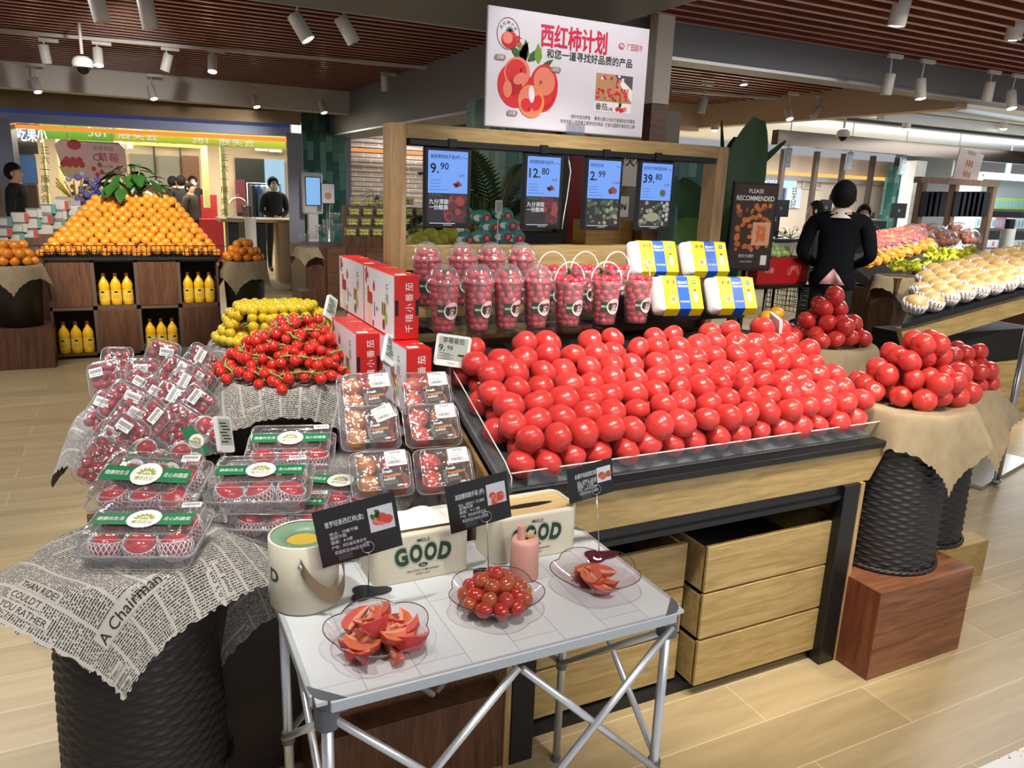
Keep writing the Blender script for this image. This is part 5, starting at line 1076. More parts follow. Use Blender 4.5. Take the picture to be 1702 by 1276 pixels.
for i,(px,py,Y,roll,tl,lab) in enumerate(packs):
    loc=aty(px,py,Y); M=Matrix.Translation(loc)@Matrix.Rotation(math.radians(-22)+qp.uniform(-.3,.3),4,'Z')@Matrix.Rotation(-tl,4,'X')@FY(0,0,0)@Matrix.Rotation(roll,4,'Z')
    t=thing('tomato_pack','clear pack of small dark red tomatoes '+where[i],'tomato pack',loc,rot=M.to_euler()); place('shell',PS,(0,0,0),parent=t)
    if lab: place('price_sticker',PB,(qp.uniform(-.02,.02),.03,.0245),(0,0,PI/2*(lab-1)+.1),parent=t)
    for a in range(3):
        for b_ in range(4):
            p=M@Vector(((a-1)*.031+qp.uniform(-.004,.004),(b_-1.5)*.029+qp.uniform(-.004,.004),.002)); r=qp.uniform(.0135,.016); place('grape_tomato',GT,p,rot3(qp),(r,r,r),'small dark red grape tomato inside a clear pack','cherry tomato','grape tomatoes in the clear packs')
# ================================================================ clear boxes labelled Fresh Vegetables
ftm=tom_mat('fresh_tomato_skin','#d0603f','#c98f4e',.22,.1,.3); ftm2=tom_mat('pale_tomato_skin','#d9483c','#cf5a3f',.22,.1,.3)
mb=MB(); mb.ball((0,0,0),(1,1,.88),18,12); FT=[mb.mesh('beef_tomato',ftm),mb.mesh('beef_tomato',ftm2)]
brl=pm('black_brown_label','#2a1c19',.45); orl=pm('label_orange','#e2853a',.45)
def fresh_meshes():
    w_,h_,d_=.158,.125,.07; b=MB(); ro=lambda k,z:[(p[0]*k,p[1]*k,z) for p in rrect(w_,h_,.02,4)]; L_=[ro(.84,-d_/2),ro(.93,0),ro(1.03,.001),ro(1.03,.005),ro(.95,.007),ro(.88,d_*.48),ro(.85,d_/2),ro(.6,d_/2)]; n=len(L_[0]); vs=[p for r in L_ for p in r]
    b.add(vs,[(k*n+i,k*n+(i+1)%n,(k+1)*n+(i+1)%n,(k+1)*n+i) for k in range(7) for i in range(n)]+[tuple(reversed(range(n))),tuple(range(7*n,8*n))],0,True); b.tube(ro(1.03,.003),.0014,4,1,closed=True); b.tube(ro(.86,d_*.49),.001,4,1,closed=True); shell=b.mesh('shell',[petp,petedge])
    s=MB(); s.quad([(-.028,-.021,0),(.028,-.021,0),(.028,.021,0),(-.028,.021,0)],0); s.text('普罗旺斯',(0,.015,.0004),.005,1,bold=.02); s.text('2023/03   8.90  1.0',(0,.006,.0004),.0035,1,wmax=.05); s.text('河北省石家庄',(-.024,-.001,.0004),.0035,1,None,'l'); q=random.Random(3); x=-.022
    while x<.012: d=q.uniform(.0005,.0014); s.quad([(x,-.015,.0004),(x+d,-.015,.0004),(x+d,-.006,.0004),(x,-.006,.0004)],1); x+=d+q.uniform(.0005,.0014)
    s.text('7.90',(.019,-.014,.0004),.005,1); pl=s.mesh('price_label',[wlab,ink])
    s=MB(); s.quad([(-.03,-.028,0),(.03,-.028,0),(.03,.028,0),(-.03,.028,0)],0); s.text('Fresh',(-.018,.021,.0004),.0085,1,None,'l',.015); s.text('Vegetables',(-.018,.009,.0004),.0085,2,None,'l',.015,wmax=.046); s.text('新鲜蔬菜',(-.018,-.001,.0004),.0055,1,None,'l',.01); s.text('FRESH',(-.0245,0,.0004),.010,3,rot=-PI/2,wmax=.05,bold=.01); s.text('Ulife',(.02,-.021,.0004),.006,1,bold=.02)
    for i in range(3): s.box((.0,-.008-i*.003,.0003),(.035,.0008,.0002),3)
    bl=s.mesh('black_label',[brl,wlab,orl,pm('label_grey','#8d8583',.5)]); return shell,pl,bl
FS,FP,FB=fresh_meshes(); qf=random.Random(9)
fresh=[(634,788,1.86,'nearest row, over the first black card'),(738,782,1.86,'nearest row, by the bin side'),(615,712,1.98,'middle row, with the slanted white price label'),(718,708,1.98,'middle row, beside the bin wall'),(609,657,2.09,'back row, below the vine tomato cloth'),(706,654,2.09,'back row, under the red carton end')]
for i,(px,py,Y,wh) in enumerate(fresh):
    loc=aty(px,py,Y); M=Matrix.Translation(loc)@Matrix.Rotation(math.radians(-8),4,'Z')@Matrix.Rotation(math.radians(-40),4,'X')@FY(0,0,0)
    t=thing('fresh_vegetable_box','clear box of orange-pink tomatoes labelled Fresh Vegetables, '+wh,'clear box',loc,rot=M.to_euler()); place('shell',FS,(0,0,0),parent=t); place('price_label',FP,(.036,.03,.036),(0,0,.35 if i==2 else .06),parent=t); place('black_label',FB,(.018,-.026,.0362),(0,0,.12),parent=t)
    for a,(dx,dy) in enumerate(((-.036,.024),(.036,.026),(-.034,-.03),(.036,-.028))):
        p=M@Vector((dx+qf.uniform(-.004,.004),dy,-.002)); r=.0325; place('beef_tomato',FT[(a+i)%2],p,rot3(qf),(r,r,r*.95),'orange-pink tomato inside a clear Fresh Vegetables box','tomato','tomatoes in the Fresh Vegetables boxes')
cs=MB()
for k,(y,z) in enumerate(((1.85,.83),(1.97,.90),(2.08,.97))):
    cs.box((.70,y+.05,z-.03),(.34,.16,.004)); hh=z-.03-.735; cs.box((.70,y-.03,.735+hh/2),(.34,.004,hh)); cs.box((.532,y+.05,.735+hh/2),(.004,.16,hh))
tag(cs.build('acrylic_riser',acr),'clear acrylic step riser under the Fresh Vegetables boxes','riser')
# ================================================================ ceiling, beams, walls
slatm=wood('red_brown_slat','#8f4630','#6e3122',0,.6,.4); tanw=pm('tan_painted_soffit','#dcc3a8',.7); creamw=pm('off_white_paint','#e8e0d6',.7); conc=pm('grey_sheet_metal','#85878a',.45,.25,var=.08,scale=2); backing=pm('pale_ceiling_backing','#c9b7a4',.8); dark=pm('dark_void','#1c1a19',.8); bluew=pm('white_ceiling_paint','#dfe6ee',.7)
slatb=pm('slat_bottom_lit_tone','#c4a294',.28,spec=.6)  # lighter tone paints in the light that slat bottoms catch from below
def slats(name,x0,x1,y0,y1,z):
    b=MB(); y=y0
    while y<y1:
        xe=x1(y) if callable(x1) else x1
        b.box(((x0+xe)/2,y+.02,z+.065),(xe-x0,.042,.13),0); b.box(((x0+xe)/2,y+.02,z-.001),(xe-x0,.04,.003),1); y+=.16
    b.quad([(x0,y0-.02,z+.3),(x0,y1,z+.3),(x1(y1) if callable(x1) else x1,y1,z+.3),(x1(y0) if callable(x1) else x1,y0-.02,z+.3)],2)
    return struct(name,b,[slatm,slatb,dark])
slats('ceiling_left',-6,lambda y:3.05+(.55 if y<8.6 else (.3 if y<10.4 else .0)),5.32,11.62,2.9)
slats('ceiling_right',3.0,13.5,.9,5.12,2.9)
slats('ceiling_far_right',3.7,lambda y:7.6,5.42,9.4,2.9)
slats('ceiling_near',-6,2.9,-3,3.55,2.9)
def beam(name,x0,x1,y0,y1,z0,z1,m):
    return struct(name,MB().box(((x0+x1)/2,(y0+y1)/2,(z0+z1)/2),(x1-x0,y1-y0,z1-z0)),m)
beam('trim_1',-6,2.96,3.6,5.3,2.7,3.2,conc)
beam('trim_2',3.06,3.6,5.5,14,2.34,3.2,conc)
beam('trim_3',3.35,14,5.14,5.4,2.65,3.2,conc)
b=MB(); 
for (x0,x1,y,z) in((-6,2.96,5.31,2.705),): b.box(((x0+x1)/2,y,z),(x1-x0,.02,.02))
for (x0,x1,y,z) in((3.35,14,5.13,2.655),): b.box(((x0+x1)/2,y,z),(x1-x0,.02,.02))
b.box((3.05,9.7,2.345),(.02,8.6,.02)); struct('trim_4',b,steel)
beam('trim_5',-6,3.2,11.65,11.95,2.6,3.2,creamw)
beam('trim_6',7.62,7.8,5.42,9.8,2.6,3.2,tanw)
beam('trim_7',3.7,7.62,9.4,9.6,2.55,3.2,tanw)
struct('ceiling_white',MB().quad([(7.8,5.42,2.85),(7.8,9.0,2.85),(17,9.0,2.85),(17,5.42,2.85)]),bluew)
b=MB(); b.box((10.5,6.9,2.8),(5,.05,.06)); b.box((11.2,7.6,2.78),(4,.12,.12)); b.tube([(8,6.2,2.74),(15,6.8,2.74)],.03,8); struct('trim_8',b,bluew)
bronze=pm('bronze_mirror_metal','#8a7354',.22,.8,var=.12,scale=1.5)
beam('trim_9',8.3,17,8.5,8.62,2.38,2.58,pm('dark_bronze_mirror','#5a5048',.2,.9,var=.1,scale=1.5))
struct('ceiling_cashier',MB().quad([(8,8.62,2.8),(8,13.5,2.8),(20,13.5,2.8),(20,8.62,2.8)]),bluew)
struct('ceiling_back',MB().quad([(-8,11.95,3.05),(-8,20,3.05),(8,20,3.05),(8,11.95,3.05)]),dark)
# slanted shop portal: blue lit shutter, warm light strip, steel jambs, mirror band
PA,PB_=atz(-40,178.5,2.42),atz(482,207,2.42); ex=(PB_-PA); LP=ex.length; PM=frame(PA,(ex.x,ex.y,0),(0,0,1))   # local x along the portal, y up
def pbox(mb,x0,x1,z0,z1,d=.1,mi=0,off=0): return mb.box(((x0+x1)/2,(z0+z1)/2-2.42,off),(x1-x0,z1-z0,d),mi,PM)
b=MB(); pbox(b,-1,LP+.15,2.42,2.78,.1); struct('trim_10',b,bronze)
blue=glow('blue_lit_shutter','#34458f',.35); b=MB(); pbox(b,-1,LP,2.37,2.42,.22,0); pbox(b,-1,LP,2.25,2.37,.2,1); struct('trim_11',b,[blue,pm('shutter_metal','#8d93ad',.3,.8)])
warm=glow('warm_light_strip','#ff9a38',.95); b=MB(); pbox(b,-1,LP-.05,2.18,2.235,.06,0,-.1); struct('trim_12',b,warm)
b=MB(); pbox(b,LP-.05,LP+.17,0,2.3,.2); pbox(b,.22,.42,0,2.3,.2); struct('trim_13',b,pm('satin_steel','#9496a0',.45,.9))
# teal tiled pillars
def teal():
    m,nt,b=mk('teal_scale_tiles'); L=nt.links; tc=N(nt,'ShaderNodeTexCoord'); mp=N(nt,'ShaderNodeMapping'); mp.inputs['Rotation'].default_value=(0,PI/2,0); L.new(tc.outputs['Object'],mp.inputs[0])
    sx_=N(nt,'ShaderNodeSeparateXYZ'); L.new(tc.outputs['Object'],sx_.inputs[0]); ad=N(nt,'ShaderNodeMath',operation='ADD'); L.new(sx_.outputs[0],ad.inputs[0]); L.new(sx_.outputs[1],ad.inputs[1]); cb_=N(nt,'ShaderNodeCombineXYZ'); L.new(sx_.outputs[2],cb_.inputs[0]); L.new(ad.outputs[0],cb_.inputs[1])
    br=N(nt,'ShaderNodeTexBrick'); br.inputs['Scale'].default_value=1; br.inputs['Brick Width'].default_value=.3; br.inputs['Row Height'].default_value=.1; br.inputs['Mortar Size'].default_value=.003; br.inputs['Color1'].default_value=hx('#2c625c'); br.inputs['Color2'].default_value=hx('#79aca2'); br.inputs['Mortar'].default_value=hx('#2c5650'); br.inputs['Bias'].default_value=-.1; L.new(cb_.outputs[0],br.inputs[0]); L.new(br.outputs[0],b.inputs['Base Color']); b.inputs['Roughness'].default_value=.2; return m
tealm=teal()
q0,q1=aty(503,300,12.9),aty(574,300,12.9)
beam('wall_teal_pillar',q0.x,q1.x,12.9,13.7,0,2.75,tealm)
q2,q3=aty(575,300,13.2),aty(584,300,13.2); beam('wall_steel_edge',q2.x,q3.x,13.2,13.3,0,2.6,MATS['satin_steel'])
# louvred shop window beyond the fruit packs
brick=None
def brickm():
    m,nt,b=mk('pale_brick'); L=nt.links; tc=N(nt,'ShaderNodeTexCoord'); sx_=N(nt,'ShaderNodeSeparateXYZ'); L.new(tc.outputs['Object'],sx_.inputs[0]); cb_=N(nt,'ShaderNodeCombineXYZ'); L.new(sx_.outputs[0],cb_.inputs[0]); L.new(sx_.outputs[2],cb_.inputs[1])
    br=N(nt,'ShaderNodeTexBrick'); br.inputs['Scale'].default_value=1; br.inputs['Brick Width'].default_value=.3; br.inputs['Row Height'].default_value=.11; br.inputs['Mortar Size'].default_value=.01; br.inputs['Color1'].default_value=hx('#8d7b70'); br.inputs['Color2'].default_value=hx('#a8968a'); br.inputs['Mortar'].default_value=hx('#c3b8ae'); L.new(cb_.outputs[0],br.inputs[0]); L.new(br.outputs[0],b.inputs['Base Color']); return m
brick=brickm()
q0,q1=aty(575,330,15),aty(905,330,15)
beam('wall_brick',q0.x,q1.x,15,15.2,0,2.7,brick)
b=MB()
for i in range(24): b.box(((q0.x+q1.x)/2-.2,14.2,.55+i*.085),(q1.x-q0.x,.02,.018),0)
struct('trim_14',b,pm('grille_metal','#8d8a86',.4,.7))
b=MB(); b.box(((q0.x+q1.x)/2-.3,14.7,2.22),(q1.x-q0.x-.4,.06,.06),0); struct('trim_15',b,warm)
# far mall behind the portal: warm walls, lit shop fronts
wallw=pm('mall_wall_warm','#b9a487',.7); beam('wall_back_left',-6,4.2,18.2,18.4,0,3.05,wallw)
b=MB()
for px0,px1,py0,py1,mi in((215,262,255,330,0),(262,302,258,330,0),(302,334,258,330,1),(390,472,262,395,2)):
    p,q=aty(px0,py0,18.1),aty(px1,py1,18.1); b.box(((p.x+q.x)/2,18.12,(p.z+q.z)/2),(q.x-p.x,.05,p.z-q.z),mi)
for px in(258,301): p,q=aty(px,255,18.05),aty(px+3,345,18.05); b.box(((p.x+q.x)/2,18.05,1.2),(q.x-p.x,.05,2.4),3)
for px0,px1,py in((236,260,232),(264,285,233),(290,324,236),(424,445,243),(447,468,245)):
    p,q=aty(px0,py,17.9),aty(px1,py+7,17.9); b.box(((p.x+q.x)/2,17.9,(p.z+q.z)/2),(q.x-p.x,.04,.1),4)
struct('window_1',b,[glow('shop_interior_warm','#c9b78f',.45),glow('shop_interior_orange','#b5652e',.5),pm('shop_interior_dark','#23241f',.3),black,glow('shop_light_panel','#fff3d8',2.2)])
# left shop with lit sign
b=MB(); p,q=aty(-60,200,13.6),aty(66,345,13.6); b.box(((p.x+q.x)/2,13.7,1.35),(q.x-p.x,.1,2.7),0)
def wq(px0,px1,py0,py1,Y,mi): 
    p,q=aty(px0,py0,Y),aty(px1,py1,Y); b.box(((p.x+q.x)/2,Y,(p.z+q.z)/2),(q.x-p.x,.03,abs(p.z-q.z)),mi)
wq(-60,64,204,230,13.62,2); wq(-60,64,230,256,13.62,1); wq(12,64,257,305,13.62,3); wq(12,64,306,345,13.62,4)
struct('wall_left_shop',b,[wallw,pm('shop_grey_band','#6f6b67',.6),glow('sign_backing_blue','#a9c6f2',.35),glow('blue_glass_lit','#4c7ba6',.45),wood('slatted_wood','#7d6248','#604a35',2,2,.6)])
p=aty(36,222,13.55); b=MB(); b.text('风情吃果小',(0,0,0),.17,0,frame(p,(1,0,0),(0,0,1)),bold=.02,wmax=.62); tag(b.build('lit_sign_letters',glow('sign_white_glow','#ffffff',3)),'glowing white shop sign letters at the far end of the hall, over a grey band','sign')
# cashier hall back wall, lit
beam('wall_back_right',8.0,24,13.6,13.8,0,2.62,pm('cashier_wall_beige','#c8b7a6',.7))
beam('wall_far_right',17.2,17.4,-2,13.6,0,3.0,pm('far_wall_grey','#8f959b',.7))
b=MB()
for z0,z1,mi in((2.16,2.24,0),(2.05,2.16,1)): b.box((15,13.5,(z0+z1)/2),(14,.06,z1-z0),mi)
struct('trim_16',b,[glow('amber_cove','#ffbe62',1.2),pm('cove_grey','#8d8a8a',.6)])
postm=pm('brown_mullion','#4d4038',.5)
for i,(px,py0,py1) in enumerate(((1302,262,330),(1357,265,336),(1402,268,320),(1450,272,330),(1490,280,345))):
    p=aty(px,py0,13.2); b=MB(); b.box((p.x,13.2,1.35),(.1,.1,2.7)); struct('trim_%d'%(17+i),b,postm)
# teal wall and pillar right
q0,q1=aty(1490,330,12.9),aty(1580,330,12.9); beam('wall_teal_right',q0.x,q1.x,12.9,13.3,0,2.5,tealm)
q0=aty(1525,330,11); beam('wall_stone_pillar',q0.x-.2,q0.x+.12,11,11.3,0,2.5,pm('marble_pillar','#c4c2bc',.25,var=.2,scale=6))
# the service pillar behind the price screens
Yp=5.6
def strip(name,px0,px1,z0,z1,y,m,d=.3):
    p,q=aty(px0,330,y),aty(px1,330,y); return beam(name,p.x,q.x,y,y+d,z0,z1,m)
strip('wall_pillar_teal_left',838,872,0,2.34,Yp,tealm,.8)
strip('wall_pillar_body',872,1120,0,2.34,Yp+.06,pm('pillar_paint','#8f857a',.6),.7)
strip('wall_pillar_teal_right',1085,1186,0,2.02,Yp+.02,tealm,.8)
strip('trim_24',928,946,0,2.34,Yp-.02,postm,.1)
strip('trim_25',946,978,0,2.34,Yp,pm('fire_box_red','#8f1f1c',.4),.1)
p,q=aty(1094,40,4.95),aty(1122,40,4.95); b=MB(); b.box(((p.x+q.x)/2,5.0,2.6),(q.x-p.x,.1,.62),0); b.box(((p.x+q.x)/2,5.0,1.15),(q.x-p.x,.1,2.29),1); struct('trim_26',b,[creamw,bwood])
# ================================================================ lamps on tracks
lit=glow('spotlight_lens_lit','#fff8ea',24); unlit=pm('spotlight_lens_off','#b8b3aa',.3); camw=pm('lamp_white','#e6e2dc',.4)
def tracklight(px,py,z,label,on=True,tilt=(0,0),s=1.0,Y=None):
    p=aty(px,py,Y) if Y else atz(px,py,z); top=2.86 if p.z<2.86 else p.z+.1
    t=thing('track_spotlight',label,'spotlight',(p.x,p.y,top)); d=Vector((tilt[0],tilt[1],-1)).normalized(); c=Vector((0,0,p.z-top)); M=Matrix.Translation(c)@d.to_track_quat('-Z','Y').to_matrix().to_4x4()
    b=MB(); b.lathe([(0,.085*s),(.042*s,.085*s),(.045*s,.08*s),(.045*s,-.083*s),(.043*s,-.086*s),(.040*s,-.08*s)],20,0,M); b.build('lamp_head',camw,t)
    b=MB(); b.disc((0,0,-.0815*s),.0405*s,.0405*s,0,20,M@Matrix.Rotation(0,4,'X')); b.ball((0,0,-.075*s),(.038*s,.038*s,.014*s),16,6,0,M); b.build('lens',lit if on else unlit,t)
    b=MB(); b.tube([(0,0,-.02),tuple(M@Vector((0,0,.06*s)))],.008,6); b.build('stem',camw,t); b=MB(); b.box((.04,0,-.012),(.17*s,.034,.034),0,b=.004); b.build('driver_box',camw,t); return t
def track(p0,p1,label):
    b=MB(); d=(p1-p0); M=frame((p0+p1)/2,tuple(d),(0,0,1)); b.box((0,.0,0),(d.length,.03,.034),0,M); tag(b.build('lamp_track',camw),label,'lamp track')
A0,A1=atz(-60,46,2.872),atz(760,117,2.872); A1=Vector((A1.x,A0.y+(A1.y-A0.y)*1,A1.z)); track(A0,A1,'long white lamp track under the slats above the orange stand')
q0,q1=atz(1395,100,2.88),atz(1720,142,2.88); track(q0,q1,'white lamp track under the slats on the melon side of the hall')
q0,q1=atz(1118,150,2.88),atz(1392,172,2.88); track(q0,q1,'white lamp track along the tan soffit behind the banana plant')
T=[(75,90,2.72,'unlit white track spotlight, first from the outer end over the oranges',False,(.1,.1)),(163,95,2.72,'lit white track spotlight beside the ceiling camera',True,(.0,-.35)),(277,104,2.72,'unlit white track spotlight, between two lit ones over the oranges',False,(-.3,.1)),(353,106,2.72,'lit white track spotlight over the right side of the oranges',True,(-.1,-.4)),(640,138,2.75,'unlit white track spotlight at the grey bulkhead',False,(.1,.2)),(713,142,2.72,'lit white track spotlight shining at the grey bulkhead',True,(.0,-.7))]
for a in T: tracklight(*a)
for px,py,l,on,ti in((163,10,'unlit large white spotlight nearest overhead, first of two above the slats edge',False,(.2,0)),(245,22,'unlit large white spotlight nearest overhead, second of two above the slats edge',False,(.15,.1)),(500,46,'lit white spotlight hung from the grey beam edge',True,(.55,-.3)),(577,50,'unlit white spotlight hung beside the lit one on the grey beam edge',False,(.6,-.1))): tracklight(px,py,None,l,on,ti,1.05,Y=5.6)
for px,py,l,on in((60,142,'lit small spotlight before the off-white beam, outermost',True),(253,154,'lit small spotlight before the off-white beam, above the strawberry banner side',True),(424,168,'lit small spotlight before the off-white beam, above the guard',True),(536,178,'lit small spotlight before the off-white beam, above the kiosk',True)): tracklight(px,py,None,l,on,(.2,-.4),1.0,Y=11.3)
for px,py,l,on,ti in((1497,14,'large white spotlight shining down nearest the top edge',True,(.0,.15)),(1690,40,'large white spotlight at the far end of the near row',True,(.1,.15))): tracklight(px,py,None,l,on,ti,1.25,Y=3.8)
for px,py,l,on,ti in((1476,140,'unlit white spotlight hanging before the grey beam, first of four',False,(0,.1)),(1530,148,'lit white spotlight hanging before the grey beam, second of four',True,(.0,-.2)),(1643,152,'unlit white spotlight hanging before the grey beam, third of four',False,(.1,.1)),(1681,166,'lit white spotlight hanging before the grey beam, last of four',True,(-.1,-.3))): tracklight(px,py,None,l,on,ti,1.0,Y=4.85)
for px,py,l,on,ti in((1236,129,'lit round downlight by the lower edge of the grey beam',True,(0,-.2)),(1168,175,'unlit white spotlight near the white pipe column',False,(-.1,.1)),(1311,188,'lit white spotlight on the tan soffit',True,(-.1,-.5)),(1357,186,'unlit white spotlight tilted along the tan soffit',False,(-.8,.1))): tracklight(px,py,None,l,on,ti,.95,Y=7.2)
for i,(px,py,Y) in enumerate(((1188,215,8.9),(1506,213,7.4),(1668,213,7.4),(1382,240,9.3),(1457,246,9.3),(1520,250,9.3))):
    p=aty(px,py,Y); t=thing('downlight','round ceiling downlight %s'%('over the cashier hall','shining from the white ceiling above the fruit','shining from the white ceiling at the far side','first of three in the cashier ceiling','second of three in the cashier ceiling','third of three in the cashier ceiling')[i],'downlight',p); b=MB(); b.cyl((0,0,.03),.055,.08,16); b.build('housing',camw,t); b=MB(); b.disc((0,0,-.012),.045,.045,0,16); b.ball((0,0,-.01),(.04,.04,.02),12,6); b.build('lens',lit,t)
def domecam(px,py,Y,label):
    p=aty(px,py,Y); t=thing('dome_camera',label,'camera',p); b=MB(); b.lathe([(0,.085),(.045,.08),(.075,.06),(.087,.03),(.087,.0),(.075,-.012)],20); b.build('housing',camw,t); b=MB(); b.ball((0,0,-.0),(.06,.06,.07),16,8); b.build('dome',pm('black_dome','#0c0d10',.08),t); b=MB(); b.tube([(0,0,.1),(0,0,2.9-p.z)],.014,8); b.build('drop_rod',camw,t)
domecam(138,110,8.2,'white dome security camera hanging from a rod under the slats')
domecam(1401,226,7.6,'white dome security camera before the white ceiling of the cashier hall')
# ================================================================ orange stand
Yo=7.81; oc=thing('orange_stand','walnut cube cabinet with four open niches carrying the orange pyramid','display cabinet',(.07,Yo,0)); O=Vector((.07,Yo,0))
ox0,ox1=-.64,.77; cw=(ox1-ox0)/4
for i in range(4):
    for j in range(2):
        x=ox0+cw*(i+.5); z=.03+.43*(j+.5); door=(i+j)%2==1
        b=MB(); 
        for dx,dz,sx_,sz in((-cw/2+.009,0,.018,.43),(cw/2-.009,0,.018,.43),(0,.206,cw,.018),(0,-.206,cw,.018)): b.box((x+dx,Yo+.16,z+dz),(sx_,.32,sz),0)
        b.box((x,Yo+.31,z),(cw,.01,.43),1); W(b).build('cube',[pm('cube_edge','#5f4a3e',.5),pm('niche_back','#38261d',.7)],oc)
        if door: b=MB(); b.box((x,Yo+.005,z),(cw-.026,.02,.40),0,b=.002); W(b).build('door',dwood,oc)
b=MB(); b.box((.065,Yo+.5,.47),(1.4,.36,.88)); b.box((.065,Yo+.35,.905),(1.46,.75,.03)); W(b).build('body',blackm,oc)
b=MB()
for i in range(38):
    x=ox0-.03+1.47*i/37; b.tube([(x,Yo-.03,.92),(x,Yo-.03,1.005)],.0035,4); b.tube([(x+.04*math.cos(a*PI/6)-.0,Yo-.03,1.005+.018*math.sin(a*PI/6)) for a in range(7)],.003,4)
for z in(.925,.96): b.tube([(ox0-.03,Yo-.03,z),(ox1+.03,Yo-.03,z)],.004,4)
W(b).build('wire_fence',black,oc)
botl=pm('orange_juice','#e8b31c',.2,coat=.5); btl2=pm('bottle_label','#e0902a',.4); cap=pm('bottle_cap','#6b3a22',.4)
BM=MB(); BM.lathe([(0,0),(.040,0),(.045,.006),(.045,.05),(.042,.06),(.042,.13),(.045,.14),(.045,.185),(.034,.215),(.014,.245),(.013,.26)],18,0); BMe=BM.mesh('bottle',botl)
BL=MB(); BL.lathe([(.0455,.045),(.0455,.138)],18,0)
for x0,x1,z0,z1,mi in((-.3,.3,.112,.128,1),(-.5,.5,.056,.095,2)): BL.add([(.0462*math.cos(1.5*PI+u),.0462*math.sin(1.5*PI+u),z) for z in(z0,z1) for u in(x0,0,x1)],[(0,1,4,3),(1,2,5,4)],mi)
BLe=BL.mesh('label',[pm('bottle_label_yellow','#e3c34a',.4),ink,btl2]); BC=MB(); BC.cyl((0,0,.272),.0155,.026,14); BCe=BC.mesh('cap',cap)
for ci,(i,j,wh) in enumerate(((1,1,'upper niche next to the outer door'),(3,1,'upper niche at the end'),(0,0,'lower niche at the outer end'),(2,0,'lower niche between two doors'))):
    for k in range(3):
        t=thing('juice_bottle','yellow juice bottle, %s of three in the %s'%(('first','second','third')[k],wh),'bottle',(ox0+cw*(i+.5)+(k-1)*.095,Yo+.06,.04+.43*j+.009),0,'juice bottles in the orange stand'); place('bottle_body',BMe,(0,0,0),parent=t); place('label',BLe,(0,0,0),rot=(0,0,.3*(k-1)),parent=t); place('cap',BCe,(0,0,0),parent=t)
orm=tom_mat('orange_peel','#f29a2c','#ec8a1e',.3,.1,.25); mb=MB(); mb.ball((0,0,0),(1,1,.93),14,10); mb.disc((0,0,.93),.08,.08,1,6); ORM=mb.mesh('orange',[orm,pm('orange_stalk','#7d6a2c',.7)])
qo=random.Random(41); ro=.0425; k=0
rowsn=12
for j in range(rowsn):
    f=j/(rowsn-1); y=Yo+.05+f*.64; z=.955+f*.475; xl=-.63+f*.45; xr=.735-f*.33; i0=math.ceil(xl/.085-.5*(j%2)); i=i0
    while (i+.5*(j%2))*.085<=xr:
        s=ro*qo.uniform(.95,1.06); place('orange',ORM,((i+.5*(j%2))*.085+qo.uniform(-.007,.007),y+qo.uniform(-.006,.006),z+qo.uniform(-.01,.01)),rot3(qo),(s,s,s),'shiny orange in the big pyramid on the walnut cube stand','orange','oranges in the pyramid'); i+=1
for side in(-1,1):
    for j in range(11):
        f=j/10; m_=1
        x=(-.64+f*.45) if side<0 else (.745-f*.33); place('orange',ORM,(x+side*.035,Yo+.13+f*.64,.935+f*.46),rot3(qo),(ro,ro,ro),'shiny orange in the big pyramid on the walnut cube stand','orange','oranges in the pyramid')
b=MB(); b.add([(-.6,Yo+.06,.92),(.69,Yo+.06,.92),(.35,Yo+.62,1.36),(-.13,Yo+.62,1.36),(-.6,Yo+1.3,.92),(.69,Yo+1.3,.92),(.35,Yo+.9,1.36),(-.13,Yo+.9,1.36)],[(0,1,2,3),(3,2,6,7),(1,5,6,2),(0,3,7,4),(4,7,6,5)]); W(b).build('sloped_core',blackm,oc)
# side baskets of oranges
def sidebasket(c,label,lab2,gr,h):
    t=thing('woven_basket',label,'basket',(c[0],c[1],h)); b=MB(); b.lathe([(0,.004),(.17,.004),(.2,c[2]-h)],32,0); b.build('weave',wick,t)
    heap('orange',[ORM],(c[0],c[1],c[2]+.005),.19,.18,.0425,3,lab2,'orange',gr,qo,.93)
sidebasket((-.86,7.72,.86),'dark woven basket of oranges at the outer side of the orange stand','shiny orange heaped in the burlap-lined basket at the outer side of the stand','oranges in the outer side basket',.35)
sidebasket((1.02,7.95,.86),'dark woven basket of oranges at the aisle side of the orange stand','shiny orange heaped in the burlap-lined basket at the aisle side of the stand','oranges in the aisle side basket',.3)
cloth('burlap_cloth','burlap cloth lining the orange basket at the outer side of the orange stand',(-.86,7.72,.87),.62,.78,drape_fn(.2,.19,3,.08,.2,31),burl,n=30)
cloth('burlap_cloth','burlap cloth lining the orange basket at the aisle side of the orange stand',(1.02,7.95,.87),.72,.3,drape_fn(.2,.19,3,.1,.2,33),burl,n=30)
tilebox(-.90,7.72,.56,.42,.35,'dark wooden plinth under the outer orange basket',1,(dwood,dwood))
tilebox(1.02,7.95,.46,.4,.30,'dark wooden plinth under the aisle side orange basket',1,(dwood,dwood))
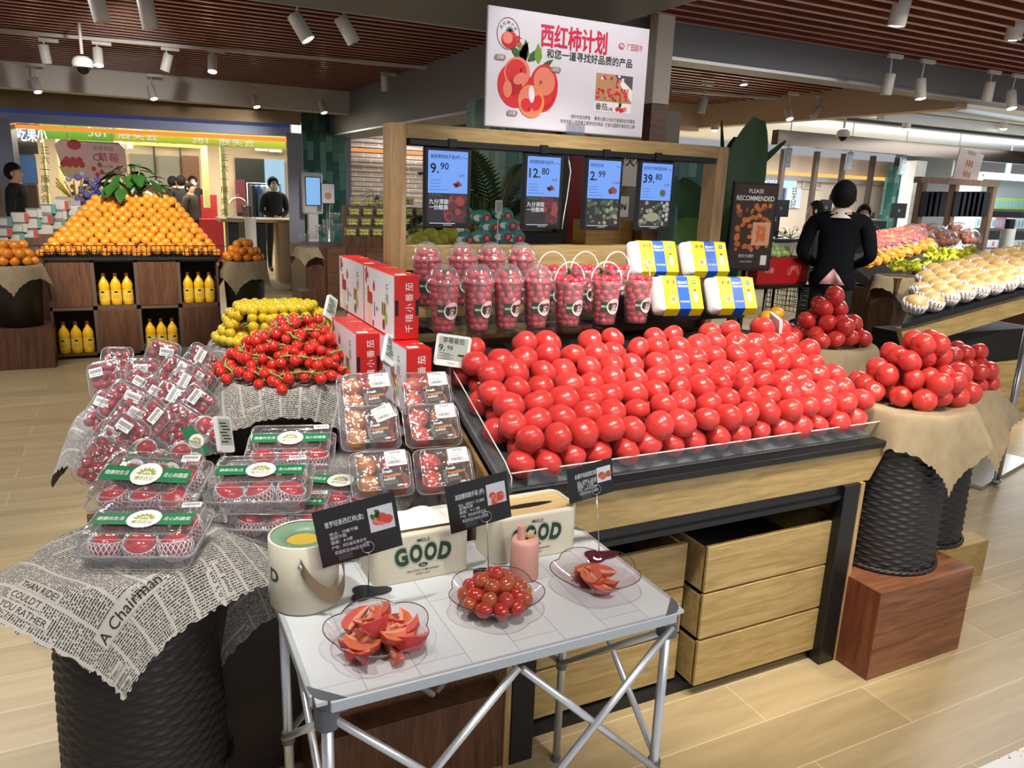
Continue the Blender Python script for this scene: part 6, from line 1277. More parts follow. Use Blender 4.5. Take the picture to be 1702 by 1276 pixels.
# pothos on top
leafm=pm('glossy_leaf','#2f5a24',.35,var=.2,scale=12); leafy=pm('leaf_yellow_green','#7fa03c',.4,var=.2); potm=pm('terracotta_pot','#8a4a2c',.6)
def leafmesh(l,w_,curl=.25,n=6):
    mb=MB(); vs=[]
    for i in range(n+1):
        t=i/n; ww=w_*math.sin(PI*min(1,.08+t*.92))**.8*(1-.35*t); z=-curl*l*t*t
        for s in(-1,0,1): vs.append((s*ww/2,l*t,z+(.12*ww if s else 0)))
    mb.add(vs,[(i*3+s,i*3+s+1,(i+1)*3+s+1,(i+1)*3+s) for i in range(n) for s in(0,1)],0,True); return mb
def plant(name,c,label,cat,n,L_,w_,spread,hgt,mat,pot=None,q=None,curl=.3):
    q=q or random.Random(1); t=thing(name,label,cat,c)
    if pot: b=MB(); r,h=pot; b.lathe([(0,0),(r*.75,0),(r,h),(r*.9,h),(r*.88,h*.9),(0,h*.9)],22); b.build('pot',potm,t)
    else: h=0
    f=MB(); s=MB()
    for i in range(n):
        a=i*2.4+q.uniform(-.3,.3); e=q.uniform(.1,1.0); p=Vector((spread*e*math.cos(a),spread*e*math.sin(a),h+hgt*(1.05-e*.8)*q.uniform(.6,1.1))); lm=leafmesh(L_*q.uniform(.7,1.15),w_*q.uniform(.8,1.2),curl)
        M=Matrix.Translation(p)@Matrix.Rotation(a-PI/2,4,'Z')@Matrix.Rotation(q.uniform(-.7,.5)-.3*e,4,'X'); o=len(f.v); f.add(lm.v,lm.f,0,True,M); s.tube([(0,0,h*.8),tuple(p*.6+Vector((0,0,h*.3))),tuple(p)],.004,4)
    f.build('foliage',mat,t); s.build('stem',stemg,t); return t
plant('potted_pothos',(.09,Yo+.75,1.37),'potted pothos with broad leaves on top of the orange pyramid','potted plant',46,.19,.125,.27,.26,leafm,(.1,.09),random.Random(6))
# ================================================================ around the orange stand, far side
snk=[pm('snack_white','#b9b5ad',.4),pm('snack_red','#b5473a',.4),pm('snack_teal','#4f8f8a',.4),pm('snack_grey','#77797a',.4)]
sp=MB(); p=aty(70,405,8.9); sp.box((p.x-.2,9.0,.45),(1.5,.7,.9)); tag(sp.build('snack_counter',dwood),'dark counter behind the orange stand stacked with snack boxes','counter')
for i in range(6):
    for j in range(3 if i<5 else 2):
        p=aty(2+i*24+j*3,402-i*7-j*17,8.7+.05*i); bm=MB(); bm.box((0,0,.0),(.13,.1,.09),0,b=.004); bm.quad([(-.05,-.0505,-.03),(.03,-.0505,-.03),(.03,-.0505,.03),(-.05,-.0505,.03)],1); bm.quad([(.035,-.0505,-.04),(.07,-.0505,-.04),(.07,-.0505,.04),(.035,-.0505,.04)],2)
        tag(bm.build('snack_box',[snk[3] if (i+j)%3 else snk[0],snk[0],snk[(i*2+j)%3]],None,p,(0,0,qo.uniform(-.3,.3))),'small printed snack box stacked behind the orange pyramid','box','snack boxes behind the oranges')
# strawberry banner
p=aty(152,266,13.9); t=thing('strawberry_banner','pink hanging banner with strawberries and a basket','banner',p); b=MB(); m=FY(0,0,0); sc2=9.53e-3*1.12
pts=[(x*sc2*.97,y*sc2*.97) for x,y in((-46,20),(-38,27),(38,27),(46,18),(47,-20),(40,-27),(-30,-28),(-38,-18))]; b.prism(pts,-.01,.01,0,m); b.build('board',pm('banner_pink','#ecc6c4',.5),t); b=MB(); [b.tube([(x_,0,.2),(x_,0,2.4-p.z)],.004,4) for x_ in(-.3,.3)]; b.build('hanging_cord',white,t)
s=MB(); q=random.Random(2); s.add([(x,y,.0112) for x,y in pts],[tuple(range(8))],3,False,m)
def D(x,y,rx,ry,mi,z=.012): s.disc((x*sc2,y*sc2,z),rx*sc2,ry*sc2,mi,14,m)
D(-20,20,9,7,0); s.add([(x*sc2,y*sc2,.012) for x,y in((-42,-10),(-36,-24),(-18,-24),(-12,-10))],[(0,1,2,3)],1,False,m)
for i in range(10): D(-36+i*2.6,-7+(i%3)*3,4,4.5,0,.013+i*1e-4)
for x,y in((2,-12),(6,-20),(12,-16),(34,-10),(10,-6)): D(x,y,3,3.5,0)
s.text('草莓',(22*sc2,4*sc2,.013),.11,0,m,bold=.01); s.text('甜蜜果园',(16*sc2,17*sc2,.013),.05,2,m); s.text('新鲜采摘',(18*sc2,-8*sc2,.013),.035,2,m); s.tube([(8*sc2+5*sc2*math.cos(a*PI/8),4*sc2+4*sc2*math.sin(a*PI/8),.013) for a in range(16)],.006,4,2,closed=True,M=m)
s.build('print',[pm('strawberry_red','#c93740',.5),pm('basket_cream','#e5cf9a',.5),pm('banner_ink_green','#4f7a5a',.5),MATS['banner_pink']],t)
# green show arch with lettering
arch=pm('arch_lime','#b3c03c',.6); arch2=pm('arch_green','#6fb03c',.6); arch3=pm('arch_pale','#ccd08a',.6)
t=thing('promotion_arch','lime green promotional arch with white lettering seen through the shop portal','arch',aty(270,420,15.2)); off=Vector(t.location)
def wb(mb,px0,py0,px1,py1,Y,d=.12,mi=0):
    p,q=aty(px0,py0,Y),aty(px1,py1,Y); mb.box(((p.x+q.x)/2-off.x,Y-off.y,(p.z+q.z)/2-off.z),(abs(q.x-p.x),d,abs(p.z-q.z)),mi); return p,q
for a,b_,nm in(((66,213,84,345),15.2,'post'),((92,222,112,345),16,'post'),((333,235,349,345),16,'post'),((365,235,381,420),15.2,'post')):
    mb=MB(); wb(mb,*a,b_,.2); mb.build(nm,arch3,t)
mb=MB(); wb(mb,66,203,190,236,15.2,.15,1); wb(mb,190,208,474,249,15.2,.15,0); mb.build('header',[arch,arch2],t); mb=MB(); wb(mb,112,230,340,247,16,.1,0); mb.build('rear_header',arch,t)
lgrey=pm('arch_letter_grey','#7f8450',.6)
def arlet(px,py,Y,body,h,mt,wm=None):
    mb=MB(); p=aty(px,py,Y)-off; mb.text(body,(0,0,0),h,0,frame(p,(1,0,0),(0,0,1)),wmax=wm,bold=.01); mb.build('lettering',mt,t)
arlet(205,222,15.08,'361° 展卖会',.15,wlab,1.05); arlet(372,233,15.08,'361° 展卖会',.15,wlab,1.05); arlet(185,240,15.9,'361° 展卖会',.1,wlab)
for i,ch in enumerate('三六一展卖会'): arlet(75,250+i*16,15.05,ch,.1,lgrey); arlet(373,262+i*18,15.05,ch,.1,lgrey)
# flowers, lantern, register
t=thing('flower_bouquet','blue and violet flower bouquet behind the orange pyramid','flowers',(aty(148,352,11.0).x,11.0,.962)); f=MB(); q=random.Random(12)
for i in range(60): f.ball((q.gauss(0,.11),q.gauss(0,.08),.44+q.gauss(0,.09)),q.uniform(.025,.045),7,5,q.choice((0,0,1,2)))
f.build('blossoms',[pm('flower_violet','#8f86d6',.7),pm('flower_blue','#4a5fc0',.7),pm('flower_white','#d7d5e6',.7)],t); f=MB(); f.lathe([(0,0),(.07,0),(.1,.35)],16); f.build('vase',pm('blue_vase','#5c7fb8',.3),t)
t=thing('red_vase','red vase with yellow festive branches behind the oranges','vase',(aty(128,338,10.9).x,10.9,.962)); f=MB(); f.ball((0,0,.17),(.09,.09,.17),14,10); f.build('vase_body',pm('vase_red','#c8321e',.4),t); f=MB()
for i in range(14): a=q.uniform(-1,1); f.tube([(0,0,.3),(a*.2,q.uniform(-.1,.1),.50+q.uniform(0,.1))],.008,4)
f.build('branches',pm('festive_yellow','#d8a92c',.6),t)
f=MB(); p=Vector((aty(112,318,10.9).x,10.9,.962)); f.box((0,0,.19),(.26,.2,.38),0,b=.01); tag(f.build('register_box',creamw,None,p),'off-white machine box behind the orange pyramid','box')
f=MB(); p=Vector((aty(247,305,8.55).x,8.55,1.40)); f.box((0,0,.1),(.1,.01,.2),0,Matrix.Rotation(.2,4,'Y')); tag(f.build('menu_board',wlab,None,p),'small white leaning board beside the pothos pot','board')
pl=MB(); pl.box((aty(180,345,10.8).x,11,.48),(1.9,.6,.96)); tag(pl.build('back_counter',wood('slatted_counter','#8a6a4a','#6b5036',2,1,.6)),'wooden counter behind the orange pyramid with flowers on it','counter')
# red stall with a laptop, clothes rail
p=aty(355,372,16.4); b=MB(); b.box((p.x,16.4,.42),(.55,.5,.84)); tag(b.build('red_table',pm('table_red_cloth','#8f1420',.7)),'red cloth-covered table seen through the portal','table')
b=MB(); p=aty(356,335,16.7); b.box((p.x-.1,16.7,p.z-.12),(.3,.05,.5)); tag(b.build('red_poster',pm('poster_red','#96201f',.7)),'red poster standing behind the red table','poster')
p=aty(440,335,15.6); t=thing('clothes_rail','clothes rail hung with blue, white and dark jackets','clothes rail',(p.x,15.6,0)); b=MB(); b.tube([(-.3,0,0),(-.3,0,1.55),(.3,0,1.55),(.3,0,0)],.02,8); b.build('rail_frame',steel,t)
for i,c in enumerate(('#20242c','#3c5f8f','#9fb6cf','#d7d9d2','#2c3a4a')): b=MB(); b.box((-.22+i*.1,0,1.12),(.07,.35,.8),0,b=.02); b.build('jacket',pm('jacket%d'%i,c,.8),t)
b=MB(); p=aty(458,308,18.0); b.box((p.x,18.05,p.z-.05),(.42,.04,1.2)); tag(b.build('lit_shop_window',glow('window_cyan_lit','#a9d2ea',.9)),'bright blue-white shop window behind the guard','window')
b=MB(); p=aty(400,318,17.9); b.box((p.x,17.95,p.z-.1),(.2,.05,.7)); tag(b.build('red_vending_panel',glow('panel_red','#a01c2c',.6)),'dark red lit panel beside the clothes rail','panel')
# counter, cloche, paper roll
Yc=13.2; t=thing('oak_counter','oak-topped counter with dark legs and a beige end panel in the portal','counter',(aty(430,400,Yc).x,Yc,0)); off=Vector(t.location)
p0,p1=aty(364,362,Yc),aty(496,366,Yc); zt=p0.z
b=MB(); b.box(((p0.x+p1.x)/2-off.x,.2,zt-.03),(p1.x-p0.x,.7,.05)); b.build('top',oak,t)
for px in(388,433): p=aty(px,390,Yc); b=MB(); b.box((p.x-off.x,.15,(zt-.05)/2),(.16,.4,zt-.05)); b.build('leg',blackm,t)
p=aty(483,390,Yc); b=MB(); b.box((p.x-off.x-.06,.1,(zt-.05)/2),(.3,.5,zt-.05)); b.build('end_panel',pm('panel_beige','#b39c7c',.6),t)
p=aty(397,356,13.1); t=thing('glass_cloche','clear glass cloche on the oak counter','cloche',(p.x,13.15,zt)); b=MB(); b.lathe([(.16,0),(.16,.18)]+[(.16*math.cos(a*PI/16),.18+.15*math.sin(a*PI/16)) for a in range(1,9)],24); b.ball((0,0,.35),.025,8,6); b.build('dome',clear('cloche_glass',(.96,.97,.97,1),.1,.8,.03),t); b=MB(); b.cyl((0,0,.01),.19,.02,24); b.build('plate',creamw,t)
p=aty(415,395,12.9); b=MB(); b.cyl((0,0,.52),.085,1.05,20); tag(b.build('paper_roll',creamw,None,(p.x,12.75,0)),'tall off-white paper roll standing before the counter','roll')
b=MB(); p=aty(413,343,13.1); b.cyl((p.x,13.3,zt+.1),.07,.2,16); tag(b.build('wooden_pot',bwood),'small brown pot on the oak counter','pot')
# kiosk and poster
p=aty(521,360,11.6); t=thing('checkout_kiosk','white self-checkout kiosk with a lit blue screen beside the teal pillar','kiosk',(p.x,11.6,0)); 
p0,p1=aty(504,286,11.6),aty(539,356,11.6); hz,wz=(p0.z+p1.z)/2,p0.z-p1.z; wx=p1.x-p0.x
b=MB(); b.box((0,.04,hz),(wx,.1,wz),0,b=.02); b.build('housing',white,t); b=MB(); b.box((0,-.013,hz+.03),(wx*.78,.006,wz*.70)); b.build('screen_bezel',black,t); b=MB(); b.box((0,-.018,hz+.03),(wx*.70,.004,wz*.66)); b.build('screen',glow('kiosk_screen','#86b8ea',1.0),t); b=MB(); b.box((0,.05,(hz-wz/2)/2),(.14,.1,hz-wz/2)); b.box((0,.05,.015),(.4,.35,.03)); b.build('stand',white,t)
p=aty(545,322,11.2); t=thing('framed_notice','small framed notice in front of the kiosk','notice',(p.x,11.2,0)); p0,p1=aty(533,304,11.2),aty(557,339,11.2); b=MB(); b.box((0,0,(p0.z+p1.z)/2),(p1.x-p0.x,.015,p0.z-p1.z)); b.build('border',black,t); b=MB(); b.box((0,-.009,(p0.z+p1.z)/2),(p1.x-p0.x-.02,.004,p0.z-p1.z-.02)); b.disc((0,0,0),.05,.05,1,12,frame((0,-.012,(p0.z+p1.z)/2-.03),(1,0,0),(0,0,1))); b.build('sheet',[wlab,pm('notice_peach','#e0a184',.6)],t); b=MB(); b.tube([(0,.01,0),(0,.01,p1.z)],.02,8); b.cyl((0,.01,.01),.12,.02,16); b.build('stand_pole',steel,t)
# fruit pack island beyond the oak frame
Yf=10.0; t=thing('fruit_island','brown wooden island carrying tiers of yellow-green fruit packs','display island',(2.4,Yf,0)); O=Vector((2.4,Yf,0)); p0,p1=aty(508,420,Yf),aty(640,420,Yf)
for i in range(4): b=MB(); x=p0.x+(p1.x-p0.x)*(i+.5)/4; b.box((x,Yf+.01,.41),((p1.x-p0.x)/4-.012,.04,.82)); W(b).build('front_panel',bwood if i%2 else dwood,t)
b=MB(); b.box(((p0.x+p1.x)/2+.9,Yf+.5,.41),(p1.x-p0.x+1.8,.95,.82)); 
for r in range(4):
    za=aty(583,388-r*17,Yf+.12+r*.16).z-.035; xa=aty(570,388-r*17,Yf+.12+r*.16).x; b.box(((xa+p1.x+.9)/2,Yf+.12+r*.16,za-.15),(p1.x+.9-xa,.15,.3))
W(b).build('body',dwood,t)
b=MB(); p=aty(513,460,9.7); b.box((p.x,9.75,.16),(.22,.3,.32)); tag(b.build('low_wooden_box',dwood),'low dark wooden box on the floor at the island corner','box')
yg=pm('pack_fruit_yellow_green','#dcd84a',.4,var=.25,scale=8); pk1=MB(); [pk1.ball(((i_%3-1)*.038,(i_//6-.5)*.04,((i_//3)%2-.5)*.042),(.022,.022,.022),8,6,0) for i_ in range(12)]; PKF=pk1.mesh('fruit',yg); pk2=MB(); pk2.prism(rrect(.15,.11,.02,3),-.01,.105,0,None,True); PKS=pk2.mesh('shell',petp); pk3=MB(); pk3.quad([(-.02,-.058,.02),(.025,-.058,.02),(.025,-.058,.045),(-.02,-.058,.045)]); PKL=pk3.mesh('sticker',pm('pack_sticker_yellow','#d9d15a',.5))
for r in range(4):
    for i in range(5+ (r<3)):
        p=aty(583+i*22+r*3,388-r*17,Yf+.12+r*.16); t=thing('fruit_pack','clear pack of yellow-green fruit stacked on the wooden island','fruit pack',(p.x,p.y,p.z-.03),0,'yellow-green fruit packs on the island'); place('shell',PKS,(0,0,0),parent=t); place('fruit',PKF,(0,0,.045),parent=t); place('sticker',PKL,(0,0,0),parent=t)
for i,(px,py) in enumerate(((520,390),(532,380),(545,372),(556,360),(548,390),(562,378),(506,396))):
    p=aty(px,py,Yf+.05+.05*i); b=MB(); b.lathe([(0,0),(.05,0),(.07,.09),(.072,.1)],16); tag(b.build('stacked_clear_tub',petp,None,(p.x,p.y,p.z-.05)),'empty-looking clear tub stacked at the island corner','tub','clear tubs at the island corner')
cloth('burlap_cloth','burlap cloth hanging off the corner of the wooden fruit island',(aty(512,400,9.9).x,9.98,.83),.5,.4,drape_fn(.13,.12,3,.15,.35,44),burl,n=24)
plant('broad_leaf_plant',(aty(622,330,10.75).x,10.75,.82),'broad-leaved plant standing behind the yellow-green fruit packs','plant',16,.22,.08,.08,.30,leafm,(.1,.42),random.Random(3),.15)
# behind the price screens: pineapples, green pomelos, teal bags
Yb=4.6; b=MB(); b.box((2.35,5.1,.56),(1.9,.8,1.12)); tag(b.build('fruit_counter',dwood),'dark counter behind the oak frame carrying pineapples and snack bags','counter')
pinm=pm('pineapple_skin','#8d7a2f',.6,var=.35,scale=40,bump=.6,bscale=50); pom=pm('pomelo_skin','#a8ab3a',.5,var=.2,scale=10)
def pineapple(px,py,Y,lab):
    p=aty(px,py,Y); t=thing('pineapple',lab,'pineapple',(p.x,p.y,p.z-.16)); b=MB(); b.ball((0,0,.08),(.058,.058,.085),14,10,0,None,lambda th,ph:1+.03*math.cos(8*th)*math.cos(12*ph)); b.build('fruit_body',pinm,t); f=MB(); q=random.Random(px)
    for i in range(22): a=i*2.4; e=(i/22); l=.1*(1.2-e*.4); tip=Vector((math.cos(a)*.08*(e+.2),math.sin(a)*.08*(e+.2),.16+l*(1.1-e*.5))); s_=Vector((-math.sin(a),math.cos(a),0))*.009; r=Vector((math.cos(a)*.015,math.sin(a)*.015,.15)); f.add([r-s_,r+s_,tip],[(0,1,2)],0)
    f.build('crown',pm('pineapple_crown','#4f6b3f',.6),t)
for i,(px,py,Y) in enumerate(((790,348,4.95),(815,346,4.95),(690,395,4.6),(803,352,4.8),(672,412,4.75))): pineapple(px,py,Y,'ripe pineapple '+('standing behind the teal snack bags, first one','standing behind the teal snack bags, second one','beside the oak post, behind the yellow fruit','between two others behind the teal bags','partly hidden behind the oak post')[i])
mb=MB(); mb.ball((0,0,0),(1,1,.95),14,10); PO=mb.mesh('pomelo',pom)
for px,py in((700,398),(716,392),(733,396),(748,390),(725,402),(690,402),(762,400)): place('pomelo',PO,aty(px,py,4.55),(0,0,0),(.055,)*3,'round yellow-green pomelo on the counter behind the oak frame','pomelo','pomelos behind the oak frame')
tealb=pm('bag_teal','#4fa89c',.35,coat=.4,bump=.25,bscale=18); bagr=pm('bag_red','#c8283a',.4)
mb=MB(); mb.ball((0,0,0),(.075,.04,.05),16,10,0,None,lambda th,ph:1+.06*math.cos(4*th)); BGM=mb.mesh('bag',[tealb]); mb=MB(); mb.disc((0,0,0),.03,.026,0,12,FY(0,-.0405,0)); mb.text('放',(0,0,.001),.02,1,FY(0,-.041,0)); BGL=mb.mesh('round_badge',[bagr,wlab]); mb=MB(); mb.disc((0,0,0),.03,.02,0,12,FY(-.04,-.035,0)); BGW=mb.mesh('white_patch',wlab)
for i,(px,py) in enumerate(((800,395),(835,393),(855,395),(772,398),(815,377),(843,374),(800,362),(835,358),(852,378))):
    t=thing('snack_bag','teal snack bag with round red badge in the pile behind the 9.90 screen','bag',aty(px,py,4.5+.03*(i//3)),0,'teal snack bags behind the screens'); place('bag_body',BGM,(0,0,0),parent=t); place('round_badge',BGL,(.02,-.002,0),parent=t); place('white_patch',BGW,(0,0,0),parent=t)
p=aty(893,385,5.2); b=MB(); b.box((p.x,5.3,1.18),(.36,.3,.3)); tag(b.build('dark_appliance',blackm),'black appliance on the counter behind the 12.80 screen','appliance')
p,q=aty(975,366,5.1),aty(1092,410,5.1); b=MB(); b.box(((p.x+q.x)/2,5.2,(p.z+q.z)/2),(q.x-p.x,.2,p.z-q.z),0,b=.004); tag(b.build('oak_chest',wood('golden_oak','#c99a4e','#a87c38',0,1,.5)),'golden oak chest below the 2.99 and 39.80 screens','chest')
p,q=aty(1030,247,5.4),aty(1064,310,5.4); b=MB(); b.box(((p.x+q.x)/2+.05,5.5,(p.z+q.z)/2),(q.x-p.x+.1,.02,p.z-q.z),0); b.text('消火栓',(0,0,0),.075,1,frame(((p.x+q.x)/2+.06,5.485,(p.z+q.z)/2+.06),(1,0,0),(0,0,1)),bold=.01); tag(b.build('fire_hydrant_sign',[creamw,ink]),'cream fire hydrant sign with dark characters between two screens','sign')
p,q=aty(1030,326,5.3),aty(1060,362,5.3); b=MB(); b.box(((p.x+q.x)/2,5.45,(p.z+q.z)/2),(q.x-p.x,.02,p.z-q.z),0); b.text('品 N',(0,0,0),.05,1,frame(((p.x+q.x)/2,5.435,(p.z+q.z)/2),(1,0,0),(0,0,1)),bold=.02); tag(b.build('paper_notice',[wlab,ink]),'white paper notice below the fire hydrant sign','notice')
p=aty(828,307,14.96); b=MB(); b.box((0,0,0),(.34,.03,.46)); b.disc((0,0,0),.09,.1,1,14,frame((0,-.02,0),(1,0,0),(0,0,1))); b.disc((0,0,0),.11,.05,2,14,frame((0,-.021,.14),(1,0,0),(0,0,1))); b.text('你好',(0,0,0),.06,3,frame((0,-.022,-.14),(1,0,0),(0,0,1))); tag(b.build('pink_poster',[glow('poster_pink_lit','#d44a6a',.55),wlab,pm('poster_lime','#c9d04a',.5),wlab],None,p),'bright pink poster on the brick wall beyond the screens','poster')
b=MB(); p=aty(888,343,4.4); b.box((0,0,0),(.045,.008,.075)); b.tube([(0,.006,-.03),(0,.006,1.125-aty(829,343,4.45).z)],.004,5); b.quad([(-.017,-.005,-.03),(.017,-.005,-.03),(.017,-.005,.03),(-.017,-.005,.03)],1); tag(b.build('shelf_tag',[white,eink],None,aty(829,343,4.45)),'small white shelf tag above the teal snack bags','price tag')
# palm behind the sign
def frond(f,o,d,l,n,lw,droop,mi=0):
    d=Vector(d).normalized(); side=d.cross(Vector((0,0,1))).normalized(); pts=[]
    for i in range(n+1): t=i/n; pts.append(o+d*l*t+Vector((0,0,-droop*l*t*t)))
    f.tube(pts,.006,4,mi)
    for i in range(2,n+1):
        for s in(-1,1):
            t=i/n; ll=lw*math.sin(PI*min(.97,.15+t*.85)); dirv=(side*s*.8+d*.7+Vector((0,0,-.25))).normalized(); w_=(d*.016); a=pts[i]; m_=a+dirv*ll*.5+Vector((0,0,-.01)); e=a+dirv*ll+Vector((0,0,-.12*ll)); f.add([a-w_*.5,a+w_*.5,m_+w_,e,m_-w_],[(0,1,2,3,4)],mi)
t=thing('palm_plant','feathery palm plant with arching fronds behind the oak frame','plant',(2.35,5.0,1.12)); f=MB(); o=Vector((0,0,.3))
for d,l,dr in(((-.75,-.1,.75),.85,.35),((-.9,.1,.35),.75,.5),((-.45,-.2,1),.8,.3),((-.6,.2,.2),.6,.6),((.3,.0,1),.7,.4),((-.25,.1,.15),.5,.7),((-.9,-.1,.9),.75,.25),((.6,.1,.6),.6,.5)): frond(f,o,d,l,22,.24,dr)
f.build('fronds',pm('palm_green','#35552f',.5,var=.2),t); b=MB(); b.tube([(0,0,0),tuple(o)],.03,8); b.build('trunk',bwood,t); b=MB(); b.lathe([(0,0),(.1,0),(.13,.14),(0,.14)],18); b.build('pot',blackm,t)
# banana plant
t=thing('banana_plant','tall banana plant with broad dark leaves beside the oak frame','plant',(4.6,5.0,0)); off=Vector(t.location); f=MB(); stems=MB()
def bleaf(mb,pts,widths,nrm_,mi=0,fold=.25):
    P=[Vector(p) for p in pts]; n=len(P)-1; vs=[]
    for i,p in enumerate(P):
        d=(P[min(n,i+1)]-P[max(0,i-1)]).normalized(); s_=d.cross(Vector(nrm_)).normalized()
        for k in(-1,-.5,0,.5,1): vs.append(p+s_*widths[i]*k+Vector(nrm_)*fold*widths[i]*abs(k)*.6)
    mb.add(vs,[(i*5+k,i*5+k+1,(i+1)*5+k+1,(i+1)*5+k) for i in range(n) for k in range(4)],mi,True)
def bl(pxs,wd_,Y,mi=0,fold=.3):
    pts=[aty(px,py,Y+dy)-off for px,py,dy in pxs]; k=5; P=[]
    for i in range(len(pts)-1):
        for j in range(k): P.append(pts[i].lerp(pts[i+1],j/k))
    P.append(pts[-1]); n=len(P)-1; W_=[wd_*max(.04,math.sin(PI*(.06+.9*i/n))**.6) for i in range(n+1)]
    lf=MB(); bleaf(lf,P,W_,(-.3,-1,.1),0,fold); lf.build('leaf',(bana1,bana2)[mi],t)
bana1=pm('banana_leaf_dark','#1a3a1c',.6,var=.25,scale=6,spec=.25); bana2=pm('banana_leaf_mid','#345a22',.6,var=.25,scale=6,spec=.25)
bl([(1205,470,0),(1225,330,.0),(1240,265,.05),(1262,198,.1)],.19,5.0); bl([(1205,470,0),(1218,330,.05),(1222,260,.1),(1226,228,.1)],.13,5.1,1); bl([(1205,470,0),(1203,330,0),(1200,250,.1),(1199,200,.2)],.02,5.1,0,.8)
bl([(1190,480,0),(1205,420,-.1),(1218,370,-.1),(1228,318,-.1)],.11,4.95,1); bl([(1190,480,0),(1240,330,.2),(1270,265,.3),(1306,234,.4)],.035,5.2); bl([(1180,450,0),(1160,390,-.1),(1150,340,-.1),(1128,300,-.1)],.15,4.9); bl([(1180,450,0),(1165,420,-.15),(1150,390,-.15),(1125,372,-.2)],.13,4.8,1); bl([(1212,470,0),(1225,400,-.2),(1240,350,-.2),(1250,280,-.1)],.15,5.2)
b=MB(); b.tube([(0,0,.3),(.0,0,1.2)],[.05,.03],8); b.build('stalk',bana2,t); b=MB(); b.lathe([(0,0),(.16,0),(.22,.36),(.2,.36),(0,.33)],22); b.build('pot',blackm,t)
# poster stand RECOMMENDED
Yq=4.6; p0,p1=aty(1226,306,Yq),aty(1274,445,Yq); t=thing('poster_stand','slim black poster stand headed RECOMMENDED with orange fruit pictures','poster stand',((p0.x+p1.x)/2,Yq,0)); w_=p1.x-p0.x-.03; zc=(p0.z+p1.z)/2; h=p0.z-p1.z; m=Matrix.Translation((0,0,zc))@Matrix.Rotation(math.radians(-10),4,'Z')@FY(0,0,0)
b=MB(); b.prism(rrect(w_+.03,h+.04,.012,3),-.03,0,0,m); b.build('border',black,t); s=MB(); s.quad([(-w_/2,-h/2,.001),(w_/2,-h/2,.001),(w_/2,h/2,.001),(-w_/2,h/2,.001)],0,m)
s.text('PLEASE',(0,h*.43,.002),.03,1,m,wmax=w_*.8); s.text('RECOMMENDED',(0,h*.345,.002),.036,1,m,bold=.01,wmax=w_*.92); q=random.Random(77)
for i in range(46): s.disc((q.uniform(-w_*.42,w_*.42),q.uniform(-h*.28,h*.26),.0015+i*2e-5),q.uniform(.012,.03),q.uniform(.012,.026),q.choice((2,2,3,4)),10,m,q.uniform(0,3))
s.quad([(0,-h*.22,.003),(w_*.44,-h*.22,.003),(w_*.44,h*.06,.003),(0,h*.06,.003)],5,m); 
for i in range(14): s.disc((w_*.22+q.uniform(-.03,.03),-h*.08+q.uniform(-.05,.05),.0034+i*2e-5),.022,.014,4,10,m,q.uniform(0,3))
s.text('低价大减价',(-.03,-h*.35,.002),.02,1,m,bold=.01); s.text('UFRESH 优选生活',(-.03,-h*.42,.002),.01,1,m); s.quad([(w_*.28,-h*.46,.002),(w_*.43,-h*.46,.002),(w_*.43,-h*.34,.002),(w_*.28,-h*.34,.002)],1,m)
s.build('poster',[pm('poster_dark_brown','#3a2a22',.35),wlab,pm('poster_amber','#c8702a',.4),pm('poster_brown','#7d4a26',.4),pm('poster_orange','#e0762f',.4),pm('poster_peach','#e5a98a',.4)],t); b=MB(); b.tube([(0,.02,0),(0,.02,zc-h/2)],.02,8); b.cyl((0,.02,.01),.15,.02,20); b.build('stand_pole',black,t)
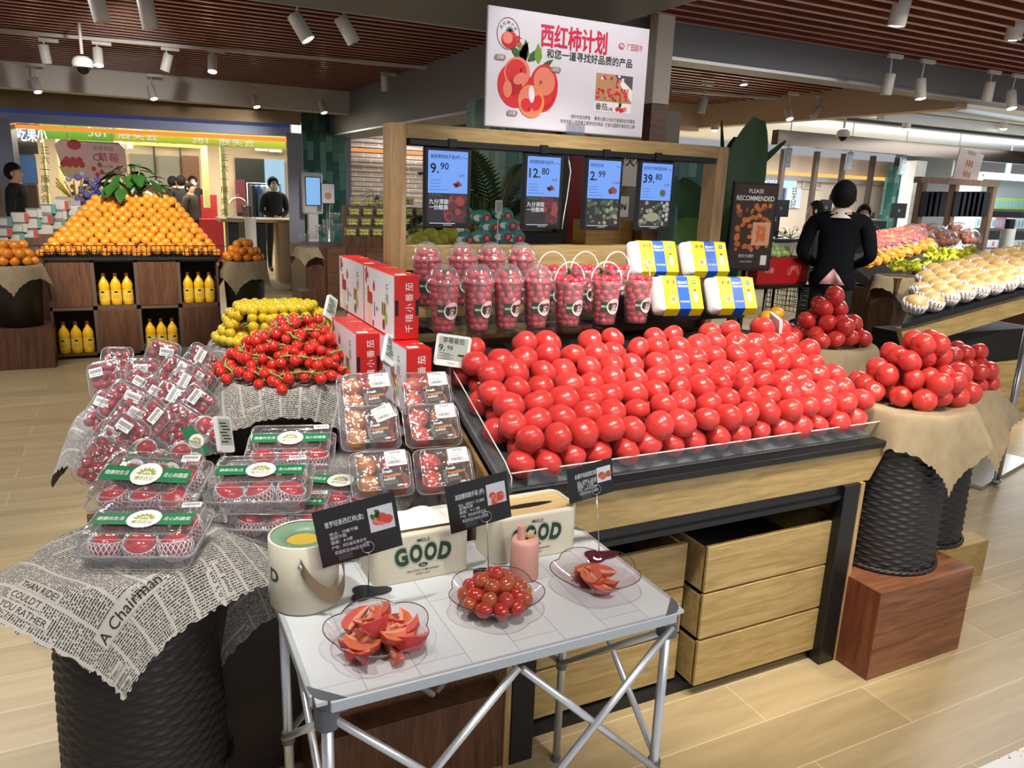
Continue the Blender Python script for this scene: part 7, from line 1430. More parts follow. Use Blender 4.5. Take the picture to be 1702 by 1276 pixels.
# ================================================================ people
skinm=pm('skin_tone','#c99a7e',.5,var=.06,scale=8); hairm=pm('black_hair','#100e0d',.75,var=.3,scale=60,bump=.8,bscale=90,spec=.25); shoe=pm('black_shoe','#0e0e0f',.4)
def person(label,loc,rz,H_,top,trou,pose='stand',hair='short',mask=None,extra=None,arms=None):
    k=H_/1.72; J={}; E_=[]
    def j(n,p,r): J[n]=(Vector(p)*k,r*k)
    j('pelvis',(0,0,.94),.135); j('waist',(0,.0,1.08),.125); j('chest',(0,-.005,1.28),.16); j('shoulder',(0,0,1.405),.115); j('neck',(0,.005,1.48),.06); j('jaw',(0,-.022,1.555),.066); j('head',(0,-.005,1.625),.088); j('crown',(0,.006,1.69),.055); j('nose',(0,-.088,1.605),.013)
    E_+=[('pelvis','waist'),('waist','chest'),('chest','shoulder'),('shoulder','neck'),('neck','jaw'),('jaw','head'),('head','crown'),('head','nose')]
    A=arms or {}
    for s,n in((-1,'a'),(1,'b')):
        j('hip'+n,(s*.095,0,.88),.095); j('knee'+n,(s*.105,-.01,.49),.062); j('calf'+n,(s*.107,.015,.34),.055); j('ankle'+n,(s*.108,.02,.09),.04); j('toe'+n,(s*.12,-.13,.035),.036)
        E_+=[('pelvis','hip'+n),('hip'+n,'knee'+n),('knee'+n,'calf'+n),('calf'+n,'ankle'+n),('ankle'+n,'toe'+n)]
        sh,el,wr=A.get(n,((s*.195,0,1.40),(s*.235,.02,1.10),(s*.235,-.06,.86)))
        j('sh'+n,sh,.076); j('el'+n,el,.056); j('wr'+n,wr,.031); d=(Vector(wr)-Vector(el)).normalized(); pal=Vector(wr)+d*.055; j('palm'+n,pal,.034)
        E_+=[('shoulder','sh'+n),('sh'+n,'el'+n),('el'+n,'wr'+n),('wr'+n,'palm'+n)]
        side=d.cross(Vector((s,.2,0))).normalized()
        for q in range(4):
            o=side*(q-1.5)*.017; a=pal+d*.035+o; b=a+d*(.035,.042,.04,.03)[q]+Vector((0,-.006,0)); j('f%d%s'%(q,n),a,.0095); j('g%d%s'%(q,n),b,.008); E_+=[('palm'+n,'f%d%s'%(q,n)),('f%d%s'%(q,n),'g%d%s'%(q,n))]
        a=Vector(wr)+d*.03-side*.034; j('th'+n,a,.011); j('ti'+n,a+d*.035-side*.012,.009); E_+=[('wr'+n,'th'+n),('th'+n,'ti'+n)]
    names=list(J); ix={n:i for i,n in enumerate(names)}
    me=bpy.data.meshes.new('sk'); me.from_pydata([tuple(J[n][0]) for n in names],[(ix[a],ix[b]) for a,b in E_],[]); o=bpy.data.objects.new('sk',me); COL.objects.link(o); o.modifiers.new('s','SKIN').use_smooth_shade=True
    for i,n in enumerate(names):
        sv=me.skin_vertices[0].data[i]; r=J[n][1]; rx=r
        sv.radius=(r*1.22,r*.82) if n in('pelvis','waist','chest') else (r,r); sv.use_root=(n=='pelvis')
    ss=o.modifiers.new('u','SUBSURF'); ss.levels=2; ss.render_levels=2
    dg=bpy.context.evaluated_depsgraph_get(); m2=bpy.data.meshes.new_from_object(o.evaluated_get(dg)); bpy.data.objects.remove(o); m2.name='person_body'
    m2.materials.clear()
    for m_ in(skinm,top,trou,shoe): m2.materials.append(m_)
    wr=[J['wra'][0],J['wrb'][0],J['palma'][0],J['palmb'][0]]
    for p in m2.polygons:
        c=p.center; p.use_smooth=True
        if (c.z>1.475*k and abs(c.x)<.10*k and c.z>1.475*k+max(0,abs(c.x)-.06*k)) or min((c-w_).length for w_ in wr[2:])<.075*k and min((c-w_).length for w_ in wr[:2])>.012*k: p.material_index=0
        elif c.z<.075*k: p.material_index=3
        elif c.z<.93*k and abs(c.x)<.2*k and min((c-w_).length for w_ in wr)>.1*k: p.material_index=2
        else: p.material_index=1
    t=place('person',m2,loc,(0,0,rz),label=label,cat='person')
    hb=MB()
    def hf(th,ph): return 1+.03*math.sin(9*th+5*ph)
    if hair=='short': hb.ball((0,.014*k,1.628*k),(.1*k,.108*k,.116*k),20,12,0,None,hf); hb.v=[(x,(max(y,-.058*k) if z<1.675*k else y),(max(z,1.512*k) if y>.0 else max(z,1.655*k))) for x,y,z in hb.v]
    else: hb.ball((0,.02*k,1.63*k),(.102*k,.11*k,.115*k),20,12,0,None,hf); hb.v=[(x,(y if (z>1.67*k or y>-.03*k) else -.03*k),max(z,1.5*k)) for x,y,z in hb.v]
    place('hair',hb.mesh('hair',hairm),(0,0,0),parent=t)
    fb=MB()
    for s in(-1,1): fb.ball((s*.033*k,-.082*k,1.628*k),(.011*k,.007*k,.008*k),8,6,0); fb.tube([(s*.048*k,-.08*k,1.65*k),(s*.02*k,-.092*k,1.652*k)],.003*k,4,1)
    fb.tube([(-.022*k,-.084*k,1.553*k),(0,-.090*k,1.551*k),(.022*k,-.084*k,1.553*k)],.004*k,5,2)
    for s in(-1,1): fb.ball((s*.1*k,.0*k,1.60*k),(.012*k,.02*k,.03*k),8,6,3)
    place('face',fb.mesh('face',[ink,hairm,pm('lip','#a45a4e',.5),skinm]),(0,0,0),parent=t)
    if mask: mb=MB(); mb.ball((0,-.03*k,1.565*k),(.078*k,.078*k,.058*k),16,10,0); mb.v=[(x,min(y,-.02*k),z) for x,y,z in mb.v]; place('face_mask',mb.mesh('mask',mask),(0,0,0),parent=t)
    return t,k
maskb=pm('mask_blue','#a9c6d6',.7); navy=pm('dark_navy_knit','#0d0e15',.95,spec=.15,bump=.3,bscale=120); blackc=pm('black_cloth','#131314',.8); 
def stand(px,py,depth_):
    d=ray(px,py); d=d/d.dot(fw); p=EYEV+d*depth_; return (p.x,p.y,0)
# the man seen from behind
p=stand(1392,400,6.75); di=Vector((p[0],p[1],0)).normalized(); rz=math.atan2(di.x,-di.y)
mt,k=person('man in dark navy sweater with white collar seen from behind, standing by the cart',p,rz,1.80,navy,pm('black_trousers','#0f0f10',.8),arms={'a':((-.205,0,1.405),(-.275,.03,1.13),(-.14,-.2,1.03)),'b':((.205,0,1.405),(.275,.03,1.13),(.14,-.2,1.03))})
cb_=MB(); cb_.lathe([(.12*k,1.44*k),(.085*k,1.475*k),(.07*k,1.515*k),(.066*k,1.51*k)],24,0); place('collar',cb_.mesh('collar',pm('collar_white','#d9d2cc',.7)),(0,0,0),parent=mt)
mb=MB(); mb.grid(lambda u,v:((u-.5)*.2*(1-.5*(1-v))*k,(.155+.012*math.sin(u*9)+.02*math.sin(PI*v))*k,(.90+.13*(1-v)*(1-.9*abs(u-.5)))*k),12,8); mb.v=[(x,y,z) for x,y,z in mb.v]; place('pink_cloth',mb.mesh('cloth',pm('pink_cloth','#c99a9a',.8)),(0,0,0),parent=mt)
mb=MB(); mb.lathe([(.17*k,.86*k),(.178*k,.9*k),(.175*k,.98*k)],24,0); mb.v=[(x*1.05,y*.8,z) for x,y,z in mb.v]; place('sweater_hem',mb.mesh('hem',navy),(0,0,0),parent=mt)
# guard, man at the edge, cashiers and shoppers
gp=stand(455,330,13.8); person('woman in black coat and blue face mask standing behind the oak counter',gp,.15,1.66,blackc,blackc,hair='long',mask=maskb,arms={'a':((-.19,0,1.385),(-.24,.0,1.12),(-.04,-.17,1.02)),'b':((.19,0,1.385),(.24,.0,1.12),(.04,-.19,1.0))})
ep=stand(29,330,9.9); person('man in black jacket standing in profile beside the steel shop portal',ep,1.35,1.70,blackc,blackc)
for i,(px,d_,rz_,h,l) in enumerate(((290,15.9,2.2,1.60,'shopper in dark clothes with her back turned, outermost of the group behind the oranges'),(303,15.5,2.9,1.62,'tall shopper in black seen from behind in the group behind the oranges'),(317,14.8,.9,1.5,'shopper in a dark coat bending forward in the group behind the oranges'),(322,16.3,.2,1.62,'shopper with a face mask in the group behind the oranges'))):
    person(l,stand(px,330,d_),rz_,h,blackc if i%2 else pm('dark_brown_coat','#2a211c',.8),blackc,hair='long' if i in(0,3) else 'short',mask=maskb if i==3 else None)
cp1=stand(1355,340,9.9); person('cashier in a dark uniform looking down at her till behind the counter',cp1,-2.2,1.62,blackc,blackc,hair='long')
cp2=stand(1437,345,10.2); person('cashier in a dark hooded jacket and blue mask at the far till',cp2,-.7,1.60,pm('dark_plum_jacket','#221a20',.8),blackc,mask=maskb)
# ================================================================ cashier counters
lam=wood('pale_laminate','#c9bda6','#b8aa90',0,.7,.45)
def counter(px0,px1,Y,label,zt=1.0):
    p,q=aty(px0,400,Y),aty(px1,400,Y); t=thing('checkout_counter',label,'counter',((p.x+q.x)/2,Y,0)); w_=q.x-p.x
    b=MB(); b.box((0,.3,zt/2),(w_,.6,zt),0,b=.01); b.build('body',lam,t); b=MB(); b.box((0,.28,zt+.03),(w_+.04,.68,.05),0,b=.01); b.build('top',black,t); b=MB(); b.box((0,-.06,zt-.03),(w_+.05,.03,.05)); b.build('steel_edge',steel,t); b=MB(); b.box((0,-.012,.32),(w_,.02,.06)); b.build('dark_band',black,t)
counter(1195,1318,8.9,'pale laminate checkout counter nearest the poster stand'); counter(1320,1418,9.0,'pale laminate checkout counter behind the man'); counter(1425,1545,9.4,'pale laminate checkout counter behind the netted fruit')
b=MB(); p=aty(1283,402,8.82); b.box((p.x,8.86,p.z),(.17,.02,.15)); b.disc((0,0,0),.04,.03,1,14,frame((p.x,8.845,p.z),(1,0,0),(0,0,1))); tag(b.build('counter_leaflet',[wlab,pm('leaflet_red','#a83a3a',.5)]),'small leaflet with a red oval on the nearest checkout counter','leaflet')
def till(px,py,Y,label,wm=.34):
    p=aty(px,py,Y); t=thing('till_monitor',label,'monitor',(p.x,Y,1.06)); h=p.z-1.06; b=MB(); b.box((0,0,h),(wm,.03,.26),0,b=.005); b.build('screen_housing',black,t); b=MB(); b.box((0,.02,h/2),(.05,.03,h)); b.box((0,.02,.01),(.18,.14,.02)); b.build('stand',black,t); b=MB(); b.disc((0,0,0),.03,.03,0,12,frame((0,-.017,h),(1,0,0),(0,0,1))); b.build('logo',greyp,t)
till(1297,346,9.1,'black till monitor nearest the poster stand'); till(1372,345,9.3,'black till monitor hidden beside the looking-down cashier',.26); till(1493,350,9.6,'black till monitor beside the teal wall',.4)
p=aty(1468,366,9.3); t=thing('till_printer','black till block with a small card reader on the farthest counter','till',(p.x,9.55,1.055)); b=MB(); b.box((0,0,.15),(.5,.3,.3),0,b=.02); b.build('block',black,t); b=MB(); b.box((-.06,0,.37),(.16,.1,.1)); b.box((-.06,0,.32),(.04,.04,.1)); b.build('reader',black,t)
p=aty(1283,368,9.0); b=MB(); b.box((p.x,9.1,1.18),(.26,.26,.26)); tag(b.build('till_box',black),'black till box on the nearest checkout counter','till')
plant('trailing_plant',(aty(1325,368,8.85).x,8.95,1.055),'trailing green plant on the counter top between two checkouts','plant',26,.09,.05,.42,.2,leafm,None,random.Random(8))
def wallsign(px0,py0,px1,py1,Y,name,label,mat,body=None,h=.2,m2=None,vert=False):
    p,q=aty(px0,py0,Y),aty(px1,py1,Y); b=MB(); b.box((0,0,0),(q.x-p.x,.04,abs(p.z-q.z))); m=FY(0,-.022,0)
    if body:
        if vert:
            for i,ch in enumerate(body): b.text(ch,(0,(len(body)/2-.5-i)*h*1.15,0),h,1,m,bold=.01)
        else: b.text(body,(0,0,0),h,1,m,wmax=(q.x-p.x)*.9,bold=.01)
    tag(b.build(name,[mat,m2 or ink],None,((p.x+q.x)/2,Y,(p.z+q.z)/2)),label,'sign')
wallsign(1258,294,1298,310,13.57,'coffee_sign','lit white COFFEE shop sign beyond the checkouts',glow('coffee_sign_white','#e6f6ff',1.6),'COFFEE',.12,pm('coffee_blue','#2a6a9a',.5))
wallsign(1304,296,1322,313,13.57,'lit_menu_panel','pale cyan lit panel next to the coffee sign',glow('panel_pale_cyan','#bfe6ee',1.2))
wallsign(1308,312,1328,346,13.57,'vertical_poster','tall white poster with dark characters beyond the first checkout',pm('poster_pale_blue','#c3ccd6',.5),'日大好',.13,None,True)
wallsign(1335,300,1365,315,13.57,'shop_lettering','dark shop lettering on the beige wall beyond the checkouts',pm('lettering_panel','#c4b4a4',.6),'全家优选 美味鲜',.1)
wallsign(1282,312,1300,352,13.57,'blue_panel','dark blue panel beside the first brown post',pm('panel_navy','#2b3d78',.4))
for i,(px,py) in enumerate(((1309,262),(1411,268),(1500,276),(1588,280),(1675,284))):
    Y=8.75 if i<4 else 9.2; p=aty(px,py,Y); t=thing('checkout_number_sign','hanging grey checkout sign, '+('the one nearest the banana plant, numbered 01','second from the banana plant, numbered 02','third from the banana plant, numbered 03','fourth, behind the tilted fruit poster, numbered 04','farthest one, beside the dairy fridge, numbered 05')[i],'sign',(p.x,Y,2.4)); z=p.z-2.4; b=MB(); b.box((0,0,z),(.115,.04,.27),0,b=.004); b.build('panel',pm('sign_blue_grey','#a3b2ba',.5),t); b=MB(); m=FY(0,-.0215,z); b.text('0%d'%(i+1),(0,.085,0),.05,0,m,bold=.01); b.text('收银台',(0,-.095,0),.024,0,m); b.tube([(.033*math.cos(a*PI/8),.0+.033*math.sin(a*PI/8),0) for a in range(16)],.006,4,0,closed=True,M=m); b.text('M',(0,0,0),.03,0,m); b.build('lettering',wlab,t); b=MB(); b.tube([(0,0,z+.13),(0,0,.42)],.008,6); b.build('hanger',camw,t)
# ================================================================ red tray of green fruit and the cart
Yt=5.15; p0,p1=aty(1262,424,Yt),aty(1340,470,Yt); t=thing('fruit_tray','red printed carton tray of pale green fruit behind the egg cartons','tray',((p0.x+p1.x)/2,Yt,p1.z)); w_=p1.x-p0.x; h=p0.z-p1.z-.02; O=Vector(t.location)
b=MB()
for c_,d_ in(((0,0,h/2),(w_,.012,h)),((0,.26,h/2),(w_,.012,h)),((-w_/2,.13,h/2),(.012,.26,h)),((w_/2,.13,h/2),(.012,.26,h)),((0,.13,.006),(w_,.26,.012))): b.box(c_,d_,0)
q=random.Random(5); m=FY(0,-.0065,h/2); 
for i in range(5): b.tube([(w_*.15+.05*math.cos(a*.6+i)+i*.012,.04*math.sin(a*.7+i*2),.0005) for a in range(8)],.0018,3,1,M=m)
b.text('鲜果',(-w_*.28,0,.0005),.04,1,m); b.build('tray_carton',[pm('tray_red','#a3181c',.4),pm('tray_print_pink','#d99a90',.4)],t)
grf=pm('guava_green','#a9bf7a',.45,var=.15,scale=12); mb=MB(); mb.ball((0,0,0),(1,1,1.15),14,10); GV=mb.mesh('guava',grf)
for i in range(13): place('guava',GV,(O.x-.15+(i%5)*.065+(i//5)*.03-.02,Yt+.06+(i//5)*.06,O.z+h+.022+(i//5)*.03+(i%2)*.006),rot3(q),(.037,)*3,'pale green guava heaped in the red carton tray','guava','guavas in the red tray')
b=MB(); b.box((O.x-.02,Yt+.1,O.z/2-.03),(w_+.2,.4,O.z-.08)) if 0 else None; p=O; 
for dx,dy in((-.2,-.02),(.22,-.02),(-.2,.3),(.22,.3)): b.tube([(p.x+dx,Yt+dy,0),(p.x+dx,Yt+dy,p.z-.02)],.014,6)
b.box((p.x+.01,Yt+.14,p.z-.015),(w_+.14,.46,.026)); tag(b.build('black_side_table',black),'black side table under the red carton tray','table')
cx,cy_=aty(1345,470,6.2).x,6.2; t=thing('shopping_cart','dark wire shopping cart in front of the man','shopping cart',(cx,cy_,0)); b=MB()
for i in range(9): z=.45+i*.055; b.tube([(-.25,-.3,z),(.25,-.3,z),(.28+.01*i,.35,z),(-.28-.01*i,.35,z)],.004,4,closed=True)
for i in range(11): x=-.25+i*.05; b.tube([(x,-.3,.45),(x,-.3,.9)],.004,4); b.tube([(x,.35,.45),(x,.35,.9)],.004,4)
for i in range(12): y=-.3+i*.06; b.tube([(-.25,y,.45),(-.28,y,.9)],.004,4); b.tube([(.25,y,.45),(.28,y,.9)],.004,4)
b.build('wire_basket',black,t); b=MB(); b.tube([(-.3,.42,.98),(.3,.42,.98)],.016,8); b.tube([(-.28,.35,.9),(-.3,.42,.98)],.01,6); b.tube([(.28,.35,.9),(.3,.42,.98)],.01,6); b.build('handle',black,t)
for x in(-.24,.24): 
    b=MB(); b.tube([(x,-.28,.45),(x,-.25,.12),(x,.3,.12),(x,.35,.45)],.012,6); b.build('frame_rail',steel,t)
    for y in(-.25,.3): b=MB(); b.cyl((0,0,0),.06,.03,16,0,Matrix.Translation((x,y,.06))@Matrix.Rotation(PI/2,4,'Y')); b.build('wheel',blackm,t)
# ================================================================ netted fruit stand with its own screen frame
Ys=6.0; f0,f1=aty(1526,312,Ys+.35),aty(1652,306,Ys+.35); t=thing('screen_frame_stand','brown wooden frame with a row of switched-off dark screens over the netted fruit','display stand',((f0.x+f1.x)/2,Ys+.35,0)); O=Vector(t.location); zt=f1.z; brn=wood('grey_brown_wood','#a08772','#80685a',2,1,.5)
for px in(1529,1583,1646): x=aty(px,330,Ys+.35).x; b=MB(); b.box((x,Ys+.35,zt/2),(.07,.09,zt)); W(b).build('post',brn,t)
b=MB(); b.box(((f0.x+f1.x)/2,Ys+.35,zt),(f1.x-f0.x+.07,.1,.07)); W(b).build('rail',brn,t)
scoff=pm('screen_off','#33343c',.2); 
for i,px in enumerate((1537,1546,1554,1564,1591,1600,1609,1617,1625,1634)):
    p,q=aty(px-4,318,Ys+.3),aty(px+4,360,Ys+.3); b=MB(); b.box((0,0,0),((q.x-p.x)*.98,.03,p.z-q.z),0,b=.004); b.quad([(-(q.x-p.x)*.42,-.0155,-(p.z-q.z)*.46),((q.x-p.x)*.42,-.0155,-(p.z-q.z)*.46),((q.x-p.x)*.42,-.0155,(p.z-q.z)*.46),(-(q.x-p.x)*.42,-.0155,(p.z-q.z)*.46)],1)
    tag(b.build('dark_screen',[black,scoff],None,((p.x+q.x)/2,Ys+.3,(p.z+q.z)/2)),'narrow switched-off screen hung in the brown frame over the netted fruit','screen','switched-off screens in the brown frame')
p,q=aty(1593,249,Ys+.35),aty(1624,305,Ys+.35); t=thing('fruit_poster','tilted pinkish poster with fruit rows standing on the brown frame','poster',((p.x+q.x)/2,Ys+.35,(p.z+q.z)/2),rot=(0,math.radians(8),0)); b=MB(); b.box((0,0,0),(q.x-p.x,.015,p.z-q.z)); b.build('board',pm('poster_blush','#d9c3bb',.5),t); b=MB(); m=FY(0,-.009,0); b.quad([(-.08,-.2,-.0005),(.08,-.2,-.0005),(.08,.2,-.0005),(-.08,.2,-.0005)],2,m); b.text('鲜果推荐榜',(0,.16,0),.035,1,m,wmax=.16)
for i in range(3):
    for j_ in range(2): b.disc(((i-1)*.05,.04-j_*.13,0),.018,.045,0,10,m)
b.build('print',[pm('poster_rust','#b8653f',.5),ink,MATS['poster_blush']],t)
st=thing('netted_fruit_stand','dark wooden stand of fruit in pink, purple and yellow nets','display stand',((f0.x+f1.x)/2-.3,Ys,0)); O=Vector(st.location); l0=aty(1435,445,5.7)
b=MB(); b.add([(l0.x,5.45,.78),(f1.x+.1,5.45,.84),(f1.x+.1,Ys+.3,1.12),(l0.x+.3,Ys+.3,1.06),(l0.x,5.45,.70),(f1.x+.1,5.45,.76),(f1.x+.1,Ys+.3,.9),(l0.x+.3,Ys+.3,.9)],[(0,1,2,3),(7,6,5,4),(0,4,5,1),(1,5,6,2),(2,6,7,3),(3,7,4,0)]); W(b).build('tray',blackm,st)
for x in(l0.x+.1,l0.x+.75,f1.x): b=MB(); b.box((x,5.75,.38),(.08,.5,.76)); W(b).build('leg',dwood,st)
b=MB(); b.box(((l0.x+f1.x)/2,6.1,.4),(f1.x-l0.x-.3,.1,.7)); W(b).build('back_panel',blackm,st)
def netted(name,px0,py0,px1,py1,Y,n,r,mat,label,group,rows=1,dr=(0,-11,.16)):
    mb=MB(); mb.ball((0,0,0),(1,1,.92),12,8); me=mb.mesh('fruit',mat[0]); nb=MB()
    for a in range(8): nb.tube([(1.03*math.cos(a*PI/4+b_*.25*(1 if s>0 else -1))*math.sin(PI*(.95-.55*b_/5)),1.03*math.sin(a*PI/4+b_*.25*(1 if s>0 else -1))*math.sin(PI*(.95-.55*b_/5)),.95*math.cos(PI*(.95-.55*b_/5))) for b_ in range(6) for s in(1,)],.12,4,0)
    nb.tube([(.96*math.cos(a*PI/8),.96*math.sin(a*PI/8),.3+.05*(a%2)) for a in range(16)],.15,4,0,closed=True); nm=nb.mesh('foam_net',mat[1]); q=random.Random(name)
    for j_ in range(rows):
        for i in range(n):
            f=(i+.5*(j_%2))/n; p=aty(px0+(px1-px0)*f+dr[0]*j_,py0+(py1-py0)*f+dr[1]*j_,Y+dr[2]*j_); o=place(name,me,p,(q.uniform(-.6,.2),q.uniform(-.3,.3),q.uniform(0,6)),(r,r,r),label,'fruit',group); place('foam_net',nm,(0,0,0),parent=o)
pinkf=(pm('fruit_blush','#d99a6f',.4,var=.1),pm('net_pink','#e0708a',.7)); purf=(pinkf[0],pm('net_purple','#7a5fae',.7)); orf=(pm('fruit_gold','#d9a45a',.4,var=.1),pm('net_yellow_orange','#eda62a',.7))
netted('pink_netted_fruit',1447,408,1535,394,5.9,10,.05,pinkf,'round fruit in a pink foam net in the rear rows of the dark stand','pink-netted fruit',3,(3,-9,.09))
netted('purple_netted_fruit',1440,424,1530,400,5.75,10,.045,purf,'round fruit in a purple foam net between the pink and yellow rows','purple-netted fruit',1)
netted('yellow_netted_fruit',1442,437,1560,405,5.6,9,.058,orf,'round fruit in a yellow-orange foam net in the front row of the dark stand','yellow-netted fruit',1)
netted('yellow_netted_fruit',1462,424,1555,399,5.7,8,.05,orf,'round fruit in a yellow-orange foam net in the front row of the dark stand','yellow-netted fruit',1)
bagap=tom_mat('apple_skin','#cf4a3a','#d9884f',.25,.1,.3); mb=MB(); mb.ball((0,0,0),(1,1,.92),12,8,0,None,lambda th,ph:1-.15*math.exp(-(ph/.3)**2)); AP=mb.mesh('apple',bagap); mb=MB(); mb.ball((0,0,0),(.17,.12,.11),18,10,0,None,lambda th,ph:1+.05*math.sin(5*th+3*ph)); APB=mb.mesh('bag_film',petp)
for i in range(6):
    p=aty(1515+i*19,388+(i%2)*12-i*.8,6.05+(i%2)*-.12); t=thing('apple_bag','clear bag of red apples leaning under the dark screens, %s from the man'%('first','second','third','fourth','fifth','sixth','seventh','eighth')[i],'bag',p); place('bag_film',APB,(0,0,0),parent=t); q=random.Random(i)
    for a in range(7): place('apple',AP,p+Vector((-.11+(a%4)*.07,-.04+.05*(a//4),-.03+.065*(a//4)+q.uniform(-.01,.01))),rot3(q),(.043,)*3,'red apple inside a clear bag under the dark screens','apple','apples in clear bags')
lp=aty(1668,425,6.3)
for i in range(3): mb_=None; p=Vector((lp.x-.12+i*.13,6.25,.835)); place('apple',AP,p,(0,0,0),(.075,)*3,'loose red apple beyond the brown frame, lit from above','apple','loose red apples beyond the frame')
b=MB(); b.box((0,0,.38),(.5,.3,.76)); tag(b.build('dark_crate',dwood,None,(lp.x+.05,6.3,0)),'dark crate of loose apples beyond the brown frame','crate')
ylw=pm('yellow_green_wrap','#c9cc3f',.5,var=.25,scale=14)
def wrapmesh(sd):
    q=random.Random(sd); mb=MB()
    mb.ball((0,0,0),(.04,.03,.03),8,6,0)
    for i in range(10): a=q.uniform(0,6.28); d=Vector((math.cos(a),math.sin(a),q.uniform(.2,1))).normalized(); s_=d.orthogonal().normalized()*.018; mb.add([d*.02-s_,d*.02+s_,d*.075+s_*.5,d*.08-s_*.4],[(0,1,2,3)],0)
    return mb.mesh('wrapped_fruit',ylw)
WR=[wrapmesh(i) for i in range(3)]; q=random.Random(15)
for i in range(20): f=(i%10)/9; p=aty(1545+70*f,428-8*(i//10)+q.uniform(-3,3),5.35+.1*(i//10)); place('wrapped_fruit',WR[i%3],p,(0,0,q.uniform(0,6)),(1.1,)*3,'fruit in crumpled yellow-green wrapping in the upper burlap crate','wrapped fruit','yellow-green wrapped fruit, upper crate')
for i in range(14): f=(i%7)/6; p=aty(1486+48*f,446-7*(i//7)+q.uniform(-2,2),5.05+.1*(i//7)); place('wrapped_fruit',WR[i%3],p,(0,0,q.uniform(0,6)),(1.0,)*3,'fruit in crumpled yellow-green wrapping in the lower burlap crate','wrapped fruit','yellow-green wrapped fruit, lower crate')
c1=aty(1580,440,5.3); c2=aty(1505,455,5.0)
for c,l,sx_ in((c1,'wide crate lined with drab burlap in front of the dark screens',.36),(c2,'narrow crate lined with drab burlap below the yellow-netted row',.26)):
    b=MB(); b.box((0,.06,-.08),(sx_*1.7,.3,.16)); b.box((0,.06,-.08-c.z/2+.04),(sx_*1.5,.26,c.z-.12)); tag(b.build('dark_crate',dwood,None,(c.x,c.y,c.z-.03)),l,'crate')
    cloth('burlap_cloth','drab burlap cloth over the '+l[:l.index(' lined')]+' of wrapped fruit',(c.x,c.y+.06,c.z-.02),sx_*2.6,.25,drape_fn(sx_,.17,4,.1,.2,int(c.x*10)),burl,n=30,sx=1.1)
# ================================================================ melons in white nets
ms=thing('melon_stand','light-oak sloping stand of pale melons on the far aisle side','display stand',(6.2,3.75,0)); O=Vector(ms.location)
e0,e1=aty(1500,536,3.55),aty(1760,466,3.55)
def zz(x): return e0.z+(x-e0.x)*(e1.z-e0.z)/(e1.x-e0.x)
SK=1.5; x0,x1=e0.x,e1.x; b=MB(); yb=4.5; dx_=(yb-3.55)*SK; b.add([(x0,3.55,zz(x0)-.01),(x1,3.55,zz(x1)-.01),(x1+dx_,yb,zz(x1)+.16),(x0+dx_,yb,zz(x0)+.16),(x0,3.55,zz(x0)-.045),(x1,3.55,zz(x1)-.045),(x1+dx_,yb,zz(x1)+.12),(x0+dx_,yb,zz(x0)+.12)],[(0,1,2,3),(7,6,5,4),(0,4,5,1),(1,5,6,2),(2,6,7,3),(3,7,4,0)]); W(b).build('tray',black,ms)
b=MB(); b.add([(x0+.03,3.58,zz(x0)-.05),(x1,3.58,zz(x1)-.05),(x1,3.62,zz(x1)-.05),(x0+.03,3.62,zz(x0)-.05),(x0+.12,3.58,zz(x0)-.2),(x1,3.58,zz(x1)-.2),(x1,3.62,zz(x1)-.2),(x0+.12,3.62,zz(x0)-.2)],[(3,2,1,0),(4,5,6,7),(0,1,5,4),(1,2,6,5),(2,3,7,6),(3,0,4,7)]); W(b).build('side_fascia',oak,ms)
b=MB(); b.box(((x0+x1)/2+.25,3.9,.57),(x1-x0-.3,.4,.26)); W(b).build('recess',blackm,ms); b=MB(); b.box(((x0+x1)/2+.1,3.66,.22),(x1-x0,.05,.44)); b.box((x0+.12,3.9,.22),(.05,.5,.44)); W(b).build('base_panel',oak,ms)
melm=tom_mat('melon_skin','#c9a868','#b8925a',.4,.12,.1); mb=MB(); mb.ball((0,0,0),(1,1,.85),18,12); ML=mb.mesh('melon',melm)
nb=MB()
for a in range(18):
    for sg in(1,-1): nb.tube([(1.04*math.cos(a*PI/9+sg*.09*b_)*math.sin(PI*(.96-.58*b_/6)),1.04*math.sin(a*PI/9+sg*.09*b_)*math.sin(PI*(.96-.58*b_/6)),.89*math.cos(PI*(.96-.58*b_/6))) for b_ in range(7)],.055,4,0)
nb.lathe([(1.0*math.sin(PI*(.96-.56*i/8)),.86*math.cos(PI*(.96-.56*i/8))) for i in range(9)],18,0); MN=nb.mesh('foam_net',netw); q=random.Random(23)
for j_ in range(6):
    for i in range(9):
        xr_=.1+i*.165+(.08 if j_%2 else 0); y=3.64+j_*.15; x=x0+xr_+(y-3.55)*SK
        if x0+xr_>x1-.08: continue
        r=.078*q.uniform(.94,1.06); p=(x,y+q.uniform(-.01,.01),zz(x0+xr_)+.062+(y-3.55)*.18+q.uniform(0,.015)); o=place('melon',ML,p,(q.uniform(-.35,.2),q.uniform(-.35,.1),q.uniform(0,6)),(r,r,r),'pale yellow melon in a white foam net on the sloping oak stand','melon','melons on the sloping stand'); place('foam_net',MN,(0,0,0),parent=o)
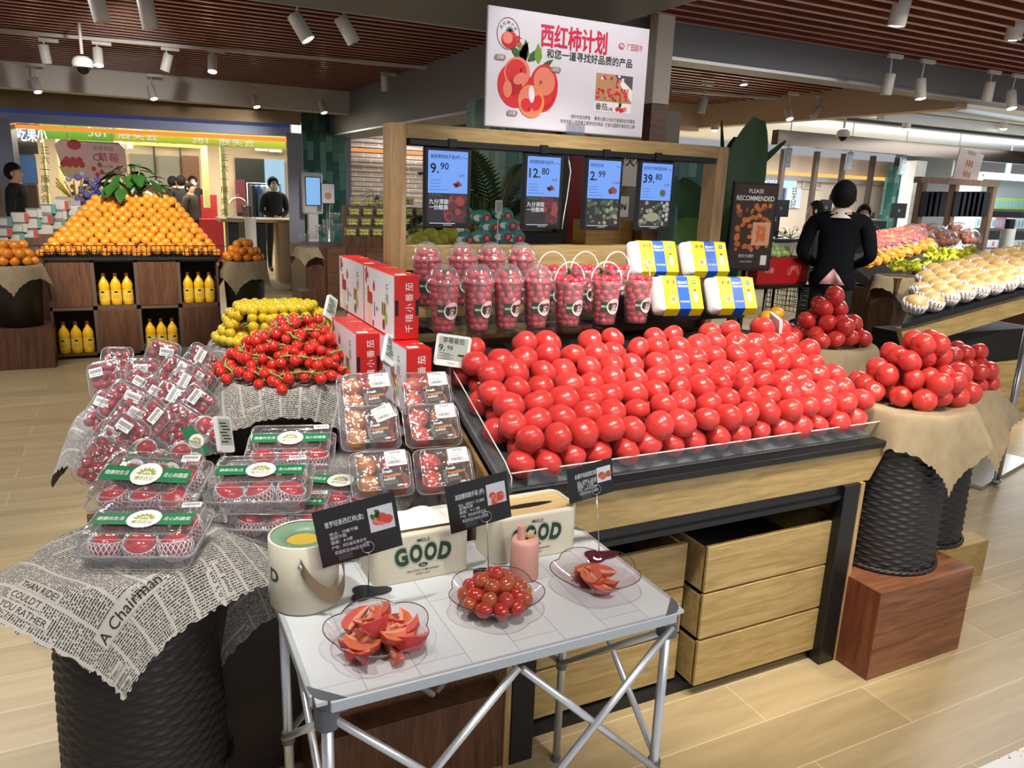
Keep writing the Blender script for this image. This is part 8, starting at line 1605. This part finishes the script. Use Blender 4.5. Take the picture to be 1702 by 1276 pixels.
p=atz(1655,806,0); t=thing('steel_rail_post','round steel rail post with flat base plate beside the melon stand','post',(p.x,p.y,0)); b=MB(); b.tube([(0,0,.01),(0,0,1.0)],.019,14); b.build('tube',steel,t); b=MB(); b.box((.25,.12,.012),(.85,.2,.022),0,Matrix.Rotation(math.radians(14),4,'Z')); b.build('base_plate',steel,t); b=MB(); b.cyl((0,0,.03),.026,.02,14); b.build('collar',steel,t); b=MB(); b.tube([(0,0,1.0),(1.6,.45,1.0)],.019,12); b.build('rail',steel,t)
# tall white tube roll beside the fridge
p=aty(1668,425,5.6); b=MB(); b.cyl((0,0,0),.075,.62,18); b.cyl((0,0,.36),.05,.12,12,1); tag(b.build('bag_roll_stand',[pm('bag_roll_white','#cfd3d2',.5),black],None,(p.x,5.6,p.z)),'white plastic bag roll with black top standing by the brown frame','roll')
# ================================================================ dairy fridge
Yg=9.0; p,q_=aty(1632,300,Yg),aty(1760,440,Yg); t=thing('dairy_fridge','open lit dairy fridge with shelves of white, green and pink cartons','fridge',((p.x+q_.x)/2,Yg,0)); w_=q_.x-p.x; b=MB(); b.box((0,.5,1.1),(w_,.05,2.2),0); b.box((-w_/2,.25,1.1),(.06,.5,2.2),0); b.box((0,.25,2.2),(w_,.5,.08),0); b.box((0,.25,.2),(w_,.5,.4),0); b.build('cabinet',pm('fridge_white','#dfe6ea',.4),t)
b=MB(); b.box((0,.02,2.15),(w_*.95,.04,.05)); b.build('light_tube',glow('fridge_light','#dff4ff',3),t)
for i,z in enumerate((.55,.9,1.25,1.6)): b=MB(); b.box((0,.25,z),(w_,.45,.025)); b.box((0,.02,z-.01),(w_,.012,.04)); b.build('shelf',steel,t)
q=random.Random(3); cols=[pm('carton_milk_white','#e6eef2',.4),pm('carton_lime_green','#a9d27a',.4),pm('carton_sky','#8fc3e0',.4),pm('carton_pink','#d98a9a',.4)]
for r_,z in enumerate((.5625,.9125,1.2625,1.6125)):
    for i in range(int(w_/.11)):
        b=MB(); h=.2 if r_>1 else .14; b.box((0,0,h/2),(.095,.09,h),0,b=.004); b.quad([(-.035,-.046,h*.2),(.035,-.046,h*.2),(.035,-.046,h*.75),(-.035,-.046,h*.75)],1); c=cols[1] if r_==3 else (cols[0],cols[3],cols[0])[(r_+i//3)%3]
        tag(b.build('milk_carton',[c,cols[2] if r_>1 else cols[q.choice((0,2,3))]],None,(t.location.x-w_/2+.09+i*.11,Yg+.1,z)),'small drink carton on a shelf of the lit dairy fridge','carton','cartons in the dairy fridge')
